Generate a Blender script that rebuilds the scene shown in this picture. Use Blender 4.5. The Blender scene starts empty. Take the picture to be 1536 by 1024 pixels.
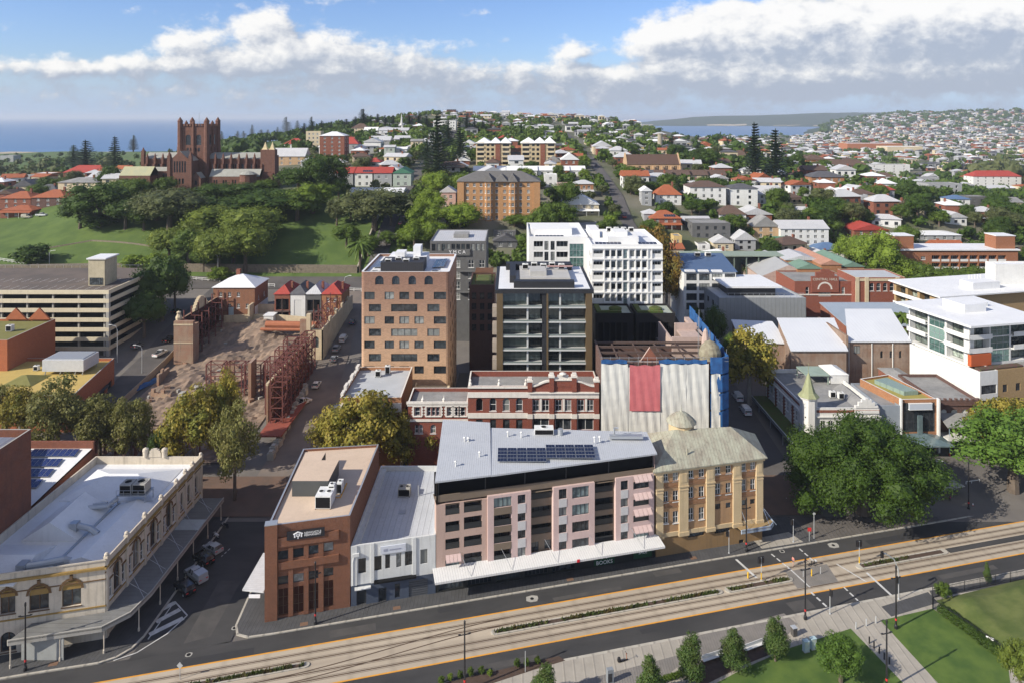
import bpy,math,random
import numpy as np
from mathutils import Vector,Matrix
random.seed(7)
sc=bpy.context.scene
COL=sc.collection
R=math.radians
# ---------------------------------------------------------------- camera, sun, sky, exposure
H,F,CX,HY=80.0,1050.0,768.0,176.0 # drone height, focal length (px of a 1536 px wide frame), principal column, horizon row
cam=bpy.data.cameras.new('camera');camo=bpy.data.objects.new('camera',cam);COL.objects.link(camo)
camo.location=(0,0,H);camo.rotation_euler=(R(90),0,0)
cam.sensor_width=36;cam.lens=36*F/1536;cam.shift_y=-(512-HY)/1536
cam.clip_start=1;cam.clip_end=200000
sc.camera=camo
SUN_EL,SUN_AZ,HAZE=31.0,242.8,.00008
sl=bpy.data.lights.new('sun','SUN');sl.energy=5.0;sl.angle=R(0.5);sl.color=(1.0,.925,.80)
so=bpy.data.objects.new('sun',sl);COL.objects.link(so)
sd=Vector((math.sin(R(SUN_AZ))*math.cos(R(SUN_EL)),math.cos(R(SUN_AZ))*math.cos(R(SUN_EL)),math.sin(R(SUN_EL))))
so.rotation_euler=sd.to_track_quat('Z','Y').to_euler();so.location=(-200,-100,300)
sc.view_settings.view_transform='Standard';sc.view_settings.look='None';sc.view_settings.exposure=0.36;sc.view_settings.gamma=1
sc.render.engine='CYCLES'
cy=sc.cycles
cy.max_bounces=5;cy.diffuse_bounces=2;cy.glossy_bounces=2;cy.transmission_bounces=3;cy.transparent_max_bounces=6;cy.volume_bounces=0
cy.use_denoising=True;cy.use_adaptive_sampling=True;cy.adaptive_threshold=0.02
cy.caustics_reflective=False;cy.caustics_refractive=False;cy.sample_clamp_indirect=4

class NT:
 """tiny node helper"""
 def __init__(s,tree):s.t=tree;s.n=tree.nodes;s.l=tree.links
 def add(s,typ,**kw):
  n=s.n.new(typ)
  for k,v in kw.items():setattr(n,k,v)
  return n
 def link(s,a,b):s.l.new(a,b)
 def put(s,sock,v):
  if hasattr(v,'is_output'):s.l.new(v,sock)
  else:sock.default_value=v
 def math(s,op,a,b=0.0,c=None,clamp=False):
  n=s.n.new('ShaderNodeMath');n.operation=op;n.use_clamp=clamp
  s.put(n.inputs[0],a);s.put(n.inputs[1],b)
  if c is not None:s.put(n.inputs[2],c)
  return n.outputs[0]
 def mix(s,f,a,b,blend='MIX'):
  n=s.n.new('ShaderNodeMix');n.data_type='RGBA';n.blend_type=blend
  s.put(n.inputs[0],f)
  for i,v in((6,a),(7,b)):s.put(n.inputs[i],v if hasattr(v,'is_output')else(*v[:3],1))
  return n.outputs[2]
 def ss(s,x,lo,hi):
  n=s.n.new('ShaderNodeMapRange');n.interpolation_type='SMOOTHSTEP'
  s.put(n.inputs[0],x);n.inputs[1].default_value=lo;n.inputs[2].default_value=hi
  return n.outputs[0]
 def noise(s,vec,scale,detail=4,rough=.55,dist=0):
  n=s.n.new('ShaderNodeTexNoise');s.put(n.inputs['Vector'],vec);n.inputs['Scale'].default_value=scale
  n.inputs['Detail'].default_value=detail;n.inputs['Roughness'].default_value=rough;n.inputs['Distortion'].default_value=dist
  return n
 def xyz(s,x,y,z=0.0):
  n=s.n.new('ShaderNodeCombineXYZ');s.put(n.inputs[0],x);s.put(n.inputs[1],y);s.put(n.inputs[2],z);return n.outputs[0]

wd=bpy.data.worlds.new('World');sc.world=wd;wd.use_nodes=True;wd.cycles.sampling_method='MANUAL';wd.cycles.sample_map_resolution=512
w=NT(wd.node_tree);w.n.clear()
sky=w.add('ShaderNodeTexSky',sky_type='NISHITA',sun_disc=False,sun_elevation=R(SUN_EL),sun_rotation=R(SUN_AZ),air_density=1.0,dust_density=.6,ozone_density=2.0,altitude=50)
tc=w.add('ShaderNodeTexCoord');sx=w.add('ShaderNodeSeparateXYZ');w.link(tc.outputs['Generated'],sx.inputs[0])
# clouds: a density field over azimuth and elevation of the sky ahead (units of 100 px of the photo only to write the bank positions down)
ydir=w.math('MAXIMUM',sx.outputs[1],.08)
cu=w.math('ADD',w.math('MULTIPLY',w.math('DIVIDE',sx.outputs[0],ydir),10.5),7.68)
cv=w.math('SUBTRACT',1.76,w.math('MULTIPLY',w.math('DIVIDE',sx.outputs[2],ydir),10.5))
g=bpy.data.node_groups.new('cloud_field','ShaderNodeTree')
for nm in 'XY':g.interface.new_socket(nm,in_out='INPUT',socket_type='NodeSocketFloat')
g.interface.new_socket('D',in_out='OUTPUT',socket_type='NodeSocketFloat')
q=NT(g);gi=q.add('NodeGroupInput');go_=q.add('NodeGroupOutput')
X0,Y0=gi.outputs[0],gi.outputs[1]
wob=q.noise(q.xyz(q.math('MULTIPLY',X0,.8),q.math('MULTIPLY',Y0,1.4),3.1),1.6,3)
sw=q.add('ShaderNodeSeparateXYZ');q.link(wob.outputs['Color'],sw.inputs[0])
X1=q.math('ADD',X0,q.math('MULTIPLY',q.math('SUBTRACT',sw.outputs[0],.5),.9))
Y1=q.math('ADD',Y0,q.math('MULTIPLY',q.math('SUBTRACT',sw.outputs[1],.5),.34))
tot=None
for(bx,by,rx,ry,wt)in[(2.75,.60,.55,.26,1.0),(4.0,.40,.55,.36,1.15),(4.75,.70,.8,.24,.85),(6.2,.82,1.0,.16,.75),(3.4,.95,2.4,.20,.75),(.6,.98,1.4,.16,.62),
                             (8.55,.72,.36,.18,.85),(9.9,.62,.70,.32,1.05),(11.1,.52,1.1,.46,1.15),(12.8,.60,1.7,.55,1.1),(15.0,.62,1.6,.60,1.1),(14.0,.08,2.6,.35,.85),(14.5,.3,2.4,.4,.6),
                             (17.5,.5,2,.7,1),(-2.5,.8,1.5,.4,.7),(5.6,-.02,1.3,.14,.42),(.1,.42,.6,.12,.38),(7.9,1.08,6.5,.18,.68),(12.5,1.2,4,.22,.7),(6.0,1.34,11,.17,.62),(6.9,.62,.8,.10,.36),(7.2,.2,1.5,.1,.3),(2.2,.15,1.2,.1,.28),(7.5,1.60,11,.16,.50)]:
 dx=q.math('MULTIPLY',q.math('SUBTRACT',X1,bx),1/rx);dy=q.math('MULTIPLY',q.math('SUBTRACT',Y1,by),1/ry)
 e=q.math('EXPONENT',q.math('MULTIPLY',q.math('ADD',q.math('MULTIPLY',dx,dx),q.math('MULTIPLY',dy,dy)),-1.0))
 e=q.math('MULTIPLY',e,wt);tot=e if tot is None else q.math('ADD',tot,e)
f1=q.noise(q.xyz(X0,q.math('MULTIPLY',Y0,1.7),0),1.7,8,.6,.25)
f2=q.noise(q.xyz(X0,q.math('MULTIPLY',Y0,1.25),7.7),4.2,6,.6,.1)
d=q.math('ADD',tot,q.math('ADD',q.math('MULTIPLY',q.math('SUBTRACT',f1.outputs[0],.5),1.5),q.math('MULTIPLY',q.math('SUBTRACT',f2.outputs[0],.5),.85)))
q.link(d,go_.inputs[0])
def field(x,y):
 n=w.add('ShaderNodeGroup');n.node_tree=g;w.put(n.inputs[0],x);w.put(n.inputs[1],y);return n.outputs[0]
d0=field(cu,cv)
d1=field(w.math('ADD',cu,-.20),w.math('ADD',cv,-.16))
alpha=w.ss(d0,.32,.92)
lit=w.math('ADD',.50,w.math('MULTIPLY',w.math('SUBTRACT',d0,d1),.95))
lit=w.math('SUBTRACT',lit,w.math('MULTIPLY',w.ss(cv,.55,1.35),.45))
lit=w.math('SUBTRACT',lit,w.math('MULTIPLY',w.ss(cu,11.2,15.5),.10))
lit=w.ss(lit,-.05,1.0)
ccol=w.mix(lit,(2.9,3.25,3.95),(6.9,6.75,6.5))
hz=w.ss(cv,.75,1.70)
tint=w.mix(1.0,sky.outputs[0],(.70,.80,1.08),'MULTIPLY')
skyc=w.mix(w.math('MULTIPLY',hz,.80),tint,(3.0,3.95,5.5))
ahead=w.ss(sx.outputs[1],.05,.3)
rest=w.noise(tc.outputs['Generated'],2.2,5,.55) # broken cloud added over the unseen sky, takes blue out of the shadows
over=w.math('MULTIPLY',w.ss(rest.outputs[0],.40,.62),w.math('SUBTRACT',.85,w.math('MULTIPLY',ahead,.85)))
col=w.mix(over,skyc,(4.3,4.2,4.1))
col=w.mix(w.math('MULTIPLY',w.math('MULTIPLY',alpha,ahead),.93),col,ccol)
bg=w.add('ShaderNodeBackground');bg.inputs[1].default_value=.118;w.link(col,bg.inputs[0])
wo=w.add('ShaderNodeOutputWorld');w.link(bg.outputs[0],wo.inputs[0])

# ---------------------------------------------------------------- terrain as a height function
TU=np.array([-2600,-900,0,200,400,560,650,768,900,1050,1200,1280,1350,1536,2300,4200],float)
TABLE={
 0:[0]*16,138:[0]*16,152:[1.5]*16,180:[3.5]*16,217:[6]*16,
 240:[10,10,10,9.5,10,9,9,8,8,7,6.5,6.5,6.5,6.5,6,6],
 285:[14,14,14,14,14,14,14,13,12.5,10.5,9.5,9,9,9,8,8],
 320:[20,20,21,27,27,28,32.5,32,30,25,19,16,14,13,10,10],
 365:[26,28,30,41,42,41,41,41,40,35,32,31,29,22,16,12],
 470:[24,27,30,38,46,49,50,49,48,44,40,38,32,23,18,12],
 600:[22,26,28,34,50,57,59,57,54,48,38,26,18,13,12,10],
 800:[18,22,26,28,51,66,71,67,61,50,30,16,10,9,9,9],
 1000:[10,14,20,22,46,72,81,77,69,46,24,12,8,8,8,8],
 1200:[2,6,12,14,32,70,82,82,74,44,20,10,8,7,8,8],
 1500:[-9,-6,3,5,10,50,60,71,76,36,14,8,7,7,8,8],
 1800:[-14,-14,-9,-8,-6,0,20,40,62,28,11,7,6,6,8,8],
 2300:[-15,-15,-14,-14,-14,-10,-8,-2,6,10,8,5,5,5,8,8],
 2750:[-15,-15,-15,-15,-15,-15,-12,-10,-9,-4,3,5,6,8,10,10],
 3200:[-15,-15,-15,-15,-15,-15,-14,-13,-12,-10,-6,32,45,40,30,20],
 3700:[-15,-15,-15,-15,-15,-15,-14,-14,-13,-12,-9,70,98,101,70,40],
 4400:[-15,-15,-15,-15,-15,-15,-14,-14,-14,-13,-10,50,95,96,90,60],
 5600:[-15,-15,-15,-15,-15,-15,-15,-15,-15,-14,-12,10,60,80,70,60],
 6400:[-15,-15,-15,-15,-15,-15,-15,-15,-15,-12,4,20,60,70,70,60],
 7200:[-15,-15,-15,-15,-15,-15,-15,-15,-12,84,112,126,130,130,120,100],
 8200:[-15,-15,-15,-15,-15,-15,-15,-15,-14,40,100,118,130,130,120,100],
 9500:[-20]*16}
TY=np.array(sorted(TABLE),float);TZ=np.array([TABLE[k]for k in sorted(TABLE)],float)
def Tz(x,y):
 """terrain height (vectorised)"""
 x=np.asarray(x,float);y=np.maximum(np.asarray(y,float),1)
 u=np.clip(CX+F*x/np.maximum(y,60),TU[0],TU[-1]-1e-6);yy=np.clip(y,TY[0],TY[-1]-1e-6)
 i=np.searchsorted(TU,u,'right')-1;j=np.searchsorted(TY,yy,'right')-1
 a=(u-TU[i])/(TU[i+1]-TU[i]);b=(yy-TY[j])/(TY[j+1]-TY[j])
 a=a*a*(3-2*a)*.5+a*.5
 z=(TZ[j,i]*(1-a)+TZ[j,i+1]*a)*(1-b)+(TZ[j+1,i]*(1-a)+TZ[j+1,i+1]*a)*b
 far=np.clip((y-420)/400,0,1)*(z>-3)
 z=z+far*(2.2*np.sin(x*.019+y*.007)*np.sin(y*.016-x*.005)+np.clip((y-2500)/1500,0,1)*9*np.sin(x*.0062+1)*np.sin(y*.0047))
 return z
def tz(x,y):return float(Tz(x,y))
def U(px,py,z):
 """the point at height z seen at a pixel of the photograph"""
 Y=F*(H-z)/(py-HY);return((px-CX)*Y/F,Y)
_ys=np.concatenate([np.arange(80,700,.5),np.arange(700,9000,4.)])
def G(px,py):
 """the point of the terrain seen at a pixel of the photograph"""
 rz=H-(py-HY)*_ys/F;t=Tz((px-CX)*_ys/F,_ys)
 k=np.nonzero(t>=rz)[0]
 Y=float(_ys[k[0]])if len(k)else 9000.
 x=(px-CX)*Y/F
 return x,Y,tz(x,Y)

# ---------------------------------------------------------------- mesh builder
class MB:
 def __init__(s):s.v=[];s.f=[];s.m=[]
 def poly(s,pts,m=0):
  k=len(s.v);s.v+=[tuple(p)for p in pts];s.f.append(tuple(range(k,k+len(pts))));s.m.append(m);return s
 def box(s,x0,x1,y0,y1,z0,z1,m=0,bottom=True,top=True):
  k=len(s.v);s.v+=[(x,y,z)for z in(z0,z1)for x,y in((x0,y0),(x1,y0),(x1,y1),(x0,y1))]
  fs=[(0,1,5,4),(1,2,6,5),(2,3,7,6),(3,0,4,7)]
  if top:fs.append((4,5,6,7))
  if bottom:fs.append((3,2,1,0))
  s.f+=[tuple(k+i for i in q)for q in fs];s.m+=[m]*len(fs);return s
 def prism(s,foot,z0,z1,m=0,mt=None,bottom=False,top=True):
  n=len(foot);k=len(s.v)
  s.v+=[(p[0],p[1],z0)for p in foot]+[(p[0],p[1],z1)for p in foot]
  for i in range(n):j=(i+1)%n;s.f.append((k+i,k+j,k+n+j,k+n+i));s.m.append(m)
  if top:s.f.append(tuple(range(k+n,k+2*n)));s.m.append(m if mt is None else mt)
  if bottom:s.f.append(tuple(range(k+n-1,k-1,-1)));s.m.append(m)
  return s
 def beam(s,p,q,w=.1,h=None,m=0,n=4):
  """a straight bar from p to q of n sides"""
  p=Vector(p);q=Vector(q);d=(q-p)
  if d.length<1e-6:return s
  d.normalize();up=Vector((0,0,1))if abs(d.z)<.95 else Vector((1,0,0))
  a=d.cross(up).normalized();b=a.cross(d).normalized();h=h or w
  k=len(s.v)
  for c in(p,q):
   for i in range(n):
    t=2*math.pi*(i+.5)/n;r=math.sqrt(2)if n==4 else 1
    s.v.append(tuple(c+a*math.cos(t)*w/2*r+b*math.sin(t)*h/2*r))
  for i in range(n):j=(i+1)%n;s.f.append((k+i,k+j,k+n+j,k+n+i));s.m.append(m)
  s.f.append(tuple(range(k+n-1,k-1,-1)));s.f.append(tuple(range(k+n,k+2*n)));s.m+=[m,m];return s
 def tube(s,pts,rad,n=8,m=0,cap=True):
  k=len(s.v)
  for i,p in enumerate(pts):
   p=Vector(p);d=(Vector(pts[min(i+1,len(pts)-1)])-Vector(pts[max(i-1,0)])).normalized()
   up=Vector((0,0,1))if abs(d.z)<.9 else Vector((0,1,0));a=d.cross(up).normalized();b=a.cross(d)
   r=rad[i]if hasattr(rad,'__len__')else rad
   s.v+=[tuple(p+(a*math.cos(2*math.pi*j/n)+b*math.sin(2*math.pi*j/n))*r)for j in range(n)]
  for i in range(len(pts)-1):
   for j in range(n):j2=(j+1)%n;s.f.append((k+i*n+j,k+i*n+j2,k+(i+1)*n+j2,k+(i+1)*n+j));s.m.append(m)
  if cap:
   e=k+(len(pts)-1)*n;s.f.append(tuple(range(e,e+n)));s.m.append(m);s.f.append(tuple(range(k+n-1,k-1,-1)));s.m.append(m)
  return s
 def lathe(s,prof,cx=0,cy=0,n=16,m=0,a0=0.):
  k=len(s.v)
  for r,z in prof:s.v+=[(cx+r*math.cos(a0+2*math.pi*j/n),cy+r*math.sin(a0+2*math.pi*j/n),z)for j in range(n)]
  for i in range(len(prof)-1):
   for j in range(n):j2=(j+1)%n;s.f.append((k+i*n+j,k+i*n+j2,k+(i+1)*n+j2,k+(i+1)*n+j));s.m.append(m)
  return s
 def hip(s,x0,x1,y0,y1,z,h,ov=.4,m=0,th=.15,gable=False):
  """hip or gable roof, ridge along the longer side (gable='x'/'y' sets the ridge direction)"""
  x0-=ov;x1+=ov;y0-=ov;y1+=ov;k=len(s.v)
  along=(x1-x0)>=(y1-y0)
  if gable in('x','y'):along=gable=='x'
  if along:
   r=0 if gable else min((y1-y0)/2,(x1-x0)/2);a=(x0+r,(y0+y1)/2,z+h);b=(x1-r,(y0+y1)/2,z+h)
  else:
   r=0 if gable else min((x1-x0)/2,(y1-y0)/2);a=((x0+x1)/2,y0+r,z+h);b=((x0+x1)/2,y1-r,z+h)
  c=[(x0,y0,z),(x1,y0,z),(x1,y1,z),(x0,y1,z)];lo=[(p[0],p[1],z-th)for p in c]
  s.v+=c+[a,b]+lo
  fs=[(0,1,5,4),(1,2,5),(2,3,4,5),(3,0,4)]if along else[(0,1,4),(1,2,5,4),(2,3,5),(3,0,4,5)]
  fs+=[(6,7,1,0),(7,8,2,1),(8,9,3,2),(9,6,0,3),(9,8,7,6)]
  s.f+=[tuple(k+i for i in q)for q in fs];s.m+=[m]*len(fs);return s
 def mesh(s,name,mats):
  me=bpy.data.meshes.new(name);me.from_pydata(s.v,[],s.f)
  for m in mats:me.materials.append(m)
  if len(mats)>1:me.polygons.foreach_set('material_index',s.m)
  me.update();return me
 def build(s,name,mats,parent=None,loc=None,rz=0):
  if not isinstance(mats,(list,tuple)):mats=[mats]
  return put(name,s.mesh(name,mats),parent,loc,rz)
def put(name,me,parent=None,loc=None,rz=0):
 o=bpy.data.objects.new(name,me);COL.objects.link(o)
 if parent is not None:o.parent=parent
 if loc is not None:o.location=loc
 if rz:o.rotation_euler=(0,0,rz)
 return o
def tag(o,label=None,cat=None,group=None,kind=None):
 for k,v in(('label',label),('category',cat),('group',group),('kind',kind)):
  if v:o[k]=v
 return o
def thing(name,label,cat,loc=(0,0,0),rz=0,group=None):
 o=bpy.data.objects.new(name,None);COL.objects.link(o);o.location=loc;o.rotation_euler=(0,0,rz);o.empty_display_size=.5
 return tag(o,label,cat,group)
def dup(o,loc=None,rz=None,label=None,group=None,parent=None,sc_=None):
 """a thing with copies of its parts and sub-parts"""
 c=o.copy();COL.objects.link(c)
 if parent is not None:c.parent=parent
 if loc is not None:c.location=loc
 if rz is not None:c.rotation_euler=(0,0,rz)
 if sc_ is not None:c.scale=sc_
 if label:c['label']=label
 if group:c['group']=group
 for ch in KIDS.setdefault(o.name,list(o.children)):dup(ch,parent=c)
 return c
KIDS={}

# ---------------------------------------------------------------- materials
MATS={}
def mat(name,col,col2=None,rough=.85,scale=.6,amt=.6,stretch=None,spec=.3,metal=0,stripe=None,bump=0,bscale=8,course=None,grime=.0):
 """one procedural surface: two colours mixed by noise, optional stripes (axis, period, dark), masonry courses (height, length) and vertical grime streaks"""
 if name in MATS:return MATS[name]
 m=bpy.data.materials.new(name);m.use_nodes=True;t=NT(m.node_tree);t.n.clear();MATS[name]=m
 out=t.add('ShaderNodeOutputMaterial');p=t.add('ShaderNodeBsdfPrincipled');t.link(p.outputs[0],out.inputs[0])
 tc=t.add('ShaderNodeTexCoord');v=tc.outputs['Object']
 if stretch:
  mp=t.add('ShaderNodeMapping');mp.inputs['Scale'].default_value=stretch;t.link(v,mp.inputs[0]);vn=mp.outputs[0]
 else:vn=v
 col2=col2 or tuple(c*.72 for c in col)
 n=t.noise(vn,scale,5,.6);f=t.ss(n.outputs[0],.3,.72)
 c=t.mix(t.math('MULTIPLY',f,amt),col,col2)
 fine=t.noise(v,5.5,3,.6)
 c=t.mix(t.math('MULTIPLY',t.math('SUBTRACT',fine.outputs[0],.32,clamp=True),.42),c,tuple(x*.45 for x in col))
 sp=None
 if stripe or course:sp=t.add('ShaderNodeSeparateXYZ');t.link(v,sp.inputs[0])
 hgt=None
 if stripe:
  ax,per,dk=stripe
  s_=sp.outputs['xyz'.index(ax)]if ax in 'xyz' else t.math('ADD',sp.outputs[0],sp.outputs[1])
  fr=t.math('FRACT',t.math('MULTIPLY',s_,1/per));band=t.math('ABSOLUTE',t.math('SUBTRACT',fr,.5))
  e=t.ss(band,.36,.5);hgt=e
  c=t.mix(t.math('MULTIPLY',e,dk),c,tuple(x*.4 for x in col))
 if course:
  ch,cl=course
  row=t.math('FLOOR',t.math('MULTIPLY',sp.outputs[2],1/ch));along=t.math('ADD',sp.outputs[0],sp.outputs[1])
  colu=t.math('FLOOR',t.math('ADD',t.math('MULTIPLY',along,1/cl),t.math('MULTIPLY',row,.5)))
  wn=t.add('ShaderNodeTexWhiteNoise',noise_dimensions='2D');t.link(t.xyz(row,colu),wn.inputs[0])
  c=t.mix(t.math('MULTIPLY',wn.outputs[0],.42),c,tuple(x*.5 for x in col2))
  j=t.math('FRACT',t.math('MULTIPLY',sp.outputs[2],1/ch));c=t.mix(t.math('MULTIPLY',t.ss(j,.8,.95),.25),c,(.5,.46,.42))
 if grime:
  mp2=t.add('ShaderNodeMapping');mp2.inputs['Scale'].default_value=(1.3,1.3,.09);t.link(v,mp2.inputs[0])
  gn=t.noise(mp2.outputs[0],1.2,5,.65);c=t.mix(t.math('MULTIPLY',t.ss(gn.outputs[0],.48,.75),grime),c,(.05,.045,.04))
 t.link(c,p.inputs['Base Color']);p.inputs['Roughness'].default_value=rough;p.inputs['Metallic'].default_value=metal
 p.inputs['Specular IOR Level'].default_value=spec
 if bump or hgt is not None:
  b=t.add('ShaderNodeBump');b.inputs['Strength'].default_value=bump or.5;b.inputs['Distance'].default_value=.05
  src=hgt if hgt is not None else t.noise(v,bscale,4).outputs[0]
  t.link(src,b.inputs['Height']);t.link(b.outputs[0],p.inputs['Normal'])
 return m
def glass(name,col=(.02,.025,.03),rough=.06,spec=.6,var=.5):
 if name in MATS:return MATS[name]
 m=bpy.data.materials.new(name);m.use_nodes=True;t=NT(m.node_tree);p=t.n['Principled BSDF'];MATS[name]=m
 oi=t.add('ShaderNodeObjectInfo');tc=t.add('ShaderNodeTexCoord')
 n=t.noise(tc.outputs['Object'],1.1,3);f=t.math('MULTIPLY',t.math('MULTIPLY',t.ss(n.outputs[0],.45,.6),oi.outputs['Random']),var)
 t.link(t.mix(f,col,tuple(min(1,c*3+.06)for c in col)),p.inputs['Base Color'])
 p.inputs['Roughness'].default_value=rough;p.inputs['Specular IOR Level'].default_value=spec
 return m
def leafmat(name,c1,c2,c3,trans=.3):
 """foliage: colour varies from leaf clump to leaf clump and from plant to plant"""
 if name in MATS:return MATS[name]
 m=bpy.data.materials.new(name);m.use_nodes=True;t=NT(m.node_tree);t.n.clear();MATS[name]=m
 out=t.add('ShaderNodeOutputMaterial');ge=t.add('ShaderNodeNewGeometry');oi=t.add('ShaderNodeObjectInfo');tc=t.add('ShaderNodeTexCoord')
 n=t.noise(tc.outputs['Object'],.45,3)
 c=t.mix(ge.outputs['Random Per Island'],c1,c2)
 c=t.mix(t.ss(n.outputs[0],.42,.66),c,c3)
 c=t.mix(t.math('MULTIPLY',oi.outputs['Random'],.45),c,tuple(x*.5 for x in c1))
 a=t.add('ShaderNodeBsdfPrincipled');t.link(c,a.inputs['Base Color']);a.inputs['Roughness'].default_value=.6;a.inputs['Specular IOR Level'].default_value=.25
 b=t.add('ShaderNodeBsdfTranslucent');t.link(t.mix(.5,c,c2),b.inputs[0])
 mx=t.add('ShaderNodeMixShader');mx.inputs[0].default_value=trans;t.link(a.outputs[0],mx.inputs[1]);t.link(b.outputs[0],mx.inputs[2]);t.link(mx.outputs[0],out.inputs[0])
 return m
def plain(name,col,rough=.6,spec=.4,metal=0,emit=0):
 if name in MATS:return MATS[name]
 m=bpy.data.materials.new(name);m.use_nodes=True;p=m.node_tree.nodes['Principled BSDF'];MATS[name]=m
 p.inputs['Base Color'].default_value=(*col,1);p.inputs['Roughness'].default_value=rough;p.inputs['Specular IOR Level'].default_value=spec;p.inputs['Metallic'].default_value=metal
 return m
GL=[glass('glass_dark'),glass('glass_dim',(.045,.055,.06)),glass('glass_blind',(.20,.21,.20),.25,.5,.3)]
GREEN_GL=[glass('glass_green',(.05,.10,.09)),glass('glass_green_pale',(.16,.25,.22),.15,.5)]
WHITE=mat('white_paint',(.72,.72,.70),(.6,.6,.58),grime=.12);FRAME_W=plain('frame_white',(.7,.7,.68));FRAME_D=plain('frame_dark',(.035,.035,.038))
FRAME_B=plain('frame_brown',(.10,.055,.03));DARK=plain('dark_void',(.012,.012,.013),.9,.1);METAL=plain('galvanised',(.42,.44,.46),.45,.5,.5)
ZINC=mat('roof_zinc',(.53,.53,.54),(.44,.45,.46),.55,.25,.6,stripe=('x',.76,.25),grime=.16);ZINC_Y=mat('roof_zinc_cross',(.50,.52,.55),(.42,.44,.47),.55,.25,.5,stripe=('y',.76,.25))
ROOFWHITE=mat('roof_white',(.76,.765,.77),(.66,.67,.68),.6,.3,.6,grime=.10);MEMBRANE=mat('roof_grey',(.30,.295,.285),(.20,.20,.20),.9,.25,.9,grime=.3)
TERRAC=mat('roof_terracotta',(.36,.115,.05),(.27,.085,.045),.8,.8,.8,stripe=('z',.3,.3));REDROOF=mat('roof_red',(.38,.06,.045),(.28,.05,.04),.7,.6,.7)
SLATE=mat('roof_slate',(.11,.11,.12),(.07,.07,.08),.75,.7,.7,stripe=('z',.3,.3));BROWNROOF=mat('roof_brown',(.13,.085,.065),(.09,.06,.05),.8,.8,.7,stripe=('z',.3,.3))
BRICK=mat('brick_red',(.27,.095,.055),(.20,.07,.045),.9,1.2,.6,course=(.086,.24),grime=.15);BRICK_O=mat('brick_orange',(.40,.19,.085),(.32,.14,.07),.9,1.2,.6,course=(.086,.24),grime=.12)
BRICK_D=mat('brick_dark',(.13,.07,.055),(.10,.055,.05),.9,1.2,.6,course=(.086,.24));CREAM=mat('render_cream',(.62,.53,.37),(.52,.43,.29),grime=.2);CONC=mat('concrete',(.40,.385,.35),(.31,.30,.27),.9,.35,.7,grime=.12)
PV=mat('solar_panel',(.012,.016,.04),(.010,.013,.03),.15,.5,.5,spec=.6);WATERM=None
def rnd(a,b):return random.uniform(a,b)
# ---------------------------------------------------------------- ground: one terrain sheet, then streets, tramway, paths, lawns laid on it
ASPHALT=mat('asphalt',(.064,.062,.061),(.038,.038,.039),.92,.22,.9,stretch=(.35,1,1),spec=.25)
ASPHALT_OLD=mat('asphalt_old',(.115,.105,.10),(.075,.07,.068),.95,.12,.9)
PAVE_D=mat('pavers_dark',(.085,.085,.088),(.06,.06,.062),.9,.5,.8,stripe=('x',.6,.3));PAVE_L=mat('pavers_pale',(.40,.365,.31),(.30,.275,.235),.9,.3,.8,stripe=('x',1.5,.22))
PAVE_G=mat('pavers_grey',(.23,.21,.19),(.17,.16,.145),.9,.5,.8,stripe=('x',.4,.3));PAVE_B=mat('pavers_brown',(.15,.095,.07),(.10,.075,.06),.95,.3,.8)
KERB=mat('kerb_concrete',(.46,.43,.37),(.36,.33,.28),.9,.6,.7,stripe=('x',2.4,.5));SLAB=mat('tram_slab',(.47,.40,.31),(.34,.285,.22),.9,.10,.9,stretch=(.25,3.0,1),stripe=('x',6.0,.22),bump=.1)
RAILSTEEL=mat('rail_steel',(.13,.085,.055),(.07,.055,.045),.55,1,.6,metal=.3);PAINT_O=mat('line_orange',(.72,.33,.035),(.55,.26,.04),.8,.8,.7);PAINT_W=mat('line_white',(.62,.62,.6),(.40,.40,.38),.85,1.2,.9)
GRASS=mat('lawn',(.10,.155,.03),(.052,.10,.02),.95,.3,1.0,bump=.35,bscale=14);GRASS_R=mat('rough_grass',(.13,.15,.045),(.06,.09,.02),.95,.35,.9,bump=.8,bscale=5)
PARKGRASS=mat('park_grass',(.10,.15,.034),(.058,.10,.024),.95,.12,.9,bump=.3,bscale=6);SUBURB=mat('suburb_ground',(.075,.095,.04),(.20,.18,.15),.95,.035,.9);URBAN=mat('urban_ground',(.17,.155,.14),(.11,.10,.095),.95,.08,.9)
FARLAND=mat('far_land',(.05,.075,.045),(.035,.055,.035),.95,.008,.9);SAND=mat('beach_sand',(.45,.38,.27),None,.95,.03,.6);DIRT=mat('site_dirt',(.285,.205,.15),(.15,.115,.09),.97,.3,1.0,bump=1.0,bscale=2.2);MULCH=mat('mulch',(.09,.06,.045),(.06,.04,.03),.95,1.5,.8,bump=.6)
def struct(name,mb,mats,loc=None,rz=0):return tag(mb.build(name,mats,None,loc,rz),kind='structure')

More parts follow.
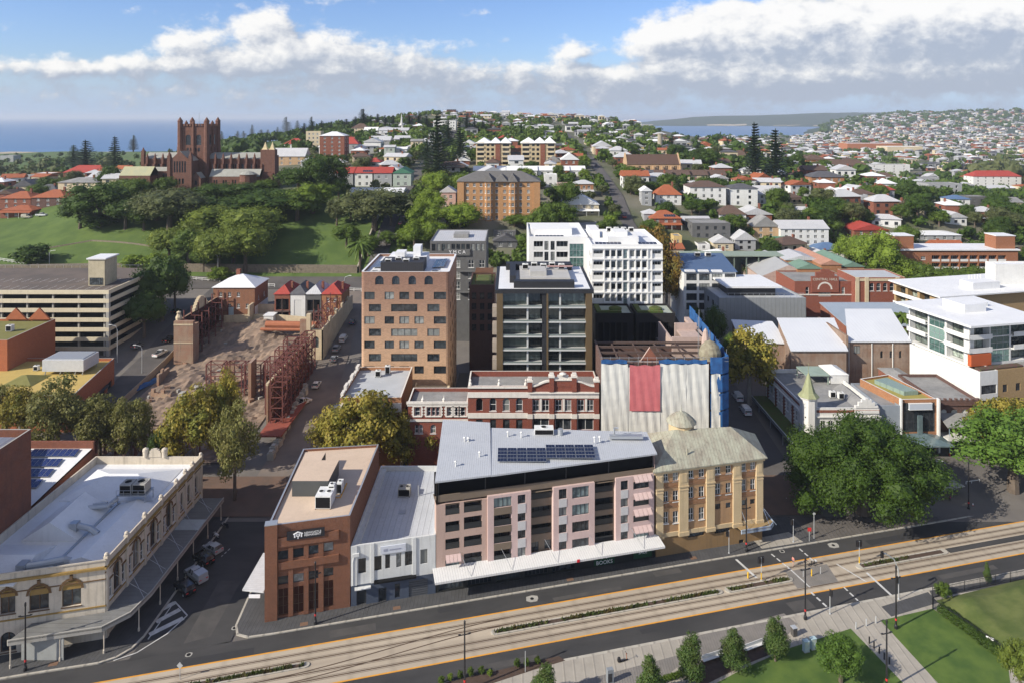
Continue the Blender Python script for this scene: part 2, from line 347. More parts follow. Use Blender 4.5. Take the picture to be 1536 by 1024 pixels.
def terrain():
 us=np.concatenate([np.arange(-2500,-500,200.),np.arange(-500,1900,20.),np.arange(1900,4200,230.)])
 ys=np.concatenate([np.array([40,80,110,130,137.]),np.arange(140,420,4.),np.arange(420,900,9.),np.arange(900,2000,30.),np.arange(2000,9400,90.),[9500.]])
 UU,YY=np.meshgrid(us,ys);XX=(UU-CX)*YY/F
 ZZ=Tz(XX,YY)-.12;ZZ[YY<139]=-.12
 n,m=UU.shape;v=np.stack([XX,YY,ZZ],-1).reshape(-1,3)
 mb=MB();mb.v=[tuple(p)for p in v]
 for j in range(n-1):
  for i in range(m-1):
   k=j*m+i;mb.f.append((k,k+1,k+m+1,k+m))
   x,y,z,u=XX[j,i],YY[j,i],ZZ[j,i],UU[j,i]
   if y<284:t=0
   elif y<366 and u<590:t=1
   elif y>2500:t=3
   elif y>560 and u<420:t=1
   else:t=2
   if y>1300 and-2<z<2.2:t=4
   mb.m.append(t)
 o=struct('terrain',mb,[URBAN,PARKGRASS,SUBURB,FARLAND,SAND])
 o.data.polygons.foreach_set('use_smooth',[True]*len(o.data.polygons))
terrain()
def sea():
 m=bpy.data.materials.new('sea_water');m.use_nodes=True;t=NT(m.node_tree);p=t.n['Principled BSDF']
 tc=t.add('ShaderNodeTexCoord');mp=t.add('ShaderNodeMapping');mp.inputs['Scale'].default_value=(.004,.012,1);t.link(tc.outputs['Object'],mp.inputs[0])
 n=t.noise(mp.outputs[0],1.0,6,.65);n2=t.noise(mp.outputs[0],14,4,.6)
 t.link(t.mix(t.ss(n.outputs[0],.35,.7),(.028,.105,.24),(.045,.145,.29)),p.inputs['Base Color'])
 p.inputs['Roughness'].default_value=.30;p.inputs['Specular IOR Level'].default_value=.5
 b=t.add('ShaderNodeBump');b.inputs['Strength'].default_value=.4;b.inputs['Distance'].default_value=3;t.link(t.math('ADD',n.outputs[0],n2.outputs[0]),b.inputs['Height']);t.link(b.outputs[0],p.inputs['Normal'])
 mb=MB();mb.poly([(-60000,1000,-3),(60000,1000,-3),(60000,70000,-3),(-60000,70000,-3)]);struct('sea',mb,m)
sea()
# road frame: s runs along the building front of the main street, t away from the camera
RA=R(13.9);RO=(-26.6,114.4);cR,sR=math.cos(RA),math.sin(RA)
def S(s,t):return(RO[0]+s*cR-t*sR,RO[1]+s*sR+t*cR)
def toS(x,y):dx,dy=x-RO[0],y-RO[1];return(dx*cR+dy*sR,-dx*sR+dy*cR)
def rsheet(name,s0,s1,t0,t1,z,m,seg=1):
 mb=MB()
 for i in range(seg):
  a,b=s0+(s1-s0)*i/seg,s0+(s1-s0)*(i+1)/seg;mb.poly([(a,t0,z),(b,t0,z),(b,t1,z),(a,t1,z)])
 return struct(name,mb,m,(*RO,0),RA)
rsheet('carriageway',-140,260,-7.1,-3.4,0.0,ASPHALT);rsheet('carriageway',-140,260,-18.95,-15.2,0.0,ASPHALT)
rsheet('tramway',-140,260,-15.2,-7.1,.012,SLAB)
mb=MB()
for t in(-7.1,-15.2):mb.poly([(-140,t-.13,.02),(260,t-.13,.02),(260,t+.13,.02),(-140,t+.13,.02)])
struct('road_edge_lines',mb,PAINT_O,(*RO,0),RA)
mb=MB()
for t in(-8.45,-9.885,-12.45,-13.885):
 mb.box(-140,260,t-.10,t+.10,.0,.022,0,bottom=False);mb.box(-140,260,t-.32,t-.22,.0,.018,1,bottom=False)
 mb.box(-140,260,t+.22,t+.32,.0,.018,1,bottom=False)
def xrail(s0,s1,ta,tb):
 P=[]
 for i in range(25):
  a=i/24;e=a*a*(3-2*a);P.append((s0+(s1-s0)*a,ta+(tb-ta)*e))
 for(a,b),(c,d)in zip(P,P[1:]):mb.poly([(a,b-.09,.026),(c,d-.09,.026),(c,d+.09,.026),(a,b+.09,.026)])
for off in(0,-1.435):
 xrail(27,-14,-8.45+off,-12.45+off);xrail(-62,-22,-8.45+off,-12.45+off)
struct('tram_rails',mb,[RAILSTEEL,mat('rail_groove',(.20,.165,.125),None,.9,.5)],(*RO,0),RA)
# median kerbs and planting
def median(s0,s1,w=.8,t=-11.17,green=.7):
 mb=MB();n=6;pts=[(s0+w*.8-w*1.2*math.sin(a),t+w*math.cos(a))for a in[math.pi*i/n for i in range(n+1)]]+[(s1-w*.8+w*1.2*math.sin(a),t-w*math.cos(a))for a in[math.pi*i/n for i in range(n+1)]]
 mb.prism(pts[::-1]if False else pts,0,.15);o=struct('median_kerb',mb,KERB,(*RO,0),RA)
 mb=MB();mb.poly([(s0+w,t-w*.6,.16),(s1-w,t-w*.6,.16),(s1-w,t+w*.6,.16),(s0+w,t+w*.6,.16)]);struct('median_soil',mb,MULCH,(*RO,0),RA)
 mb=MB();rr=random.Random(int(s0*10))
 s=s0+w
 while s<s1-w:
  if math.sin(s*.35)+rr.uniform(-.8,.8)>.6-1.5*green:
   for _ in range(12):
    x,y=s+rr.uniform(-.3,.3),t+rr.uniform(-.5,.5)*w;h=rr.uniform(.15,.5);a=rr.uniform(0,6.3);r=rr.uniform(.08,.22)
    mb.poly([(x-r*math.cos(a),y-r*math.sin(a),.16),(x+r*math.cos(a),y+r*math.sin(a),.16),(x+rr.uniform(-.2,.2)+r*.5,y+rr.uniform(-.2,.2),.16+h)])
  s+=.28
 if mb.f:tag(mb.build('median_grass',LEAF['verge'],None,(*RO,0),RA),kind='stuff')
LEAF={'verge':leafmat('leaf_verge',(.06,.10,.02),(.10,.11,.035),(.13,.09,.03))}
for a in[(-39,-6,.55,-10.9),(21.5,61,.62,-11.2),(62,74.5,.7,-11.2),(88,107,.75,-11.3,.1)]:median(*a)
mb=MB();mb.poly([(107.5,-11.9,.03),(230,-11.9,.03),(230,-10.6,.03),(107.5,-10.6,.03)]);struct('median_asphalt',mb,ASPHALT,(*RO,0),RA)
# footpaths with kerbs
def curb(name,pts,w=.32,h=.14,m=KERB):
 """a kerb of width w along a polyline"""
 mb=MB()
 for(x0,y0),(x1,y1)in zip(pts,pts[1:]):
  d=Vector((x1-x0,y1-y0));n=Vector((-d.y,d.x)).normalized()*w
  a,b,c,e=(x0,y0),(x1,y1),(x1+n.x,y1+n.y),(x0+n.x,y0+n.y)
  for q0,q1 in((a,b),(c,e)):mb.poly([(*q0,-.05),(*q1,-.05),(*q1,h),(*q0,h)])
  mb.poly([(*a,h),(*b,h),(*c,h),(*e,h)])
 return struct(name,mb,m)
def sheet(name,pts,z,m):mb=MB();mb.poly([(*p,z)for p in pts]);return struct(name,mb,m)
arcL=[S(-140,-3.4)]+[(-70+0,S(-44.7,-3.4)[1])]+[(-60.6,102.5),(-58.6,103.6),(-57.2,105.4),(-56.6,108),(-56.6,141)]
curb('kerb',arcL,.32);sheet('footpath',arcL+[(-90,141),(-190,141),(-190,85)],.125,PAVE_D)
arcR=[(-45.0,141),(-44.2,118),(-43.6,110.2),(-42.6,108.2),(-40.6,107.6),S(-11.5,-3.4)]+[S(s,-3.4)for s in(0,20,40,60,80,100,120,140,170,200,260)]
curb('kerb',arcR,.32)
sheet('footpath',arcR[:6]+[S(86,-3.4),S(86,6),S(0,6),(-30,141)],.125,PAVE_D)
sheet('plaza',[S(86,-3.4),S(260,-3.4),S(260,45),(240,150),(60.5,150),(60.5,143),S(86,6)],.121,mat('plaza_pavers',(.135,.122,.112),(.09,.083,.078),.9,.4,.8,stripe=('x',.8,.3)))
sheet('kerb_ramp',[U(px,py,.14)for px,py in((1143,822),(1205,812),(1183,797),(1128,808))],.134,PAVE_L)
rs=[S(s,-18.95)for s in(260,100,60,20,-30,-140)];curb('kerb',rs,.45)
sheet('footpath',rs+[(-150,30),(220,30),(260,120)],.125,PAVE_L)
PX=lambda pts,z=.13:[U(px,py,z)for px,py in pts]
sheet('footpath',PX([(850,1026),(1020,981),(1027,992),(1000,1012),(950,1045),(840,1050)]),.131,PAVE_G)
sheet('footpath',PX([(1022,959),(1176,919),(1196,935),(1180,953),(1052,990),(1027,984)]),.135,PAVE_G)
sheet('footpath',PX([(1322,909),(1392,887),(1408,903),(1337,924)]),.133,PAVE_D)
sheet('footpath',PX([(1394,885),(1560,858),(1560,868),(1399,896)]),.133,PAVE_D)
sheet('lawn',PX([(1000,1060),(1074,1024),(1120,1000),(1185,971),(1276,942),(1355,1024),(1380,1050)]),.15,GRASS)
sheet('lawn',PX([(1321,930),(1399,912),(1511,989),(1520,1060),(1440,1060)]),.15,GRASS)
sheet('mulch_bed',PX([(1040,1012),(1052,990),(1178,955),(1178,972),(1120,995),(1050,1030)]),.142,MULCH)
sheet('garden_bed',PX([(655,1026),(838,983),(848,990),(800,1004),(690,1040)]),.142,MULCH)
# rough grass rise inside the park fence
mb=MB();nx=26;base=[U(1404,900,.1),U(1560,862,.1),U(1640,990,.1),U(1516,1000,.1)]
for j in range(nx+1):
 for i in range(nx+1):
  a,b=i/nx,j/nx;p=[(base[0][k]*(1-a)+base[1][k]*a)*(1-b)+(base[3][k]*(1-a)+base[2][k]*a)*b for k in(0,1)]
  e=min(a*5,1)*min(b*5,(1-b)*6,1);mb.v.append((p[0],p[1],.14+1.5*e+.3*e*math.sin(a*9+b*5)))
for j in range(nx):
 for i in range(nx):k=j*(nx+1)+i;mb.f.append((k+nx+1,k+nx+2,k+1,k));mb.m.append(0)
o=struct('rough_ground',mb,GRASS_R);o.data.polygons.foreach_set('use_smooth',[True]*len(o.data.polygons))
# painted markings
def line(pts,w=.35,z=.03,dash=None,mb=None):
 own=mb is None;mb=mb or MB();P=[U(a,b,z)for a,b in pts]
 for(x0,y0),(x1,y1)in zip(P,P[1:]):
  d=Vector((x1-x0,y1-y0));L=d.length;d.normalize();n=Vector((-d.y,d.x))*w/2;segs=[(0,L)]
  if dash:segs=[(k*(dash[0]+dash[1]),min(L,k*(dash[0]+dash[1])+dash[0]))for k in range(int(L/sum(dash))+1)]
  for a,b in segs:
   p,q=Vector((x0,y0))+d*a,Vector((x0,y0))+d*b
   mb.poly([(p.x-n.x,p.y-n.y,z),(q.x-n.x,q.y-n.y,z),(q.x+n.x,q.y+n.y,z),(p.x+n.x,p.y+n.y,z)])
 return mb
mb=MB()
line([(1104,838),(1135,866)],.45,mb=mb);line([(1157,830),(1196,862)],.3,dash=(.9,.5),mb=mb);line([(1199,822),(1222,842)],.3,dash=(.9,.5),mb=mb)
line([(1216,887),(1240,909)],.35,dash=(.9,.5),mb=mb);line([(1266,880),(1287,900)],.3,dash=(.9,.5),mb=mb);line([(1300,858),(1337,892)],.42,mb=mb);line([(1180,848),(1215,880)],.25,z=.034,mb=mb);line([(1255,845),(1300,872)],.25,z=.034,mb=mb)
# hatched island and kerb-side line at the mouth of the side street
line([(262,901),(281,922),(250,950)],.22,z=.012,mb=mb);line([(262,901),(222,958)],.18,z=.012,mb=mb)
for a,b in(((262,903),(243,913)),((270,913),(234,932)),((275,926),(224,951))):line([a,b],.95,z=.010,mb=mb)
line([(250,950),(205,978),(170,990)],.18,z=.012,mb=mb);line([(345,822),(332,834)],.14,z=.012,dash=(.6,.4),mb=mb)
struct('road_markings',mb,PAINT_W)
sheet('tram_crossing',PX([(1178,857),(1240,845),(1258,872),(1196,882)],.03),.032,PAVE_G)
# draped streets
def ribbon(name,pts,w,m,off=.05,step=4,cross=4):
 P=[]
 for(x0,y0),(x1,y1)in zip(pts,pts[1:]):
  n=max(1,int(math.hypot(x1-x0,y1-y0)/step))
  P+=[(x0+(x1-x0)*i/n,y0+(y1-y0)*i/n)for i in range(n)]
 P.append(pts[-1]);mb=MB()
 for i,(x,y)in enumerate(P):
  a,b=P[max(0,i-1)],P[min(len(P)-1,i+1)];d=Vector((b[0]-a[0],b[1]-a[1])).normalized();n=Vector((-d.y,d.x))
  for c in range(cross+1):
   o=(c/cross-.5)*w;xx,yy=x+n.x*o,y+n.y*o;mb.v.append((xx,yy,tz(xx,yy)+off))
 k=cross+1
 for i in range(len(P)-1):
  for c in range(cross):mb.f.append((i*k+c,(i+1)*k+c,(i+1)*k+c+1,i*k+c+1));mb.m.append(0)
 return struct(name,mb,m)
mb=MB();mb.poly([(-56.6,103,.002),(-43,107,.002),(-44.5,141,.002),(-56.6,141,.002)]);struct('side_street',mb,ASPHALT)
FARROAD=mat('far_road',(.12,.112,.11),(.085,.08,.078),.95,.1,.8)
ribbon('side_street',[(-50.5,140),(-50.5,166),(-57,226),(-63,283)],10.5,mat('dusty_road',(.20,.165,.14),(.12,.105,.095),.95,.12,.9),.06);ribbon('hill_street',[(-57,284),(-57,420),(-58,1000)],7.5,FARROAD,.25)
ribbon('cross_street',[(57,141),(58,200),(58,285)],10,ASPHALT_OLD,.06);ribbon('hill_street',[(58,284),(54,330),(56,480),(60,800)],6.5,FARROAD,.25)
ribbon('side_street',[(-101,143),(-106,185),(-110,230),(-112,282)],12,ASPHALT_OLD,.06)
ribbon('main_street',[(-260,281),(-57,280),(58,278),(260,276)],13,ASPHALT_OLD,.12)
ribbon('mall',[(-150,146),(62,147)],13,PAVE_B,.09)
ribbon('hillside_road',[(-330,372),(-270,385),(-230,410),(-215,440)],14,FARROAD,.3)
# demolition site: heaped earth
mb=MB();xs=np.arange(-101,-62.9,1.0);ys=np.arange(158,250,1.0);rr=np.random.RandomState(3)
heaps=[(-80,226,4.2,7),(-70,215,5.0,6),(-87,214,3.0,6),(-93,200,1.6,4),(-72,200,3.2,5),(-84,232,3,8),(-66,228,4,5)]
for y in ys:
 for x in xs:
  h=sum(a*math.exp(-((x-cx)**2+(y-c2)**2)/r**2)for cx,c2,a,r in heaps);e=min(1,(x+101)/3,(-63-x)/2.5,(y-158)/4)
  mb.v.append((x,y,tz(x,y)+.15+max(0,e)*(h*.75+.75*rr.rand()**2+.3*math.sin(x*.5)*math.sin(y*.43))))
nx=len(xs)
for j in range(len(ys)-1):
 for i in range(nx-1):k=j*nx+i;mb.f.append((k,k+1,k+nx+1,k+nx));mb.m.append(0)
struct('earth',mb,DIRT)

def rpatch(s,t,w,d,k):mb=MB();mb.poly([(s,t,.004),(s+w,t+.05,.004),(s+w,t+d,.004),(s-.1,t+d,.004)]);struct('road_patch',mb,(mat('asphalt_patch',(.040,.040,.042),(.032,.032,.034),.9,.8),mat('asphalt_worn',(.085,.08,.076),(.06,.058,.056),.95,.4,.9))[k],(*RO,0),RA)
for a in((-3,-6.2,7,1.6,1),(14,-4.9,4,1.1,0),(33,-6.6,12,.8,1),(52,-5.0,5,1.3,1),(95,-6.4,9,1.5,0),(18,-18.2,9,1.2,1),(44,-17.0,6,1.0,0),(70,-18.4,4,2.2,1),(100,-17.6,12,1.1,1),(-24,-6.8,10,1.4,0)):rpatch(*a)
sheet('road_patch',[(-50,106.5),(-46.5,108),(-46.8,121),(-50.6,121)],.006,MATS['asphalt_worn'])
# ---------------------------------------------------------------- buildings: walls with real openings, windows set back in them
def flat_y(me,y):return me
STY={ # style: frame material, panes across, panes high, bar width, how deep the pane sits, glass set, sill, arched head
 'p':(FRAME_D,1,1,.07,.18,GL,0,0),'p2':(FRAME_D,2,1,.07,.18,GL,0,0),'p3':(FRAME_D,3,1,.07,.2,GL,0,0),'p4':(FRAME_D,4,1,.06,.2,GL,0,0),
 'w':(FRAME_W,1,2,.09,.16,GL,1,0),'w2':(FRAME_W,2,2,.08,.16,GL,1,0),'w1':(FRAME_W,1,1,.08,.14,GL,0,0),'w3':(FRAME_W,3,1,.07,.14,GL,0,0),'ww':(FRAME_W,2,1,.10,.2,GL,0,0),
 'a':(FRAME_B,2,1,.10,.35,GL,1,1),'aw':(FRAME_W,1,2,.10,.25,GL,1,1),'ad':(FRAME_D,2,2,.07,.35,GL,0,1),'ae':(FRAME_W,1,1,.05,.5,[DARK],0,1),
 'b':(FRAME_D,2,1,.08,1.6,GL,0,0),'b3':(FRAME_D,4,1,.08,1.7,GL,0,0),'bw':(FRAME_W,3,1,.08,1.4,GL,0,0),'d':(FRAME_D,1,1,.12,.3,GL[:1],0,0),
 'dk':(FRAME_D,1,1,.02,.6,[DARK],0,0),'g':(METAL,4,2,.07,.08,GREEN_GL,0,0),'gd':(FRAME_D,6,3,.06,.08,GL[:2],0,0),'s':(FRAME_D,6,1,.08,.35,GL[:2],0,0),
 'roll':(FRAME_D,1,8,.02,.12,[plain('shutter_grey',(.10,.105,.115),.6)],0,0),'wbrown':(FRAME_B,2,3,.09,.25,[plain('tinted_brown',(.05,.015,.01),.12)],0,0),'blank':(FRAME_W,1,1,.06,.1,[plain('boarded_white',(.6,.6,.58))],0,0),
 'cp':(CONC,1,1,.02,2.2,[DARK],0,0),'fan':(FRAME_W,5,1,.07,.25,[plain('fanlight_white',(.6,.62,.62),.4)],0,1),
}
STY['pv']=(FRAME_D,4,1,.06,.2,[GL[0],glass('blind_teal',(.17,.22,.22),.3,.5,.3),glass('blind_grey',(.10,.13,.135),.25,.5,.5)],0,0);STY['pv3']=(FRAME_D,3,1,.07,.2,STY['pv'][5],0,0)
_WM={}
def winmesh(w,h,sty):
 fm,nx,ny,bw,dp,gset,sill,arch=STY[sty]
 gm=random.choice([gset[0]]*2+gset)if len(gset)>1 else gset[0]
 key=(round(w,2),round(h,2),sty,gm.name)
 if key in _WM:return _WM[key]
 mb=MB();y=dp;mb.poly([(0,y,0),(w,y,0),(w,y,h),(0,y,h)],1);f=.06
 for x in[0,w-bw]+[w*i/nx-bw/2 for i in range(1,nx)]:mb.box(x,x+bw,y-f,y-.004,0,h,0,False,False)
 zs=[0,h-bw]+[h*i/ny-bw/2 for i in range(1,ny)];xs=[w*i/nx for i in range(nx+1)]
 for z in zs:
  for i in range(nx):mb.box(xs[i]+(bw if i==0 else bw/2),xs[i+1]-(bw if i==nx-1 else bw/2),y-f+.01,y-.006,z,z+bw,0)
 if sill:mb.box(-.12,w+.12,-.10,dp-.07,-.14,-.003,0)
 me=mb.mesh('window',[fm,gm]);_WM[key]=me;return me
def facade(mb,A,B,z0,z1,ops,mi=0,bands=None,off=0.):
 """wall face from A to B (outside is on the right of A>B) with openings (s0,s1,h0,h1,style); adds reveals"""
 A=Vector(A);B=Vector(B);d=(B-A);L=d.length;d.normalize();n=Vector((d.y,-d.x))
 A=A+n*off
 P=lambda s,z,y=0.:(A.x+d.x*s-n.x*y,A.y+d.y*s-n.y*y,z)
 ops=[(max(0.02,o[0]),min(L-.02,o[1]),max(z0+.01,o[2]),min(z1-.01,o[3]),o[4])for o in ops];ops=[o for o in ops if o[1]-o[0]>.1 and o[3]-o[2]>.1]
 zb=sorted(b for b,_ in(bands or[])if z0<b<z1)
 def mat_at(z):
  r=mi
  for b,k in(bands or[]):
   if z>=b:r=k
  return r
 r5=lambda v:round(v,4)
 xs=sorted({r5(v)for v in[0,L]+[o[0]for o in ops]+[o[1]for o in ops]})
 for i in range(len(xs)-1):
  a,b=xs[i],xs[i+1];mid=(a+b)/2
  if b-a<1e-4:continue
  col=sorted([(o[2],o[3])for o in ops if o[0]<mid<o[1]]);z=z0
  spans=[]
  for lo,hi in col:
   if lo>z:spans.append((z,lo))
   z=max(z,hi)
  if z<z1:spans.append((z,z1))
  for lo,hi in spans:
   c=[lo]+[q for q in zb if lo<q<hi]+[hi]
   for p,q in zip(c,c[1:]):mb.poly([P(a,p),P(b,p),P(b,q),P(a,q)],mat_at((p+q)/2))
 for s0,s1,h0,h1,sty in ops:
  dp=STY[sty][4]+.02;k=mat_at((h0+h1)/2)
  mb.poly([P(s0,h0),P(s0,h1),P(s0,h1,dp),P(s0,h0,dp)],k);mb.poly([P(s1,h0),P(s1,h0,dp),P(s1,h1,dp),P(s1,h1)],k)
  mb.poly([P(s0,h0),P(s0,h0,dp),P(s1,h0,dp),P(s1,h0)],k);mb.poly([P(s0,h1),P(s1,h1),P(s1,h1,dp),P(s0,h1,dp)],k)
  if STY[sty][7]:
   r=(s1-s0)/2;c=(s0+s1)/2;hh=min(r,(h1-h0)*.6);N=5
   arc=[(c-r*math.cos(math.pi*t/(2*N)),h1-hh+hh*math.sin(math.pi*t/(2*N)))for t in range(2*N+1)]
   for t in range(N):mb.poly([P(s0,h1,.003),P(*arc[t+1],.003),P(*arc[t],.003)][::-1],k);mb.poly([P(s1,h1,.003),P(*arc[2*N-t],.003),P(*arc[2*N-t-1],.003)][::-1],k)
 return ops
def ang(A,B):return math.atan2(B[1]-A[1],B[0]-A[0])
def windows(par,A,B,ops,off=0.,name=None,rail=None):
 a=ang(A,B);d=(math.cos(a),math.sin(a));n=(d[1],-d[0])
 for s0,s1,h0,h1,sty in ops:
  nm=name or('balcony_door' if sty[0]=='b' and sty!='blank' else 'shutter' if sty=='roll' else 'door' if sty=='d' else 'shopfront' if sty=='s' else 'window')
  p=(A[0]+d[0]*s0+n[0]*off,A[1]+d[1]*s0+n[1]*off,h0)
  put(nm,winmesh(s1-s0,h1-h0,sty),par,p,a)
  if sty in('b','b3','bw')and rail:
   put('balustrade',railmesh(s1-s0,rail),par,p,a)
_RM={}
def railmesh(w,m):
 k=(round(w,2),m.name)
 if k in _RM:return _RM[k]
 mb=MB();mb.box(.02,w-.02,.06,.10,.05,.98);mb.box(.0,w,.03,.12,.98,1.05);_RM[k]=mb.mesh('balustrade',[m]);return _RM[k]
def inset(foot,d):
 n=len(foot);out=[]
 for i in range(n):
  p0,p1,p2=(Vector(foot[(i+k-1)%n])for k in range(3));a=(p1-p0).normalized();b=(p2-p1).normalized()
  na=Vector((-a.y,a.x));nb=Vector((-b.y,b.x));m=(na+nb);m=m/max(.3,m.dot(na));out.append(tuple(p1+m*d))
 return out
def shell(par,foot,h,ops=None,wall=BRICK,roof=MEMBRANE,parapet=.6,bands=None,z0=0.,rail=None,cap=None,th=.3,wname='wall',rname='roof',mats=None):
 """walls of a footprint (counter-clockwise, local) with openings per edge, parapet and flat roof"""
 ops=ops or{};mb=MB();n=len(foot);mats=mats or[wall]
 for i in range(n):
  A,B=foot[i],foot[(i+1)%n];o=facade(mb,A,B,z0,h+parapet,ops.get(i,[]),0,bands);windows(par,A,B,o,rail=rail)
 if parapet>0:
  ins=inset(foot,th);k=len(mats)
  for i in range(n):
   j=(i+1)%n;mb.poly([(*ins[j],h-.05),(*ins[i],h-.05),(*ins[i],h+parapet),(*ins[j],h+parapet)],0)
   mb.poly([(*foot[i],h+parapet),(*foot[j],h+parapet),(*ins[j],h+parapet),(*ins[i],h+parapet)],k if cap else 0)
  if cap:mats=mats+[cap]
 else:ins=foot
 mb.build(wname,mats,par)
 if roof:
  m2=MB();m2.poly([(*p,h)for p in ins]);m2.build(rname,roof,par)
 return par
def edge_obj(par,A,B,mb,name,m,off=0.):
 a=ang(A,B);return mb.build(name,m,par,(A[0]+math.sin(a)*off,A[1]-math.cos(a)*off,0),a)
def band(par,A,B,z0,z1,out,m,name='cornice',s0=None,s1=None):
 L=math.hypot(B[0]-A[0],B[1]-A[1]);mb=MB();mb.box(-out if s0 is None else s0,L+out if s1 is None else s1,-out,.03,z0,z1);return edge_obj(par,A,B,mb,name,m)
class Face:
 """a wall plane seen in the photo: turns zoomed pixels into (distance along the wall, height)"""
 def __init__(s,A,B,ox,oy,k,loc=(0,0,0)):s.A,s.B,s.ox,s.oy,s.k,s.loc=A,B,ox,oy,k,loc;s.L=math.hypot(B[0]-A[0],B[1]-A[1])
 def at(s,x,y):
  px,py=s.ox+x/s.k,s.oy+y/s.k;u=(px-CX)/F;dx,dy=(s.B[0]-s.A[0])/s.L,(s.B[1]-s.A[1])/s.L
  t=(u*s.A[1]-s.A[0])/(dx-u*dy);Y=s.A[1]+t*dy
  return t,H-(py-HY)*Y/F-s.loc[2]
 def op(s,x0,x1,y0,y1,sty):
  xm=(x0+x1)/2;a=s.at(x0,y0)[0];b=s.at(x1,y0)[0];return(min(a,b),max(a,b),s.at(xm,y1)[1],s.at(xm,y0)[1],sty)
 def ops(s,cols,rows,sty):return[s.op(x0,x1,y0,y1,sty)for x0,x1 in cols for y0,y1 in rows]
def loc2(pts,o):return[(p[0]-o[0],p[1]-o[1])for p in pts]
def text(par,s,size,loc,rz,m,name='lettering',rx=90,ext=.015,align='CENTER'):
 c=bpy.data.curves.new('lettering','FONT');c.body=s;c.size=size;c.extrude=ext;c.align_x=align;c.align_y='CENTER';c.resolution_u=3;c.materials.append(m)
 o=bpy.data.objects.new(name,c);COL.objects.link(o);o.parent=par;o.location=loc;o.rotation_euler=(R(rx),0,rz);return o
_AC={}
def hvac(par,x,y,z,w=1.6,d=1.0,h=1.1,n=1,rz=0,nm='air_conditioner',m=None):
 k=(w,d,h,n,m.name if m else '')
 if k not in _AC:
  mb=MB();mb.box(0,w,0,d,.15,h,0);mb.box(.1,w-.1,-.02,.0,.25,h-.2,1)
  for sx_ in(0,w-.12):
   for sy in(0,d-.12):mb.box(sx_,sx_+.12,sy,sy+.12,0,.15,1)
  for i in range(n):
   cx_=w*(i+.5)/n;mb.lathe([(.36*min(w/n,d),h+.002),(.38*min(w/n,d),h+.08),(.30*min(w/n,d),h+.08)],cx_,d/2,12,0);mb.poly([(cx_+.3*min(w/n,d)*math.cos(a),d/2+.3*min(w/n,d)*math.sin(a),h+.02)for a in[2*math.pi*q/12 for q in range(12)]],1)
  _AC[k]=mb.mesh(nm,[m or WHITE,DARK])
 return put(nm,_AC[k],par,(x,y,z),rz)
def panels(par,o,ux,uy,nx,ny,w=1.0,d=1.65,gap=.06,skip=(),m=None):
 """solar panels in a grid: o origin, ux/uy unit vectors in the roof plane"""
 ux,uy=Vector(ux).normalized(),Vector(uy).normalized();nz=ux.cross(uy).normalized()
 mt=Matrix((ux,uy,nz)).transposed().to_4x4()
 key=('pv',w,d,m.name if m else '')
 if key not in _RM:
  mb=MB();mb.box(0,w,0,d,0,.05,1);mb.box(.03,w-.03,.03,d-.03,.05,.056,0,bottom=False)
  for i in range(1,3):mb.box(w*i/3-.008,w*i/3+.008,.03,d-.03,.056,.06,1,bottom=False)
  _RM[key]=mb.mesh('solar_panel',[m or PV,METAL])
 for j in range(ny):
  for i in range(nx):
   if(i,j)in skip:continue
   p=Vector(o)+ux*(w+gap)*i+uy*(d+gap)*j+nz*.12;ob=put('solar_panel',_RM[key],par);ob.matrix_local=Matrix.Translation(p)@mt

# ======================================================== front row on the main street
# --- cream arcaded corner building
CRM=mat('cream_stucco',(.62,.55,.45),(.50,.44,.35),.9,.7,.7,grime=.35);OCHRE=mat('ochre_trim',(.34,.22,.07),(.25,.16,.05),.85,2,.6,grime=.2);BRTRIM=mat('brown_trim',(.17,.10,.045),None,.9,2,.6)
fo=[(-83.5,102.18),(-62.4,107.4),(-62.2,140.5),(-83.5,140.5)];o=(-83.5,102.18,0);ft=loc2(fo,o)
b=thing('heritage_building','cream stucco corner building with brown arched windows and white folded roofs','building',o)
W_A,W_B=ft[0],ft[1]
fa=Face(fo[0],fo[1],0,680,2.976)
front=fa.ops([(-10,68),(130,215),(277,360)],[(0,0)],'a')and[]
for x0,x1,y0,y1 in((0,68,608,715),(130,218,588,698),(276,362,565,680),(-150,-68,625,735)):front.append(fa.op(x0,x1,y0,y1,'a'))
for x0,x1,y0,y1 in((0,72,795,885),(132,220,772,862),(-150,-70,810,900)):front.append(fa.op(x0,x1,y0,y1,'a'))
Ls=33.1;side=[]
for i,c in enumerate((3.2,8.7,14.2,19.7)):
 side+=[(c-.95,c+.95,5.6,9.9,'a'),(c-2.2,c-1.35,5.6,8.5,'w'),(c+1.35,c+2.2,5.6,8.5,'w')]
side+=[(c-.55,c+.55,6.0,9.4,'a')for c in(24.6,27.4,30.6)]+[(c-2,c+2,.4,3.2,'s')for c in(4,9.5,15,20.5,26)]
shell(b,ft,10.6,{0:front,1:side},CRM,ROOFWHITE,1.5,bands=None,cap=CRM)
for A,B in((ft[0],ft[1]),(ft[1],ft[2])):
 band(b,A,B,10.9,11.25,.35,OCHRE);band(b,A,B,5.1,5.3,.12,OCHRE,'string_course');band(b,A,B,9.2 if A is ft[0]else 10.2,9.35 if A is ft[0]else 10.35,.1,BRTRIM,'string_course');band(b,A,B,12.1,12.3,.12,CRM,'coping')
for c in(0.4,5.95,11.45,16.95,22.45,26.0,29.0,32.6):
 mb=MB();mb.box(c-.3,c+.3,-.22,.03,0,12.3);mb.box(c-.36,c+.36,-.3,.35,12.3,12.6);mb.lathe([(.3,12.6),(.34,12.85),(.22,13.05),(.0,13.12)],c,.05,8);edge_obj(b,ft[1],ft[2],mb,'pilaster',CRM)
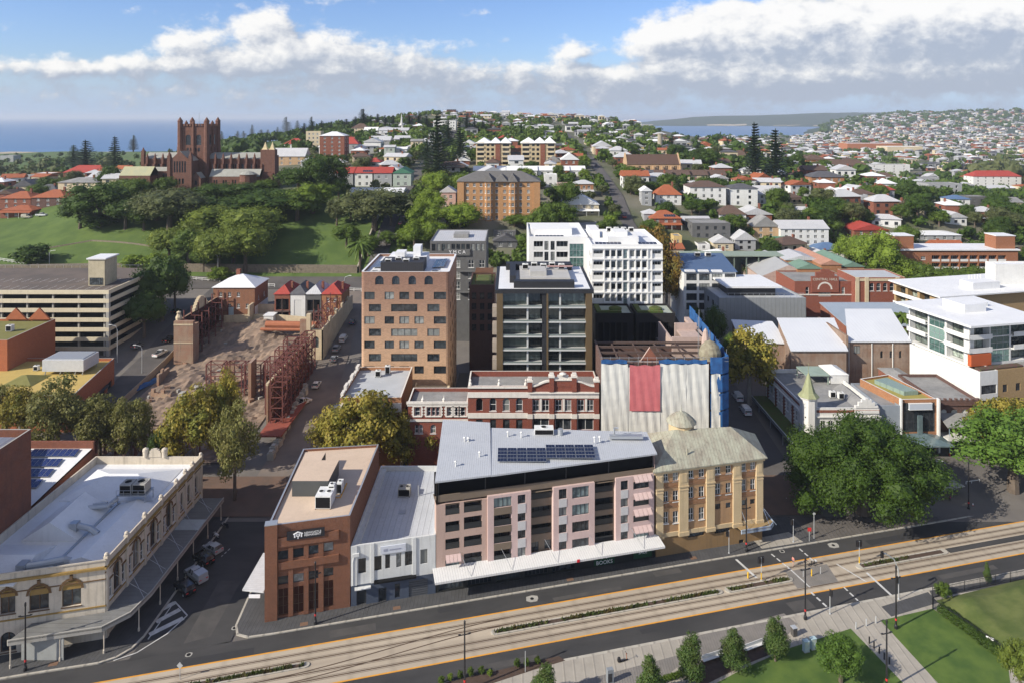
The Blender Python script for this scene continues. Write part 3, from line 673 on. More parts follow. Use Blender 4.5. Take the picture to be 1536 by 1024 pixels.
for c in(3.2,8.7,14.2,19.7):
 mb=MB();N=8
 for k in range(N):
  a0,a1=math.pi*k/N,math.pi*(k+1)/N
  for r0,r1 in((1.02,1.38),):mb.poly([(c-r0*math.cos(a0),-.1,9.0+r0*math.sin(a0)),(c-r1*math.cos(a0),-.1,9.0+r1*math.sin(a0)),(c-r1*math.cos(a1),-.1,9.0+r1*math.sin(a1)),(c-r0*math.cos(a1),-.1,9.0+r0*math.sin(a1))][::-1])
 mb.box(c-.16,c+.16,-.2,.03,9.95,10.75);mb.box(c-2.5,c-1.2,-.12,.03,8.5,8.75);mb.box(c+1.2,c+2.5,-.12,.03,8.5,8.75);edge_obj(b,ft[1],ft[2],mb,'window_hood',BRTRIM)
for x0,x1,y0,y1 in((0,68,608,715),(130,218,588,698),(276,362,565,680)):
 s0,s1,h0,h1,_=fa.op(x0,x1,y0,y1,'a');c=(s0+s1)/2;r=(s1-s0)/2;mb=MB()
 for k in range(8):
  a0,a1=math.pi*k/8,math.pi*(k+1)/8;r0,r1=r+.05,r+.42
  mb.poly([(c-r0*math.cos(a0),-.08,h1-r+r0*math.sin(a0)),(c-r1*math.cos(a0),-.08,h1-r+r1*math.sin(a0)),(c-r1*math.cos(a1),-.08,h1-r+r1*math.sin(a1)),(c-r0*math.cos(a1),-.08,h1-r+r0*math.sin(a1))][::-1])
 mb.box(c-.2,c+.2,-.2,.03,h1+.25,h1+.9);edge_obj(b,ft[0],ft[1],mb,'window_hood',BRTRIM)
 mb=MB();mb.box(s0+.05,s1-.05,-.0,.3,h1-r*1.05,h1-r*.15);edge_obj(b,ft[0],ft[1],mb,'blind',OCHRE,-.06)
# curved pediment at the back parapet
mb=MB()
for k in range(10):
 a0,a1=math.pi*k/10,math.pi*(k+1)/10;mb.prism([(12.0-1.3*math.cos(a0),37.9),(12.0-1.3*math.cos(a1),37.9),(12.0-1.3*math.cos(a1),38.3),(12.0-1.3*math.cos(a0),38.3)],12.1,12.3+1.5*(math.sin(a0)+math.sin(a1))/2)
for x in(10.1,13.9):mb.lathe([(.5,12.1),(.55,13.2),(.62,13.3),(.55,13.7),(.0,14.0)],x,38.1,10)
mb.build('pediment',CRM,b)
# white folded roofs inside the parapet, ducts and plant
mb=MB();mb.hip(1.5,18.5,24.5,36,10.7,2.0,0,0,.1);mb.build('roof',ROOFWHITE,b)
mb=MB();mb.hip(3.0,12.5,12.5,22,10.7,3.0,0,0,.1,gable='y');mb.build('roof',ROOFWHITE,b)
mb=MB();mb.hip(12.8,20.4,6.5,23,10.7,1.1,0,0,.1,gable='y');mb.build('roof',ROOFWHITE,b)
mb=MB();mb.hip(.6,9.6,1.5,11.5,10.7,1.5,0,0,.1,gable='x');mb.build('roof',ROOFWHITE,b)
mb=MB();mb.box(12.5,12.9,6,24,10.62,10.9);mb.box(9,12.5,22.3,22.8,10.62,10.95);mb.build('box_gutter',METAL,b)
mb=MB();mb.tube([(9.5,4.6,11.6),(12.0,5.2,11.7),(14.0,6.2,11.6),(14.6,7.2,10.7)],.55,10);mb.box(8.3,9.6,3.8,5.3,10.6,12.2);mb.build('duct',METAL,b)
mb=MB();mb.tube([(11.3,14.2,12.2),(13.6,13.8,12.0),(15.0,13.6,11.2)],.5,10);mb.box(10.2,11.4,13.6,14.8,10.9,12.8);mb.build('duct',METAL,b)
mb=MB();mb.box(13.0,18.2,22.5,25.6,12.5,12.65);[mb.box(x,x+.12,y,y+.12,10.6,12.5)for x in(13.1,18.0)for y in(22.6,25.4)];[mb.beam((13+i*1.3,22.5,12.65),(13+i*1.3,22.5,13.6),.06)for i in range(5)];mb.beam((13,22.5,13.6),(18.2,22.5,13.6),.06);mb.build('plant_deck',METAL,b)
hvac(b,13.3,23,12.65,2.0,2.2,1.7,1,m=CONC);hvac(b,15.6,23,12.65,2.2,2.2,1.8,1,m=CONC)
mb=MB();mb.tube([(9.0,19.5,12.1),(12.6,20.4,12.0),(13.2,22.4,12.2)],.42,8);mb.tube([(9.6,20.6,12.0),(12.2,21.2,12.0)],.35,8);mb.build('duct',METAL,b)
# verandah over the footpath
mb=MB();kx=[(-1.2+5,0)]
aw=[(-73.0,S(0,0)[1]*0+101.3),(-61.0,104.1),(-58.4,107.2),(-57.6,112),(-57.4,139.5),(-62.15,139.5),(-62.4,107.3),(-72.0,104.9)]
aw=loc2(aw,o);mb=MB();mb.prism(aw,4.0,4.22,0,0,True);mb.prism(aw[:5]+[(p[0]-.18,p[1]+.15)for p in aw[4::-1]],3.55,4.35,1,1,True);mb.build('verandah_roof',[mat('verandah_iron',(.20,.20,.195),(.14,.14,.135),.8,.4,.7,stripe=('y',.9,.3)),CONC],b)
mb=MB();mb.box(25.9-4.5,25.9,26.5,29.8,4.24,4.3);mb.build('verandah_skylight',mat('skylight_sheet',(.42,.46,.46),None,.4,1,.4),b)
for(x,y)in((-72.8,101.6),(-66.5,103.0),(-60.9,104.5),(-58.1,109),(-57.8,115),(-57.8,121),(-57.8,127),(-57.8,133),(-57.8,139)):
 mb=MB();mb.tube([(x-o[0],y-o[1],.1),(x-o[0],y-o[1],4.0)],.09,8);mb.lathe([(.16,.1),(.16,.6),(.09,.7)],x-o[0],y-o[1],8);mb.build('verandah_post',CRM,b)
for y in(110,116,122,128,134):
 mb=MB();mb.beam((21.25,y-o[1],8.2),(25.4,y-o[1]+1.5,4.25),.05);mb.beam((21.25,y-o[1]+3,8.2),(25.4,y-o[1]+.5,4.25),.05);mb.build('tie_rod',METAL,b)
mb=MB();mb.box(-72.2-o[0],-66-o[0],103.0-o[1],103.1-o[1],.2,3.6);mb.build('screen',mat('screen_mesh',(.33,.34,.33),None,.5,1,.5),b)

# --- tall brick block at the frame edge, solar roof behind
b=thing('brick_block','tall plain red brick block rising beside the white folded roofs','building',(-112,98,0))
shell(b,[(0,0),(28.4,0),(28.4,23.7),(0,23.7)],24.6,{},mat('brick_old',(.22,.075,.04),(.15,.055,.035),.9,.5,.8,course=(.086,.24),grime=.3),MEMBRANE,1.3,cap=CONC)
mb=MB();mb.hip(5,27,12,22,25.2,2.5,0,0,.2);mb.build('roof_hip',ZINC,b);mb=MB();mb.box(2,12,24.2,40,0,17.5);mb.build('rear_wing',BRICK_D,b)
b=thing('solar_shed','brick warehouse whose white sloping roof is covered with blue solar panels','building',(-108,125.5,0))
sp=[(0,0),(20.2,0),(23.2,16.6),(0,16.6)]
mb=MB();
for i,(z0,z1)in enumerate(((8.6,8.6),(8.6,12.9),(12.9,12.9),(12.9,8.6))):
 A,B=sp[i],sp[(i+1)%4];mb.poly([(*A,0),(*B,0),(*B,z1),(*A,z0)])
mb.box(0,23.2,16.3,16.75,10,14.4);mb.build('wall',BRICK,b);mb=MB();mb.poly([(.2,.1,8.7),(20.0,.1,8.7),(22.9,16.3,13.0),(.2,16.3,13.0)]);mb.build('roof',ROOFWHITE,b)
for j,(n,x)in enumerate(((6,10.5),(6,10.8),(7,10.6),(7,11.0),(6,12.2),(8,11.6))):panels(b,(x,.8+j*2.6,8.85+(.8+j*2.6)*.265),(1,0,0),(0,1,.265),n,1,1.1,2.1,m=mat('solar_panel_blue',(.014,.028,.12),(.010,.02,.09),.2,.5,.5,spec=.5))

# --- brick office building with the house emblem sign
BO=mat('office_brick',(.235,.095,.05),(.18,.075,.04),.9,.8,.6,course=(.086,.24),grime=.2)
fo=[(-38.9,111.4),(-26.45,114.38),(-26.5,139.3),(-41,137.4)];o=(-38.9,111.4,0);ft=loc2(fo,o)
b=thing('office_building','red brown brick office with buff flat roof and house emblem sign','building',o)
fa=Face(fo[0],fo[1],400,630,2.767);fr=[]
for(x0,x1),dy in zip(((47,90),(110,154),(174,215),(236,277)),(12,2,-10,-22)):
 fr+=[fa.op(x0,x1,685+dy,795+dy,'wbrown'),fa.op(x0,x1,633+dy,668+dy,'p'),fa.op(x0,x1,528+dy,565+dy,'p')]
BUFF=mat('buff_membrane',(.60,.47,.36),(.53,.41,.31),.9,.2,.7,grime=.1)
shell(b,ft,14.6,{0:fr,3:[(c-.8,c+.8,z,z+1.6,'p')for c in(4,9,14,19)for z in(5.5,9.5)]},BO,BUFF,.45,cap=METAL)
mb=MB();mb.box(1.6,11.0,-.35,.03,11.55,13.0);mb.box(1.6,11.0,-.35,.03,7.95,9.1);edge_obj(b,ft[0],ft[1],mb,'spandrel',BO)
mb=MB();mb.box(-.4,1.5,-.5,.8,0,15.3);edge_obj(b,ft[0],ft[1],mb,'corner_pier',BO);mb=MB();mb.box(-.42,1.52,-.52,.82,15.3,15.42);edge_obj(b,ft[0],ft[1],mb,'coping',METAL)
for(x0,x1)in((90,110),(154,174),(215,236)):
 s0=fa.at(x0,700)[0];s1=fa.at(x1,700)[0];mb=MB();mb.box(s0,s1,-.2,.03,.2,11.5);edge_obj(b,ft[0],ft[1],mb,'brick_pier',BO)
s0,zt=fa.at(84,462);s1,zt2=fa.at(241,445);zb_=fa.at(84,492)[1]
mb=MB();mb.box(s0,s1,-.5,-.36,zt-1.15,zt+.25);sg=edge_obj(b,ft[0],ft[1],mb,'sign_board',plain('sign_black',(.02,.02,.025),.4))
LET=plain('lettering_white',(.85,.85,.85),.5)
zc=zt-.45;mb=MB();cx_=s0+1.75
for k in range(7): # the house emblem: a roof arch with a door in it
 pass
mb.prism([(0,0)]*0 or[(cx_-.62,-.55),(cx_-.42,-.55),(cx_-.42,-.51),(cx_-.62,-.51)],zc-.35,zc+.22);mb.prism([(cx_+.42,-.55),(cx_+.62,-.55),(cx_+.62,-.51),(cx_+.42,-.51)],zc-.35,zc+.22)
mb.beam((cx_-.72,-.53,zc+.18),(cx_+.02,-.53,zc+.52),.16);mb.beam((cx_-.02,-.53,zc+.52),(cx_+.72,-.53,zc+.18),.16)
mb.box(cx_-.3,cx_-.16,-.55,-.51,zc-.2,zc+.12);mb.box(cx_+.16,cx_+.3,-.55,-.51,zc-.2,zc+.12);mb.box(cx_-.3,cx_+.3,-.55,-.511,zc+.1,zc+.22);mb.box(cx_-.16,cx_+.16,-.548,-.512,zc-.2,zc-.08);mb.box(cx_-.08,cx_+.06,-.546,-.514,zc-.58,zc-.2);edge_obj(b,ft[0],ft[1],mb,'emblem',LET)
a_=ang(ft[0],ft[1])
for tx,dz in(('NEWCASTLE',.17),('PERMANENT',-.2)):text(b,tx,.46,(ft[0][0]+math.cos(a_)*(s0+4.0)+math.sin(a_)*.52,ft[0][1]+math.sin(a_)*(s0+4.0)-math.cos(a_)*.52,zc+dz),a_,LET)
mb=MB();mb.prism([(.9,9.5),(7.2,9.5),(7.2,16.8),(.4,16.8)],14.62,17.3,0,1);mb.prism([(.3,16.83),(3.8,16.83),(3.8,20.5),(.0,20.5)],14.62,17.0,0,1);mb.build('roof_plantroom',[plain('plantroom_grey',(.07,.075,.075)),BUFF],b)
hvac(b,6.0,5.5,14.6,2.6,3.2,2.2,2);hvac(b,7.5,8.2,14.6,1.0,1.2,2.6,1);hvac(b,8.4,10.2,14.6,.9,1.6,1.9,1)
mb=MB();mb.box(9.2,9.45,9,14,14.605,14.62);mb.box(7.3,9.2,9,9.25,14.605,14.62);mb.build('walkway_line',PAINT_O,b)
mb=MB();mb.prism([(-4.6,1.5),(-1.0,1.0),(-.9,11),(-4.6,11)],3.7,3.95,0,0,True);mb.build('awning',mat('awning_white',(.62,.63,.64),None,.6,1,.4,stripe=('y',.5,.2)),b)
mb=MB();mb.box(-3.2,-1.4,.55,.7,3.2,3.7);mb.build('hanging_sign',LET,b)

# --- low white shop
fo=[(-26.35,114.45),(-12.85,117.65),(-14.3,141),(-26.4,141)];o=(-26.35,114.45,0);ft=loc2(fo,o)
b=thing('shop','low white shop with grey sheet roof and slate blue ground floor','shop',o)
fa=Face(fo[0],fo[1],400,630,2.767);NAVY=mat('slate_blue_paint',(.075,.095,.135),(.06,.07,.10),.6,.8,.5);SHW=mat('shop_white',(.66,.67,.66),(.56,.57,.55),.8,.5,.5,grime=.2)
fr=[fa.op(380,412,572,634,'p'),fa.op(445,477,562,622,'p2'),fa.op(492,512,556,614,'p'),fa.op(538,558,550,608,'p'),fa.op(574,604,542,601,'p2'),fa.op(638,667,534,594,'p'),
      fa.op(373,414,700,775,'d'),fa.op(464,497,694,755,'d'),fa.op(532,553,676,735,'p'),fa.op(590,668,660,735,'roll')]
shell(b,ft,9.0,{0:fr},SHW,mat('sheet_grey_roof',(.52,.54,.57),(.43,.45,.48),.6,.2,.6,stripe=('x',1.0,.25),grime=.15),.95,bands=[(0,1),(3.5,0)],mats=[SHW,NAVY],cap=SHW)
for x0,x1 in((345,375),(432,446),(605,620)):
 s0=fa.at(x0,600)[0];s1=fa.at(x1,600)[0];mb=MB();mb.box(max(0,s0),s1,-.14,.03,3.5,9.95);edge_obj(b,ft[0],ft[1],mb,'pilaster',SHW)
s0,z_=fa.at(472,530);s1,_=fa.at(577,515);mb=MB();mb.box(s0,s1,-.25,-.05,z_-.9,z_+.35);edge_obj(b,ft[0],ft[1],mb,'sign_board',mat('sign_pale',(.62,.65,.72),None,.5,1,.3))
mb=MB();mb.box((s0+s1)/2-.6,(s0+s1)/2+1.3,-.28,-.252,z_-.42,z_-.22);mb.box(s0+.5,s0+1.2,-.28,-.252,z_-.5,z_-.1);edge_obj(b,ft[0],ft[1],mb,'sign_print',plain('sign_grey',(.30,.32,.40)))
mb=MB();mb.box(3.7,10.6,-.7,.03,3.55,3.85);edge_obj(b,ft[0],ft[1],mb,'ledge',DARK);mb=MB();mb.box(.6,3.2,-.8,.03,3.05,3.15);edge_obj(b,ft[0],ft[1],mb,'door_hood',SHW)
mb=MB();mb.box(.3,1.3,-.4,.03,8.3,8.8);mb.tube([(.5,-.12,8.3),(.3,-.12,7.4),(.3,-.12,3.6)],.12,6);edge_obj(b,ft[0],ft[1],mb,'downpipe',SHW)
hvac(b,5.0,16.5,9.0,2.2,1.8,1.6,2,m=CONC);mb=MB();mb.tube([(8.8,17,9),(8.8,17,11)],.12,8);mb.build('vent_pipe',METAL,b);mb=MB();mb.box(6,7.2,11,12.2,9.0,9.12);mb.build('roof_hatch',METAL,b);mb=MB();mb.box(.05,1.1,.3,26.3,9.0,9.5);mb.build('box_gutter',SHW,b)

# --- pink apartment building
PINK=mat('pink_render',(.60,.45,.42),(.53,.39,.365),.9,.35,.5,grime=.10);PINKT=mat('tan_pink_render',(.50,.36,.30),(.44,.31,.26),.9,.35,.5,grime=.12);BRN=mat('brown_render',(.20,.155,.115),(.16,.125,.09),.9,.4,.5);PALE=mat('pale_panel',(.58,.57,.57),None,.8,1,.3)
fo=[(-12.75,117.7),(25.95,127.25),(25.95,133.6),(-4.3,134.2),(-13.4,136.4)];o=(*fo[0],0);ft=loc2(fo,o)
b=thing('apartment_building','pink rendered apartment block with zinc roof of solar panels above bookshop','building',o)
fa=Face(fo[0],fo[1],630,600,3.4135);A,B=ft[0],ft[1];X=lambda x:fa.at(x,600)[0]
segs=[(75,345,1,0.0,14.85,[((130,203),((520,585),(618,672),(706,760),(812,855)),('b','b','b','pv3')),((225,317),((506,570),(592,655),(690,745),(778,835)),('b','b','b','b'))]),
  (345,566,0,.35,15.35,[((376,466),((490,540),(577,635),(668,722),(757,815)),('pv','b','b','b')),((498,538),((477,522),(570,612),(657,700),(745,795)),('p2',)*4)]),
  (566,680,2,-.6,15.2,[((570,677),((462,512),(550,605),(640,692)),('b3',)*3),((570,612),((735,785),),('pv3',)),((642,677),((722,768),),('p',))]),
  (680,891,0,.35,15.35,[((708,748),((448,498),(540,585),(627,672),(715,757)),('p2',)*4),((776,862),((435,492),(525,580),(612,665),(700,750)),('pv',)*4)]),
  (891,1000,2,-.6,15.2,[((894,995),((415,478),(507,570),(597,645),(680,735)),('b3',)*4)]),
  (1000,1196,0,.2,15.5,[((1026,1063),((408,455),(497,540),(583,625),(667,707)),('p2',)*4),((1090,1170),((410,448),(500,535),(582,615),(670,705)),('pv','b','b','pv'))])]
mb=MB();dv=Vector((B[0]-A[0],B[1]-A[1])).normalized();RAILM=plain('rail_glass',(.035,.038,.04),.15)
for x0,x1,mi,off,top,cols in segs:
 s0,s1=max(0,X(x0)),min(fa.L,X(x1));ops=[]
 for(c0,c1),rows,st in cols:
  for(y0,y1),q in zip(rows,st):o_=fa.op(c0,c1,y0,y1,q);ops.append((o_[0]-s0,o_[1]-s0,o_[2],o_[3],q))
 P0=(A[0]+dv.x*s0,A[1]+dv.y*s0);P1=(A[0]+dv.x*s1,A[1]+dv.y*s1)
 ops=facade(mb,P0,P1,3.6,top,ops,mi,off=off);windows(b,P0,P1,ops,off=off,rail=RAILM if True else None)
 n=(dv.y*off,-dv.x*off);q=(-dv.y*2,dv.x*2)
 for p in(P0,P1):mb.poly([(p[0]+n[0],p[1]+n[1],3.6),(p[0]+n[0],p[1]+n[1],top),(p[0]+q[0],p[1]+q[1],top),(p[0]+q[0],p[1]+q[1],3.6)],mi)
 a,c=(P0[0]+n[0],P0[1]+n[1]),(P1[0]+n[0],P1[1]+n[1]);mb.poly([(*a,top),(*c,top),(P1[0]+q[0]*.2,P1[1]+q[1]*.2,top),(P0[0]+q[0]*.2,P0[1]+q[1]*.2,top)],mi)
for i in range(1,5):
 p,r_=ft[i],ft[(i+1)%5];mb.poly([(*p,0),(*r_,0),(*r_,19.2),(*p,19.2)],0 if i==1 else 2)
mb.build('wall',[PINK,PINKT,BRN],b)
for x0,x1,rows in((498,538,((522,570),(612,657),(700,745))),(708,748,((498,540),(585,627),(672,715))),(1026,1063,((455,497),(540,583),(625,667)))):
 for y0,y1 in rows:
  s0,s1,h0,h1,_=fa.op(x0,x1,y0,y1,'p');mb=MB();mb.box(s0,s1,-.40 if x0<1000 else-.25,-.36 if x0<1000 else-.21,h0,h1);edge_obj(b,A,B,mb,'spandrel_panel',PALE)
for x0,x1,rows in((376,466,((540,577),(635,668),(722,757))),):
 for y0,y1 in rows:
  s0,s1,h0,h1,_=fa.op(x0,x1,y0,y1,'p');mb=MB();mb.box(s0,s1,-.38,-.36,h0,h1);edge_obj(b,A,B,mb,'spandrel_panel',BRN)
for(x0,x1,y)in((1090,1180,400),(1090,1180,490),(1090,1180,572),(1090,1180,658),(130,208,805)):
 s0,s1,h0,h1,_=fa.op(x0,x1,y-22,y,'p');mb=MB()
 for k in range(4):a0=s0+(s1-s0)*k/4;mb.poly([(a0,-.2,h1),(a0+(s1-s0)/4-.05,-.2,h1),(a0+(s1-s0)/4-.05,-1.1,h1-.7),(a0,-1.1,h1-.7)][::-1]);mb.poly([(a0,-1.1,h1-.7),(a0+(s1-s0)/4-.05,-1.1,h1-.7),(a0+(s1-s0)/4-.05,-1.12,h1-.85),(a0,-1.12,h1-.85)])
 edge_obj(b,A,B,mb,'window_awning',PINK)
# set-back top floor, terrace, roof
mb=MB();Ls_=fa.L;facade(mb,(A[0]-dv.y*2.6,A[1]+dv.x*2.6),(B[0]-dv.y*1.2,B[1]+dv.x*1.2),15.0,19.2,[],0);mb.poly([(A[0],A[1],14.6),(B[0],B[1],15.0),(B[0]-1,B[1]+4,15.0),(A[0]-1,A[1]+4,14.6)],1);mb.build('top_floor_wall',[DARK,BRN],b)
for i in range(9):
 s=2.5+i*3.9;p=(A[0]+dv.x*s-dv.y*(2.5-i*.13),A[1]+dv.y*s+dv.x*(2.5-i*.13),15.3);put('glass_door',winmesh(3.5,3.1,'p4'),b,p,ang(A,B))
mb=MB();mb.box(.3,Ls_-.1,.15,.3,15.2,16.35);edge_obj(b,A,B,mb,'terrace_parapet',BRN)
for s in(.4,8.5,15.5,23,31):mb=MB();mb.beam((s,.3,15.2),(s,.1,19.3),.14);edge_obj(b,A,B,mb,'roof_strut',FRAME_D)
zf=19.35;mb=MB()
R1=[(A[0]-.1,A[1]-1.0,zf),(A[0]+9.2,A[1]+1.2,zf),(A[0]+8.5,A[1]+18.2,zf+1.5),(A[0]-.8,A[1]+19.3,zf+1.6)]
R2=[(A[0]+9.2,A[1]+1.2,zf-.05),(B[0]+.3,B[1]-.6,zf-.05),(B[0]-.2,B[1]+6.6,zf+.6),(A[0]+8.6,A[1]+16.7,zf+1.15)]
for Q in(R1,R2):
 lo=[(p[0],p[1],p[2]-.28)for p in Q];mb.poly(Q);mb.poly(lo[::-1])
 for i in range(4):j=(i+1)%4;mb.poly([lo[i],lo[j],Q[j],Q[i]])
mb.build('roof',mat('roof_zinc_fine',(.47,.49,.52),(.40,.42,.45),.5,.2,.5,stripe=('x',.38,.35),grime=.12),b)
slope=(R2[3][2]-R2[0][2])/(R2[3][1]-R2[0][1])
panels(b,(10.2,4.9,zf+.35),(1,0,.0),(0,1,slope),5,4,1.66,1.02,.08);panels(b,(10.2+5*1.74,6.0,zf+.42),(1,0,0),(0,1,slope),5,4,1.66,1.02,.08)
hvac(b,17.0,14.2,zf+.7,3.6,1.8,1.3,1);mb=MB();mb.tube([(21.9,14.6,20),(21.9,14.6,21.2)],.5,10);mb.build('roof_fan',METAL,b)
mb=MB();mb.box(31,37.2,12.8,13.9,zf+.75,zf+1.2);mb.beam((31,13,zf+1.2),(37,13.2,zf+2.0),.08);mb.tube([(32.0,14.2,zf+.5),(32.0,14.2,zf+2.2),(32.8,14.2,zf+2.2)],.2,8);mb.build('roof_plant',METAL,b)
for x,y in((4,11.5),(4.7,11.4),(12,13.6),(14.5,13.4),(28,11.6),(29,11.8),(3,3.5),(7,6.5)):mb=MB();mb.tube([(x,y,zf+y*.06),(x,y,zf+y*.06+.9)],.12,8);mb.lathe([(.22,zf+y*.06+.8),(.3,zf+y*.06+.95),(.0,zf+y*.06+1.15)],x,y,8);mb.build('roof_vent',WHITE,b)
# white street awning, dark shopfronts with signs under it
mb=MB();s0=-.6;
for a,c in((s0,Ls_+.5),):mb.v+=[(a,.05,4.35),(c,.05,4.35),(c,-3.2,3.95),(a,-3.2,3.95),(a,.05,4.15),(c,.05,4.15),(c,-3.2,3.6),(a,-3.2,3.6)];mb.f+=[(3,2,1,0),(4,5,6,7),(7,6,2,3),(4,7,3,0),(6,5,1,2)];mb.m+=[0]*5
edge_obj(b,A,B,mb,'awning',mat('awning_corrugated',(.70,.70,.69),(.6,.6,.6),.6,.6,.4,stripe=('x',.42,.4)))
for s in(4,11,19,27,35):mb=MB();mb.beam((s,-.02,6.4),(s+1.4,-3.0,4.05),.05);edge_obj(b,A,B,mb,'tie_rod',METAL)
mb=MB();o_=[(i*5+.4,i*5+4.6,.3,3.2,'s')for i in range(5)];o_=facade(mb,A,B,0,3.62,o_+[(38.0,39.6,.2,2.8,'d')],0,off=0.);windows(b,A,B,o_);mb.build('shop_wall',plain('shopfront_black',(.02,.022,.022),.5),b)
SGN=plain('sign_green',(.012,.06,.03),.5)
s0,z0_=fa.at(890,858);s1,_=fa.at(995,850);mb=MB();mb.box(s0,s1,-.12,-.02,.35,3.5);edge_obj(b,A,B,mb,'sign_board',SGN)
s2,s3=fa.at(1092,800)[0],fa.at(1186,800)[0];mb=MB();mb.box(s2,s3,-.12,-.02,.5,3.2);edge_obj(b,A,B,mb,'sign_board',SGN)
def on(s,z,out=.15):return(A[0]+dv.x*s+dv.y*out,A[1]+dv.y*s-dv.x*out,z)
text(b,'BOOKS',.95,on((s0+s1)/2,.8),ang(A,B),LET);text(b,'10',1.7,on((s0+s1)/2,2.0),ang(A,B),LET);text(b,'SALE',.8,on((s2+s3)/2,1.5),ang(A,B),LET)
mb=MB();s5=fa.at(780,780)[0];mb.box(s5-.25,s5+.25,-3.26,-3.21,3.6,4.1);edge_obj(b,A,B,mb,'awning_badge',plain('badge_red',(.6,.02,.03)))

# --- yellow pilastered corner building with copper green roof
YEL=mat('yellow_stucco',(.61,.475,.29),(.52,.40,.23),.9,.5,.5,grime=.22);TAN=mat('tan_stucco',(.42,.26,.14),(.36,.22,.115),.9,.5,.5,grime=.15);BRWN=mat('brown_base',(.30,.19,.09),(.24,.155,.075),.9,.3,.6,grime=.25);REDT=mat('terracotta_trim',(.32,.17,.09),None,.9,1,.5)
fo=[(26.15,127.3),(47.4,132.6),(48.6,141.5),(27,141.5)];o=(*fo[0],0);ft=loc2(fo,o);A,B=ft[0],ft[1]
b=thing('corner_building','yellow stucco corner building with tall pilasters and weathered copper green roof','building',o)
fa=Face(fo[0],fo[1],950,600,3.4133);fr=[]
for cols,rows in((((152,178),(202,230)),((368,415),(465,520),(570,630))),(((281,307),(335,362)),((350,397),(443,500),(550,612))),(((419,445),(473,499)),((330,377),(425,482))),(((551,575),(599,623)),((315,360),(405,462)))):
 for k,c in enumerate(cols):fr+=[fa.op(*c,y0-4*k,y1-4*k,'w2')for y0,y1 in rows]
fr+=[fa.op(419,445,528,556,'p'),fa.op(473,499,522,550,'p'),fa.op(553,576,510,536,'p'),fa.op(598,623,504,530,'p'),fa.op(281,362,674,696,'p4'),fa.op(418,493,654,676,'p4'),fa.op(541,566,712,730,'d')]
sd_=[(c-.6,c+.6,z,z+1.7,'w2')for c in(2.2,5,7.6)for z in(4.6,8.2,12.2)]
shell(b,ft,15.9,{0:fr,1:sd_},TAN,None,0,bands=[(0,1),(3.75,0)],mats=[TAN,BRWN])
for x0,x1 in((108,150),(232,278),(371,413),(508,550),(626,668)):
 s0,s1=max(0,fa.at(x0,500)[0]),min(fa.L,fa.at(x1,500)[0]);mb=MB();mb.box(s0,s1,-.32,.03,3.4,15.2);mb.box(s0-.1,s1+.1,-.42,.03,12.3,12.55);mb.box(s0-.12,s1+.12,-.45,.03,3.4,4.1);mb.box(s0+.3,s1-.3,-.38,-.3,13.2,14.8);mb.box(s0-.05,s1+.05,-.38,.03,11.7,11.9);edge_obj(b,A,B,mb,'pilaster',YEL)
band(b,A,B,15.2,15.8,.35,YEL);band(b,A,B,3.55,4.3,.18,YEL,'string_course');band(b,B,ft[2],15.2,15.8,.35,YEL);band(b,B,ft[2],3.55,4.3,.18,YEL,'string_course')
for z in(9.8,13.4):
 for x0,x1 in((150,232),(278,371),(413,508),(550,626)):s0,s1=fa.at(x0,500)[0],fa.at(x1,500)[0];mb=MB();mb.box(s0+.01,s1-.01,-.1,.03,z,z+.16);mb.box(s0+.3,s1-.3,-.06,.03,z-.75,z-.2);mb.box(s0+.01,s1-.01,-.08,.03,z-1.0,z-.88);edge_obj(b,A,B,mb,'spandrel_moulding',REDT)
COP=mat('copper_roof',(.40,.40,.31),(.27,.235,.185),.8,.9,.9,stretch=(.8,.25,.5),stripe=('x',.62,.35),grime=.35)
mb=MB();e=[(A[0]-.6,A[1]-.75,15.9),(B[0]+.8,B[1]-.55,15.9),(ft[2][0]+.7,ft[2][1]+.5,15.9),(ft[3][0]-.5,ft[3][1]+.5,15.9)];r1=(5.4,8.3,19.6);r2=(16.6,9.6,19.6)
for p in([e[0],e[1],r2,r1],[e[1],e[2],r2],[e[2],e[3],r1,r2],[e[3],e[0],r1]):mb.poly(p)
lo=[(p[0],p[1],p[2]-.22)for p in e]
for i in range(4):j=(i+1)%4;mb.poly([lo[i],lo[j],e[j],e[i]])
mb.poly(lo[::-1]);mb.build('roof',COP,b)
mb=MB();mb.lathe([(2.5,18.2),(2.5,20.2),(2.75,20.25)],7.2,10.6,12);mb.build('dome_drum',YEL,b);mb=MB();mb.lathe([(3.0,20.2),(2.3,21.0),(1.2,21.8),(.25,22.2),(.08,22.4),(.05,23.4),(0,23.4)],7.2,10.6,12);mb.build('dome',COP,b)
mb=MB();mb.tube([(6.5,3.2,16.8),(6.5,3.2,18.4)],.14,8);mb.build('vent_pipe',COP,b)
s0=fa.at(527,650)[0];cs=[(s0,-1.9),(fa.L+.6,-1.9),(fa.L+2.0,-.8),(fa.L+2.2,3.0),(fa.L,3.0),(fa.L+.02,-.02),(s0,-.02)]
mb=MB();mb.prism(cs,3.4,3.55,0,0,True);mb.prism(cs[:4]+[(p[0]-.12,p[1]+.12)for p in cs[3::-1]],3.0,3.75,1,1,True)
for s in(s0+1,fa.L,fa.L+1.4):mb.beam((min(s,fa.L),-.05,6.4),(s+.5,-1.7,3.6),.05,m=1)
edge_obj(b,A,B,mb,'awning',[mat('awning_timber',(.34,.24,.12),None,.9,1,.6),mat('awning_fascia',(.40,.46,.50),(.10,.16,.35),.5,1.1,.9,stretch=(1,1,.2))])
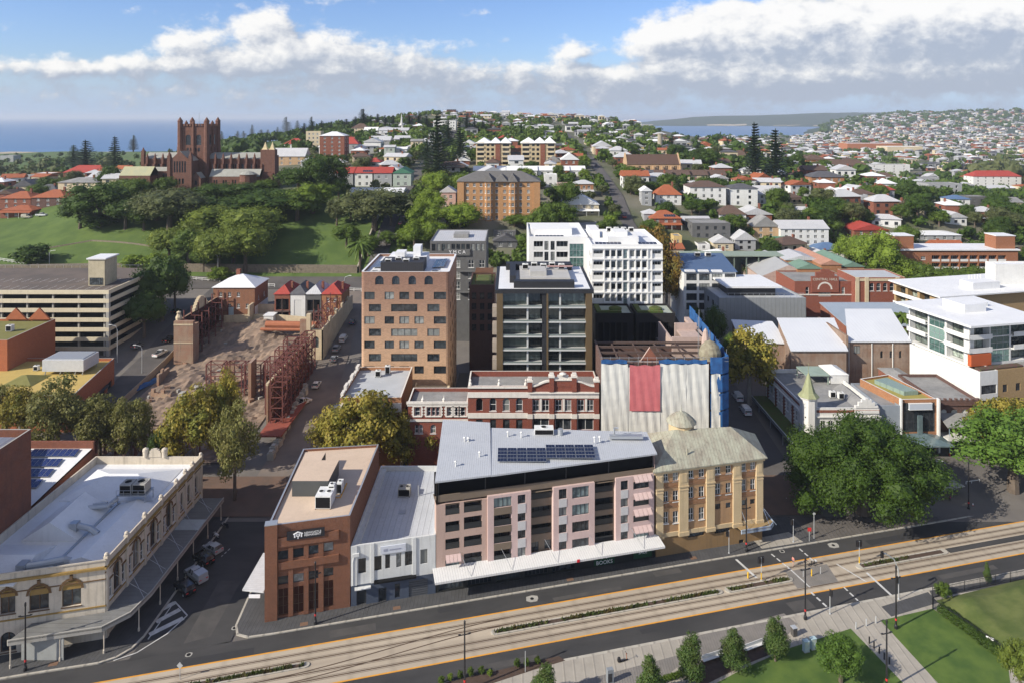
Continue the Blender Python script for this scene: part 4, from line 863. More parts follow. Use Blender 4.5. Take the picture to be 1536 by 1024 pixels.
# ======================================================== city blocks behind the front row
def FB(name,label,cat,pxl,pxr,Y,pytop,depth,zb=None,group=None,foot=None):
 """a building squared to the street grid whose front stands at distance Y between two columns of the photo; returns thing, footprint, height, front face"""
 x0,x1=(pxl-CX)*Y/F,(pxr-CX)*Y/F
 zb=tz((x0+x1)/2,Y)-.4 if zb is None else zb
 b=thing(name,label,cat,(x0,Y,zb),0,group);ft=[(0,0),(x1-x0,0),(x1-x0,depth),(0,depth)]
 b['_h']=0;del b['_h']
 return b,ft,H-(pytop-HY)*Y/F-zb
def FF(b,ox,oy,k):o=tuple(b.location);f=Face((o[0],o[1]),(o[0]+1,o[1]),ox,oy,k,o);f.L=1;return f
def rise(b,Y,py):return H-(py-HY)*Y/F-b.location.z
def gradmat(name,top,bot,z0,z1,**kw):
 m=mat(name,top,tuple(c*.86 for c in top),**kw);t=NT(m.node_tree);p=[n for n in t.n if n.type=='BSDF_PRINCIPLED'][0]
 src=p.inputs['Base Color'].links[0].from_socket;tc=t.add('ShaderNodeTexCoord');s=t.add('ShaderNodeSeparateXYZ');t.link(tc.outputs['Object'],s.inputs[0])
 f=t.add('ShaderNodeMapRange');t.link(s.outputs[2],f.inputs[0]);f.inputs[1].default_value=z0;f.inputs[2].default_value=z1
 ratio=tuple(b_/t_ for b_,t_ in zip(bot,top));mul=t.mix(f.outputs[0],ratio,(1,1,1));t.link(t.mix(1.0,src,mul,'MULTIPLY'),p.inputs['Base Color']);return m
# --- tan brick tower (bricks grade from pale at the bottom to dark at the top)
b,ft,h=FB('apartment_tower','tan brick apartment tower with rounded corners, arched top windows and white roof rim','tower',541.5,674,177,408,23.5);W=ft[1][0]
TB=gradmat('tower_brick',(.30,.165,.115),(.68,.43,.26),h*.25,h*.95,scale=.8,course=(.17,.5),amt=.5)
r=.8;fo=[]
for cx_,cy_,a0 in((r,r,180),(W-r,r,270),(W-r,23.5-r,0),(r,23.5-r,90)):fo+=[(cx_+r*math.cos(R(a0+a)),cy_+r*math.sin(R(a0+a)))for a in(0,30,60,90)]
f=FF(b,512,340,3);fr=[]
for k,y in enumerate((295,350,405,460,515,572,627)):
 cols=((98,150),(195,237),(261,305),(329,371),(416,478))if k%2==0 else((124,179),(224,342),(387,442))
 for c in cols:o_=f.op(*c,y-1,y+33,'p2' if c[1]-c[0]<80 else 'p4');fr.append((o_[0]-r,o_[1]-r,o_[2],o_[3],o_[4]))
for c in((152,190),(228,262),(302,336),(374,412)):o_=f.op(*c,222,262,'ad');fr.append((o_[0]-r,o_[1]-r,o_[2],o_[3],'ad'))
# footprint edges: 3 is the front, 7 the side towards the courtyard
sd_=[(s,s+2.4,z,z+1.75,'p')for k,z in enumerate([h-6.9-3.15*i for i in range(10)])for s in((1.2,7,12.8,17.4)if k%2 else(3.4,9.6,15.4))]
shell(b,fo,h-.7,{3:fr,7:sd_},TB,ROOFWHITE,.7,cap=ROOFWHITE,th=.5)
mb=MB();mb.box(4.6,15.5,1.8,9,h-.68,h+2.0);mb.build('plant_screen',mat('louvre_black',(.035,.035,.04),None,.6,1,.3,stripe=('x',.5,.5)),b)
mb=MB();mb.box(5.0,15.2,9.02,18,h-.68,h+1.6);mb.box(7,9.5,10,14,h+1.6,h+3);mb.box(11.5,13.5,12,16,h+1.6,h+4.2);mb.build('plant_room',ROOFWHITE,b)
for i in range(4):hvac(b,5.5+i*2.3,3.0+(i%2)*2.2,h+.4,1.6,1.3,2.2,1)
panels(b,(1.6,7,h-.6),(1,0,.12),(0,1,0),2,5);panels(b,(17.2,7,h-.6),(1,0,.12),(0,1,0),3,6)
mb=MB();mb.lathe([(1.2,h-.66),(1.2,h-.4),(.9,h-.4)],3,3,14);mb.lathe([(1.2,h-.66),(1.2,h-.4),(.9,h-.4)],18.5,3,14);mb.build('roof_vent',WHITE,b)

# --- dark glass tower with bronze piers
b,ft,h=FB('apartment_tower','glass fronted apartment tower with bronze piers, pale floor slabs and black roof edge','tower',745,888,163,434,25);W=ft[1][0];f=FF(b,512,340,3)
BRZ=mat('bronze',(.15,.105,.055),(.11,.08,.045),.5,.3,.5,metal=.3);SLABC=plain('slab_edge',(.46,.47,.46),.7);BLK=mat('black_panel',(.025,.026,.03),None,.6,1,.4)
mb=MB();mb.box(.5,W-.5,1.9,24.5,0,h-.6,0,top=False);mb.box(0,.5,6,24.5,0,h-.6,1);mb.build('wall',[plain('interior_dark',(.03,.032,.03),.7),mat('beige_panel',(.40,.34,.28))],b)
mb=MB();mb.prism([(-.4,-.5),(W+.4,-.5),(W+.4,25),(-.4,25)],h-.9,h-.02,0,0);mb.build('roof_slab',BLK,b);mb=MB();mb.box(.4,W-.4,.3,24.4,h-.0,h+.04);mb.build('roof',ROOFWHITE,b)
mb=MB();mb.box(4,W-4,.8,3,h+.04,h+1.6);mb.box(2,W-3,20,23.5,h+.04,h+1.6);mb.box(3,4.5,6,20,h+.04,h+1.8);mb.build('plant_screen',BLK,b)
mb=MB();mb.box(5.5,W-4.5,6,19.5,h+.04,h+1.3);mb.box(8,12,8,14,h+1.3,h+2.4);mb.build('plant_room',mat('plant_grey',(.45,.44,.42),None,.9,.8,.5),b)
for i in range(5):hvac(b,6.2+i*2.3,15+(i%2)*1.6,h+1.3,1.5,1.1,1.4,1)
mb=MB();mb.tube([(12.5,14.6,h+2.2),(19,14.6,h+2.2)],.2,6);mb.build('duct',plain('duct_pink',(.45,.28,.26)),b)
xs=[f.at(x,500)[0]for x in(727,838,897,930,985,1100)];ys=[f.at(900,y)[1]for y in(293,360,425,490,550,610,665,720)]
for i,(a,c)in enumerate(((0,xs[0]),(xs[5],W))):mb=MB();mb.box(a,c,-.45,2,0,h-.9);mb.build('pier',BRZ,b)
mb=MB();mb.box(xs[2]+.35,xs[3]-.35,-.1,2,0,h-.9);mb.build('pier',BLK,b);mb=MB();mb.box(xs[3]-.35,xs[3]+.05,-.45,2,0,h-.9);mb.build('pier',BRZ,b)
LIV=[glass('living_glass',(.085,.105,.092),.05,.7),glass('living_pale',(.24,.28,.24),.12,.6),glass('living_dark',(.02,.025,.025))]
STY['t']=(FRAME_D,4,1,.05,1.6,LIV,0,0);STY['t2']=(FRAME_D,2,1,.05,1.6,LIV,0,0)
GBAL=plain('balustrade_glass',(.16,.19,.18),.1,.6)
for k in range(1,8):
 z=ys[k]
 for a,c in((xs[0],xs[2]+.3),(xs[3]+.1,xs[5])):
  mb=MB();mb.box(a,c,-.35,1.75,z-.32,z);mb.build('floor_slab',SLABC,b)
  mb=MB();mb.box(a+.1,c-.1,-.28,-.24,z+.02,z+.35);mb.build('balustrade',GBAL,b)
 for a,c,s_ in((xs[0],xs[1]-.25,'t'),(xs[1]+.2,xs[2],'t2'),(xs[3],xs[4]-.2,'t2'),(xs[4]+.25,xs[5],'t')):
  put('glazing',winmesh(c-a,ys[k-1]-z-.32,s_),b,(a,.1,z));
 for x in(xs[1],xs[4]):mb=MB();mb.box(x-.2,x+.2,.3,1.7,z,ys[k-1]-.33);mb.build('column',SLABC,b)
for k in range(8):mb=MB();mb.box(-1.1,-.05,3,6,2+k*4.1,4.4+k*4.1);mb.build('side_balcony',mat('beige_panel',(.40,.34,.28)),b)

# --- old brick street fronts on the mall
RB=mat('heritage_brick',(.245,.065,.038),(.18,.05,.035),.9,1,.6,course=(.086,.24));STONE=mat('white_moulding',(.72,.68,.62),(.6,.56,.50),.85,.8,.5,grime=.2)
b,ft,h=FB('heritage_building','red brick street front with white bands, arched windows and curved white topped gable','building',702,898,152,578,9);W=ft[1][0];f=FF(b,500,540,3.84)
op=[f.op(*c,217,292,'ae' if i==0 else 'aw')for i,c in enumerate(((822,860),(900,938),(976,1015),(1052,1090)))]+[f.op(*c,340,420,'p')for c in((822,860),(903,937),(977,1015),(1053,1089))]
op+=[f.op(*c,226,290,'w2')for c in((1148,1186),(1202,1242),(1278,1316),(1332,1370),(1406,1444),(1458,1498))]+[f.op(*c,335,400,'ww')for c in((1148,1242),(1278,1370),(1406,1498))]
shell(b,ft,h-1.2,{0:op},RB,MEMBRANE,1.2,cap=STONE);A,B=ft[0],ft[1]
X=lambda x:f.at(x,600)[0];Zy=lambda y:f.at(1000,y)[1]
for a,c,y0,y1,out in((775,1122,148,158,.35),(775,1122,182,212,.22),(775,1122,302,330,.25),(1122,1530,180,188,.5),(1122,1530,190,216,.2),(1122,1530,305,330,.35)):mb=MB();mb.box(X(a),X(c),-out,.03,Zy(y1),Zy(y0));edge_obj(b,A,B,mb,'string_course',STONE)
for x in(1132,1257,1387,1516):
 mb=MB();mb.box(X(x)-.5,X(x)+.5,-.45,.03,0,Zy(330));mb.box(X(x)-.5,X(x)+.5,-.45,.03,Zy(304),Zy(217));mb.box(X(x)-.5,X(x)+.5,-.45,.4,Zy(178),Zy(120 if x!=1257 and x!=1387 else 95));edge_obj(b,A,B,mb,'pier',RB)
 t_=120 if x in(1132,1516)else 95;mb=MB();mb.box(X(x)-.65,X(x)+.65,-.6,.6,Zy(t_),Zy(t_-12));mb.box(X(x)-.45,X(x)+.45,-.4,.4,Zy(t_-12),Zy(t_-24));mb.box(X(x)-.6,X(x)+.6,-.55,.03,Zy(330),Zy(304));edge_obj(b,A,B,mb,'pier_cap',STONE)
for x in(1188,1320,1449):mb=MB();mb.box(X(x),X(x+12),-.2,.1,Zy(292),Zy(222));edge_obj(b,A,B,mb,'mullion_pier',STONE)
def curve_gable(x0,x1,ya,yb,yc):
 mb=MB();m2=MB();N=10
 for i in range(N):
  a,c=i/N,(i+1)/N;g_=lambda t:Zy(ya)+(Zy(yb)-Zy(ya))*(.5-.5*math.cos(math.pi*t))if yb is not None else Zy(ya)
  p,q_=X(x0+(x1-x0)*a),X(x0+(x1-x0)*c);mb.poly([(p,-.05,Zy(150)),(q_,-.05,Zy(150)),(q_,-.05,g_(c)),(p,-.05,g_(a))]);m2.v+=[(p,-.3,g_(a)),(q_,-.3,g_(c)),(q_,.35,g_(c)),(p,.35,g_(a)),(p,-.3,g_(a)+.35),(q_,-.3,g_(c)+.35),(q_,.35,g_(c)+.35),(p,.35,g_(a)+.35)]
  k=len(m2.v)-8;m2.f+=[tuple(k+j for j in u)for u in((0,1,5,4),(4,5,6,7),(2,3,7,6))];m2.m+=[0]*3
 edge_obj(b,A,B,mb,'gable',RB);edge_obj(b,A,B,m2,'gable_coping',STONE)
curve_gable(1145,1245,150,122,0);curve_gable(1400,1503,122,150,0)
mb=MB();mb.box(X(1270),X(1374),-.1,.4,Zy(150),Zy(114));edge_obj(b,A,B,mb,'gable',RB)
mb=MB();mb.box(X(1268),X(1376),-.3,.45,Zy(114),Zy(106));c=X(1322)
mb.prism([(c-1.9,-.1),(c+1.9,-.1),(c+1.9,.3),(c-1.9,.3)],Zy(106),Zy(96));mb.prism([(c-1.2,-.1),(c+1.2,-.1),(c+1.2,.3),(c-1.2,.3)],Zy(96),Zy(84));mb.lathe([(.7,Zy(84)),(.8,Zy(76)),(.3,Zy(70)),(0,Zy(68))],c,.1,8);edge_obj(b,A,B,mb,'pediment',STONE)
for x in(790,955,1108):mb=MB();mb.lathe([(.3,h),(.35,h+.4),(.12,h+.8),(.22,h+1.1),(0,h+1.5)],X(x),.2,8);mb.build('finial',STONE,b)

b,ft,h=FB('heritage_building','red brick gothic street front with quoined white window surrounds','building',612,701.6,152.4,602,8);W=ft[1][0];f=FF(b,500,540,3.84);A,B=ft[0],ft[1];X=lambda x:f.at(x,600)[0];Zy=lambda y:f.at(600,y)[1]
cs=((470,500),(542,562),(567,588),(592,612),(658,684),(694,718),(732,760));op=[f.op(*c,270,318,'aw')for c in cs]+[f.op(*c,370,420,'aw')for c in((470,490),(495,515),(560,590),(660,690),(720,750))]
shell(b,ft,h-.8,{0:op},RB,MEMBRANE,.8,cap=STONE)
for y0,y1,out in((236,250,.3),(254,262,.15),(338,350,.25)):band(b,A,B,Zy(y1),Zy(y0),out,STONE,'string_course')
for a,c in((462,508),(534,620),(650,692),(688,724),(726,768)):
 mb=MB()
 for k,y in enumerate(range(266,322,8)):
  e=.28 if k%2 else.1
  for x,s_ in((a,-1),(c,1)):xx=X(x);mb.box(min(xx,xx+s_*e)-.12,max(xx,xx+s_*e)+.12,-.12,.03,Zy(y+8),Zy(y))
 mb.prism([(X(a)-.2,-.16),(X(c)+.2,-.16),(X(c)+.2,.03),(X(a)-.2,.03)],Zy(266),Zy(262));mb.box(X(a)-.1,X(c)+.1,-.2,.03,Zy(324),Zy(320));edge_obj(b,A,B,mb,'window_surround',STONE)
for x in(515,637):mb=MB();mb.lathe([(.3,h),(.35,h+.5),(.1,h+.9),(0,h+1.6)],X(x),.2,8);mb.build('finial',STONE,b)

o=(-38,154.7,tz(-31,154.7)-.3);b=thing('corner_shop','corner shop of brick and white stucco with flat pale roof and stepped side parapet','building',o);f=FF(b,500,540,3.84);h=18.2-o[2]
op=[(c,c+1.3,z,z+2.2,'w2')for c in(1.5,4.5,7.5,10.5)for z in(4.8,9.2)]
shell(b,[(0,0),(13.5,0),(13.3,19),(0,19)],h-.8,{0:op,3:[(c,c+1.2,z,z+2.2,'w2')for c in(3,7,11,15)for z in(4.8,9.2)]},BRICK_O,mat('roof_pale',(.46,.48,.50),(.38,.40,.42),.8,.3,.7),.8,cap=STONE)
mb=MB()
for i in range(6):mb.box(-.15,.5,1+i*3,3.2+i*3,h,h+.5+.5*(i%2));
mb.box(-.2,13.6,-.25,.03,h-3.2,h-1.2);mb.box(-.25,.03,0,19,h-3.2,h-1.2);mb.build('stucco_band',STONE,b);hvac(b,5,14,h-.8,1.3,1,1.6);hvac(b,7,16,h-.8,1.2,1,2.0)
b=thing('terrace_building','low beige terrace building with planted roof between the tan tower and brick front','building',(-24.2,162,2))
mb=MB();mb.box(0,8.5,0,14.5,0,10.5);mb.box(0,8.5,0,.3,10.5,11.3);mb.box(0,.3,.3,14.5,10.5,11.3);mb.build('wall',CREAM,b);mb=MB();mb.box(.8,5,1.5,11,10.51,11.0);mb.build('planter',mat('planter_brown',(.16,.11,.08)),b)
# courtyard between the towers
b=thing('courtyard_building','low dark courtyard building with curved white planter bed between the two towers','building',(-14.5,176,3))
mb=MB();mb.box(0,10.5,0,16,0,7);mb.build('wall',plain('courtyard_dark',(.045,.047,.05),.8),b);mb=MB();mb.lathe([(3.2,7.02),(3.2,7.6),(2.7,7.6)],6.5,8,20);mb.build('planter',WHITE,b);mb=MB();mb.lathe([(2.6,7.2),(1.5,7.7),(0,7.9)],6.5,8,12);mb.build('planting',LEAF['verge'],b)

# --- building wrapped in scaffold sheeting
b,ft,h=FB('domed_building','gutted brick building with pink gables and corner dome behind scaffold sheeting','building',903,1086,151.4,543,15);W=ft[1][0];f=FF(b,870,440,4.654);X=lambda x:f.at(x,600)[0];Zy=lambda y:f.at(600,y)[1]
mb=MB()
gm=mat('gutted_floor',(.10,.095,.09),(.06,.055,.05))
for x0,x1,y0,y1 in((0,W,0,.5),(0,.5,.5,15),(W-.5,W,.5,33),(.5,W-8,14.5,15)):mb.box(x0,x1,y0,y1,0,h-(1.5 if y0>1 else 0))
mb.box(.5,W-.5,.5,14.5,0,h-4,1,top=True);mb.box(W-8,W-.5,14.5,33,0,h-5,1);mb.build('wall',[BRICK_D,gm],b)
PKG=mat('pink_stone',(.50,.38,.33),None,.9,1,.5,grime=.2);mb=MB();mb.prism([(X(415),.05),(X(565),.05),(X(565),.5),(X(415),.5)],h,h+.3);c=X(488);mb.v+=[(X(425),.0,h+.3),(X(550),.0,h+.3),(c,.0,h+3.2),(X(425),.5,h+.3),(X(550),.5,h+.3),(c,.5,h+3.2)];k=len(mb.v)-6;mb.f+=[(k,k+1,k+2),(k+1,k+4,k+5,k+2),(k+3,k,k+2,k+5)];mb.m+=[1,0,0];mb.build('gable',[PKG,BRICK],b)
mb=MB();mb.box(W-8,W-.6,14,14.5,h-4.9,h+1);mb.box(W-6,W-.6,20,20.5,h-4.9,h+2.5);mb.box(W-8,W-7.5,14.5,30,h-4.9,h);mb.box(W-5.5,W-.6,14.5,20,h+.5,h+.9);mb.box(W-1,W+.2,3,31,h,h+.9);mb.lathe([(1.0,h),(.9,h+2),(.5,h+4),(.1,h+4.6)],W-1.5,9,8);mb.build('pink_gable',PKG,b)
mb=MB();[mb.beam((.5,y,h-.3),(W-.5,y,h-.3),.35,.5)for y in(3,7,11,14)];[mb.beam((x,.5,h-.5),(x,14.4,h-.5),.3)for x in(4,9,14,19)];mb.build('roof_beam',plain('steel_rust',(.09,.06,.05),.8),b)
mb=MB();mb.lathe([(2.3,h-.5),(2.3,h+.6),(2.45,h+.7),(2.35,h+1.6),(1.9,h+2.7),(1.1,h+3.5),(.25,h+3.9),(.1,h+4),(.04,h+6),(0,h+6)],W-2.3,2.6,16);mb.build('dome',mat('copper_dome',(.30,.28,.20),(.16,.13,.09),.7,.8,.9),b)
t=thing('scaffold_cover','scaffold with white sheeting, red banner net and blue mesh around the domed building','scaffolding',tuple(b.location))
WRAP=mat('white_sheeting',(.68,.675,.63),(.55,.55,.51),.7,.5,.6,stretch=(1,1,.12),grime=.12);
def sheetmesh(x0,x1,z0,z1,y,name,m,amp=.12,nx=40,nz=14,seed=1):
 rr=random.Random(seed);mb=MB();ph=[rr.uniform(0,6)for _ in range(4)]
 for j in range(nz+1):
  for i in range(nx+1):
   u,v=x0+(x1-x0)*i/nx,z0+(z1-z0)*j/nz;mb.v.append((u,y-amp*(.5*abs(math.sin(u*1.55+ph[0]))+.35*math.sin(u*3.7+v*.55+ph[1])+.4*math.sin(v*1.1+u*.6+ph[2])+rr.uniform(-.07,.07)),v+(.12*math.sin(u*2.1+ph[3])if j==nz else 0)))
 for j in range(nz):
  for i in range(nx):k=j*(nx+1)+i;mb.f.append((k,k+1,k+nx+2,k+nx+1));mb.m.append(0)
 return mb.build(name,m,t)
for a,c,s_ in((145,330,1),(553,735,2),(735,890,3)):sheetmesh(X(a),X(c),.3,Zy(482),-.9,'sheeting',WRAP,seed=s_)
sheetmesh(X(330),X(553),.3,Zy(500),-.85,'sheeting',WRAP,seed=5);sheetmesh(X(340),X(552),Zy(803),Zy(488),-1.15,'banner_net',mat('red_netting',(.58,.17,.18),(.50,.13,.145),.8,.6,.8),.06,seed=6)
sheetmesh(X(908),X(970),.3,Zy(550),-.9,'sheeting',WRAP,.2,seed=7)
BLUE=mat('blue_netting',(.03,.13,.34),(.02,.06,.18),.7,.7,.9)
for a,c in((145,325),(545,880)):sheetmesh(X(a),X(c),Zy(482),Zy(452),-.8,'blue_net',BLUE,.06,nz=3,seed=int(a))
for i in range(7):z0_=.5+i*(Zy(430)-.5)/7;mb=MB();mb.prism([(X(905),-.8),(X(985),-.95),(W+1.1,.3),(W+1.2,3.2),(W+.8,3.2),(W+.6,.5),(X(985),-.55),(X(905),-.5)],z0_+.15,z0_+(Zy(430)-.5)/7-.25);mb.build('blue_net',BLUE,t)
for i in range(5):y=3.4+i*6;mb=MB();mb.box(W+.9,W+1.0,y,y+5.7,2,Zy(430)+.6+.3*i);mb.build('blue_net',BLUE,t)
mb=MB()
for x in[X(145)+i*2.0 for i in range(13)]:mb.beam((x,-.55,0),(x,-.55,h+1.4),.07)
for z in(h+.4,h+1.2):mb.beam((X(145),-.55,z),(W+.8,-.55,z),.06)
for y in(2,8,14,20,26,32):mb.beam((W+1.15,y,0),(W+1.15,y,h+2.2),.07)
for x,y in((W-4,6),(W-2.2,12)):mb.beam((x,y,h-4),(x,y,h+8),.09)
mb.build('scaffold_tube',METAL,t)

# --- white apartment building with its dark planted podium
PODM=mat('podium_black',(.022,.02,.021),(.016,.014,.015),.8,.6,.5);
for a,c,lb in((893,950,'near'),(954,1013,'far')):
 b,ft,h=FB('podium','black clad podium with planted roof beside the glass tower' if lb=='near' else 'black clad podium with planted roof beside the blue scaffold mesh','building',a,c,186,470,9.6);W=ft[1][0]
 shell(b,ft,h-.5,{0:[(x,x+1.3,2,h-2.5,'dk')for x in[.8+1.65*i for i in range(int((W-1)/1.65))]]},PODM,mat('podium_roof',(.36,.40,.35),None,.9,.6,.5),.5)
 mb=MB();mb.box(.6,W-3,.7,2.0,h-.5,h+.3);mb.box(.5,1.8,2,8,h-.5,h+.3);mb.build('planter',mat('planting_green',(.06,.12,.02),(.10,.07,.03),.95,1.5,.9,bump=.8),b);mb=MB();mb.lathe([(1.7,h-.48),(1.8,h),(1.3,h+.25),(0,h+.3)],W*.6,5.2,12);mb.build('planter',MATS['planting_green'],b)
WT=mat('white_render',(.76,.76,.75),(.68,.68,.67),.75,.5,.5)
b,ft,h=FB('apartment_building','white apartment building of gridded windows in two stepped wings','building',887.5,994,196,367,27);W=ft[1][0];f=FF(b,512,340,3);op=[]
for y0,y1 in((108,135),(157,185),(207,232),(257,282),(306,336)):
 op+=[f.op(*c,y0,y1,'p')for c in((1188,1207),(1214,1234),(1242,1262),(1300,1318),(1327,1345),(1354,1374))]+[f.op(1134,1178,y0,y1+4,'bw'),f.op(1400,1440,y0,y1+4,'bw'),f.op(1269,1286,y0-6,y1+14,'g')]
shell(b,ft,h-.6,{0:op,3:[(c,c+1.6,z,z+1.8,'p')for c in(20,24)for z in(h-4.5,h-7.6,h-10.7)]},WT,ROOFWHITE,.6,rail=WHITE)
for x in(1183,1211,1238,1265,1293,1323,1350,1378,1396):s=f.at(x,200)[0];mb=MB();mb.box(s-.14,s+.14,-.35,.03,0,h-1.2);mb.build('fin',WT,b)
for y in(98,146,196,246,296):z=f.at(1200,y)[1];mb=MB();mb.box(0,W,-.4,.03,z-.18,z+.18);mb.build('string_course',WT,b)
mb=MB();mb.box(5,W-6,4,16,h-.6,h+1.4);mb.box(7,11,6,12,h+1.4,h+2.6);mb.box(1,4,14,24,h-.6,h+1.8);mb.build('plant_room',WT,b)
panels(b,(1.2,1.2,h-.3),(1,0,0),(0,1,.2),7,1);panels(b,(W-6.5,1.2,h-.3),(1,0,0),(0,1,.2),5,1)
for i in range(8):hvac(b,6+(i%4)*2.2,13+(i//4)*5,h-.5 if i>3 else h+1.4,1.4,1.1,1.3)
xo=(793-CX)*206/F-b.location.x;yo=10;z1=h;mb=MB();lw=[(xo,yo),(0,yo),(0,27+yo),(xo,27+yo)]
lf=Face((b.location.x+xo,206),(b.location.x,206),512,340,3,tuple(b.location));lop=[]
for y0,y1 in((66,106),(114,154),(162,180)):lop+=[lf.op(*c,y0,y1,'bw')for c in((866,908),(968,1020))]+[lf.op(*c,y0,y1,'p2')for c in((914,932),(942,960))]
lop+=[(lf.at(1027,60)[0],lf.at(1090,60)[0],z,z+3.9,'g')for z in[z1-5.5-4.1*i for i in range(5)]]
shell(b,lw,h-.4,{0:[q for q in lop if q[3]<h]},WT,ROOFWHITE,.9,rail=WHITE,wname='wing_wall',rname='wing_roof')
panels(b,(xo+2,yo+1,h),(1,0,0),(0,1,.2),8,1);mb=MB();mb.box(xo+1,-4,yo+8,yo+20,h-.4,h+1.5);mb.build('plant_room',WT,b)

# --- dark hall with raised letters, brown block with roof garden
b,ft,h=FB('hall','dark grey hall with big white letters across its top storey','building',645,729,228,362,24);W=ft[1][0]
GRY=mat('dark_grey_render',(.13,.13,.13),(.09,.09,.09),.9,.6,.6)
shell(b,ft,h-.3,{0:[(x,x+1.2,h-3.2,h-.9,'p')for x in[.6+1.6*i for i in range(11)]]+[(x,x+1.8,z,z+2.4,'w2')for x in(3,8,12.5,16)for z in(h-8.6,h-12.2,h-15.6,h-19)],1:[(x,x+1.4,z,z+2,'p')for x in(3,8,13,18)for z in(h-8,h-12)]},GRY,ZINC,.3)
mb=MB();mb.box(4.6,W-5.2,-.5,.03,h-4.6,h-2.6);mb.build('parapet',GRY,b);text(b,'Y M C A',1.5,(8.9,-.55,h-3.5),0,LET);mb=MB();mb.box(7,12,8,14,h-.2,h+.9);mb.build('plant_room',MEMBRANE,b)
for z in(h-9.6,h-16.4):mb=MB();mb.box(9,W-1,-1.2,.03,z-.2,z);mb.build('balcony',GRY,b)
b,ft,h=FB('apartment_block','brown brick block with roof garden and timber pergola between the towers','building',704,742,200,428,16);W=ft[1][0]
shell(b,ft,h-.5,{0:[(x,x+1.3,z,z+1.9,'p2')for x in(.7,3.0,5.2)for z in(h-4,h-7,h-10,h-13)]},BRICK_D,mat('roof_garden',(.08,.14,.03),(.12,.08,.05),.95,1,.9),.6)
mb=MB();[mb.box(x,x+.2,y,y+.2,h-.4,h+2.2)for x in(1.5,6.2)for y in(5,12)];[mb.box(1.3,6.6,5+.55*i,5.2+.55*i,h+2.2,h+2.35)for i in range(14)];mb.build('pergola',mat('pergola_timber',(.17,.085,.05)),b)

# --- multi-storey car park
b=thing('car_park','seven level concrete car park with cream bands and open dark decks','car park',(-205,217,5));W=80.0;D=36;CB=mat('cream_band',(.66,.58,.42),(.56,.49,.36),.9,.4,.6,grime=.22)
f=Face((-205,217),(-125,217),0,340,3,(0,0,5));zs=[(f.at(400,y1)[1],f.at(400,y0)[1])for y0,y1 in((287,305),(326,344),(368,386),(411,429),(455,472),(498,515),(540,557))]
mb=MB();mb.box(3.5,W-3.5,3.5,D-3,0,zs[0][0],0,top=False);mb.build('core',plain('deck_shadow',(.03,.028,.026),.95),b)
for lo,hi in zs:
 mb=MB();mb.box(0,W,0,.4,lo,hi);mb.box(W-.4,W,.4,D,lo,hi);mb.build('spandrel_band',CB,b);mb=MB();mb.box(.4,W-.4,.4,D,lo+.05,lo+.4);mb.build('deck',CONC if lo>19 else DARK,b)  # lower decks coloured near black, standing in for shade between the bands
 for x in range(6,80,8):mb=MB();mb.box(x,x+.5,.6,1.2,lo-2.1,lo+.04);mb.build('column',CONC,b)
mb=MB();mb.box(W-.9,W-.02,.02,1.0,0,zs[0][0]);mb.build('column',CONC,b);lo=zs[0][0];mb=MB();mb.box(.5,W-.5,.5,D-.2,lo+.41,lo+.45);mb.build('roof_deck',mat('roof_deck_asphalt',(.15,.12,.10),(.10,.085,.075),.95,.12,.9),b)
mb=MB();[mb.box(x,x+.12,4,9,lo+.455,lo+.46)for x in range(4,78,3)];[mb.box(x,x+.12,14,19,lo+.455,lo+.46)for x in range(4,78,3)];mb.build('bay_line',PAINT_W,b)
mb=MB();tx0=(138-CX)*228/F+205;mb.box(tx0,tx0+5.3,9,16,lo+.45,lo+9.0);mb.build('stair_tower',mat('stair_cream',(.50,.44,.31),grime=.3),b);mb=MB();mb.box(tx0-.4,tx0+5.9,8.6,16.4,lo+9.0,lo+9.4);mb.build('stair_roof',ROOFWHITE,b);put('window',winmesh(4.2,2.3,'gd'),b,(tx0+.5,8.85,lo+.8));put('window',winmesh(3.2,.8,'p3'),b,(tx0+5.38,10,lo+6.6),R(90))
mb=MB();[mb.beam((x,D-.2,lo+.4),(x,D-.2,lo+1.5),.06)for x in range(1,80,3)];mb.beam((0,D-.2,lo+1.5),(W,D-.2,lo+1.5),.06);mb.build('railing',METAL,b)

# --- orange brick shops with the yellow roof
OB=mat('orange_brick',(.42,.13,.05),(.34,.10,.045),.9,1,.5,course=(.086,.24));YR=mat('roof_yellow',(.52,.38,.12),(.42,.31,.10),.85,.25,.8)
b=thing('shopping_arcade','orange brick arcade with flat yellow roof and white roof plant room','building',(-150,171,3));q=[(0,0),(42.5,.5),(37.5,27),(0,27)]
shell(b,q,8.2,{1:[(c,c+3.2,.6,3.6,'s')for c in(2,7,12,17,22)]},OB,YR,.8,cap=CONC)
mb=MB();mb.box(24.5,35.5,16,23,9.2,12.2);mb.build('plant_room',mat('plant_white_panel',(.56,.57,.58),None,.7,1,.4),b);mb=MB();[mb.beam((x,y,8.2),(x+.3,y,9.2),.2)for x in(25,29,33,35)for y in(16.3,22.5)];mb.box(25,35,16.6,22.6,12.2,12.4);mb.build('plant_frame',METAL,b)
mb=MB();mb.hip(19,27,8,16,8.25,1.6,0,0,.1);mb.build('hip_skylight',mat('roof_olive',(.20,.19,.06)),b);hvac(b,20,19,8.2,1.2,1,1.4);mb=MB();mb.prism([(42.0,3),(43.1,3),(39.6,21),(38.8,21)],3.6,3.9,0,0,True);mb.build('awning',FRAME_D,b)
STY['mural']=(FRAME_D,1,1,.02,.05,[plain('mural_panel',(.25,.27,.27))],0,0)
b=thing('gabled_shops','orange brick building with twin small gables and large fan window','building',(-158,190,4))
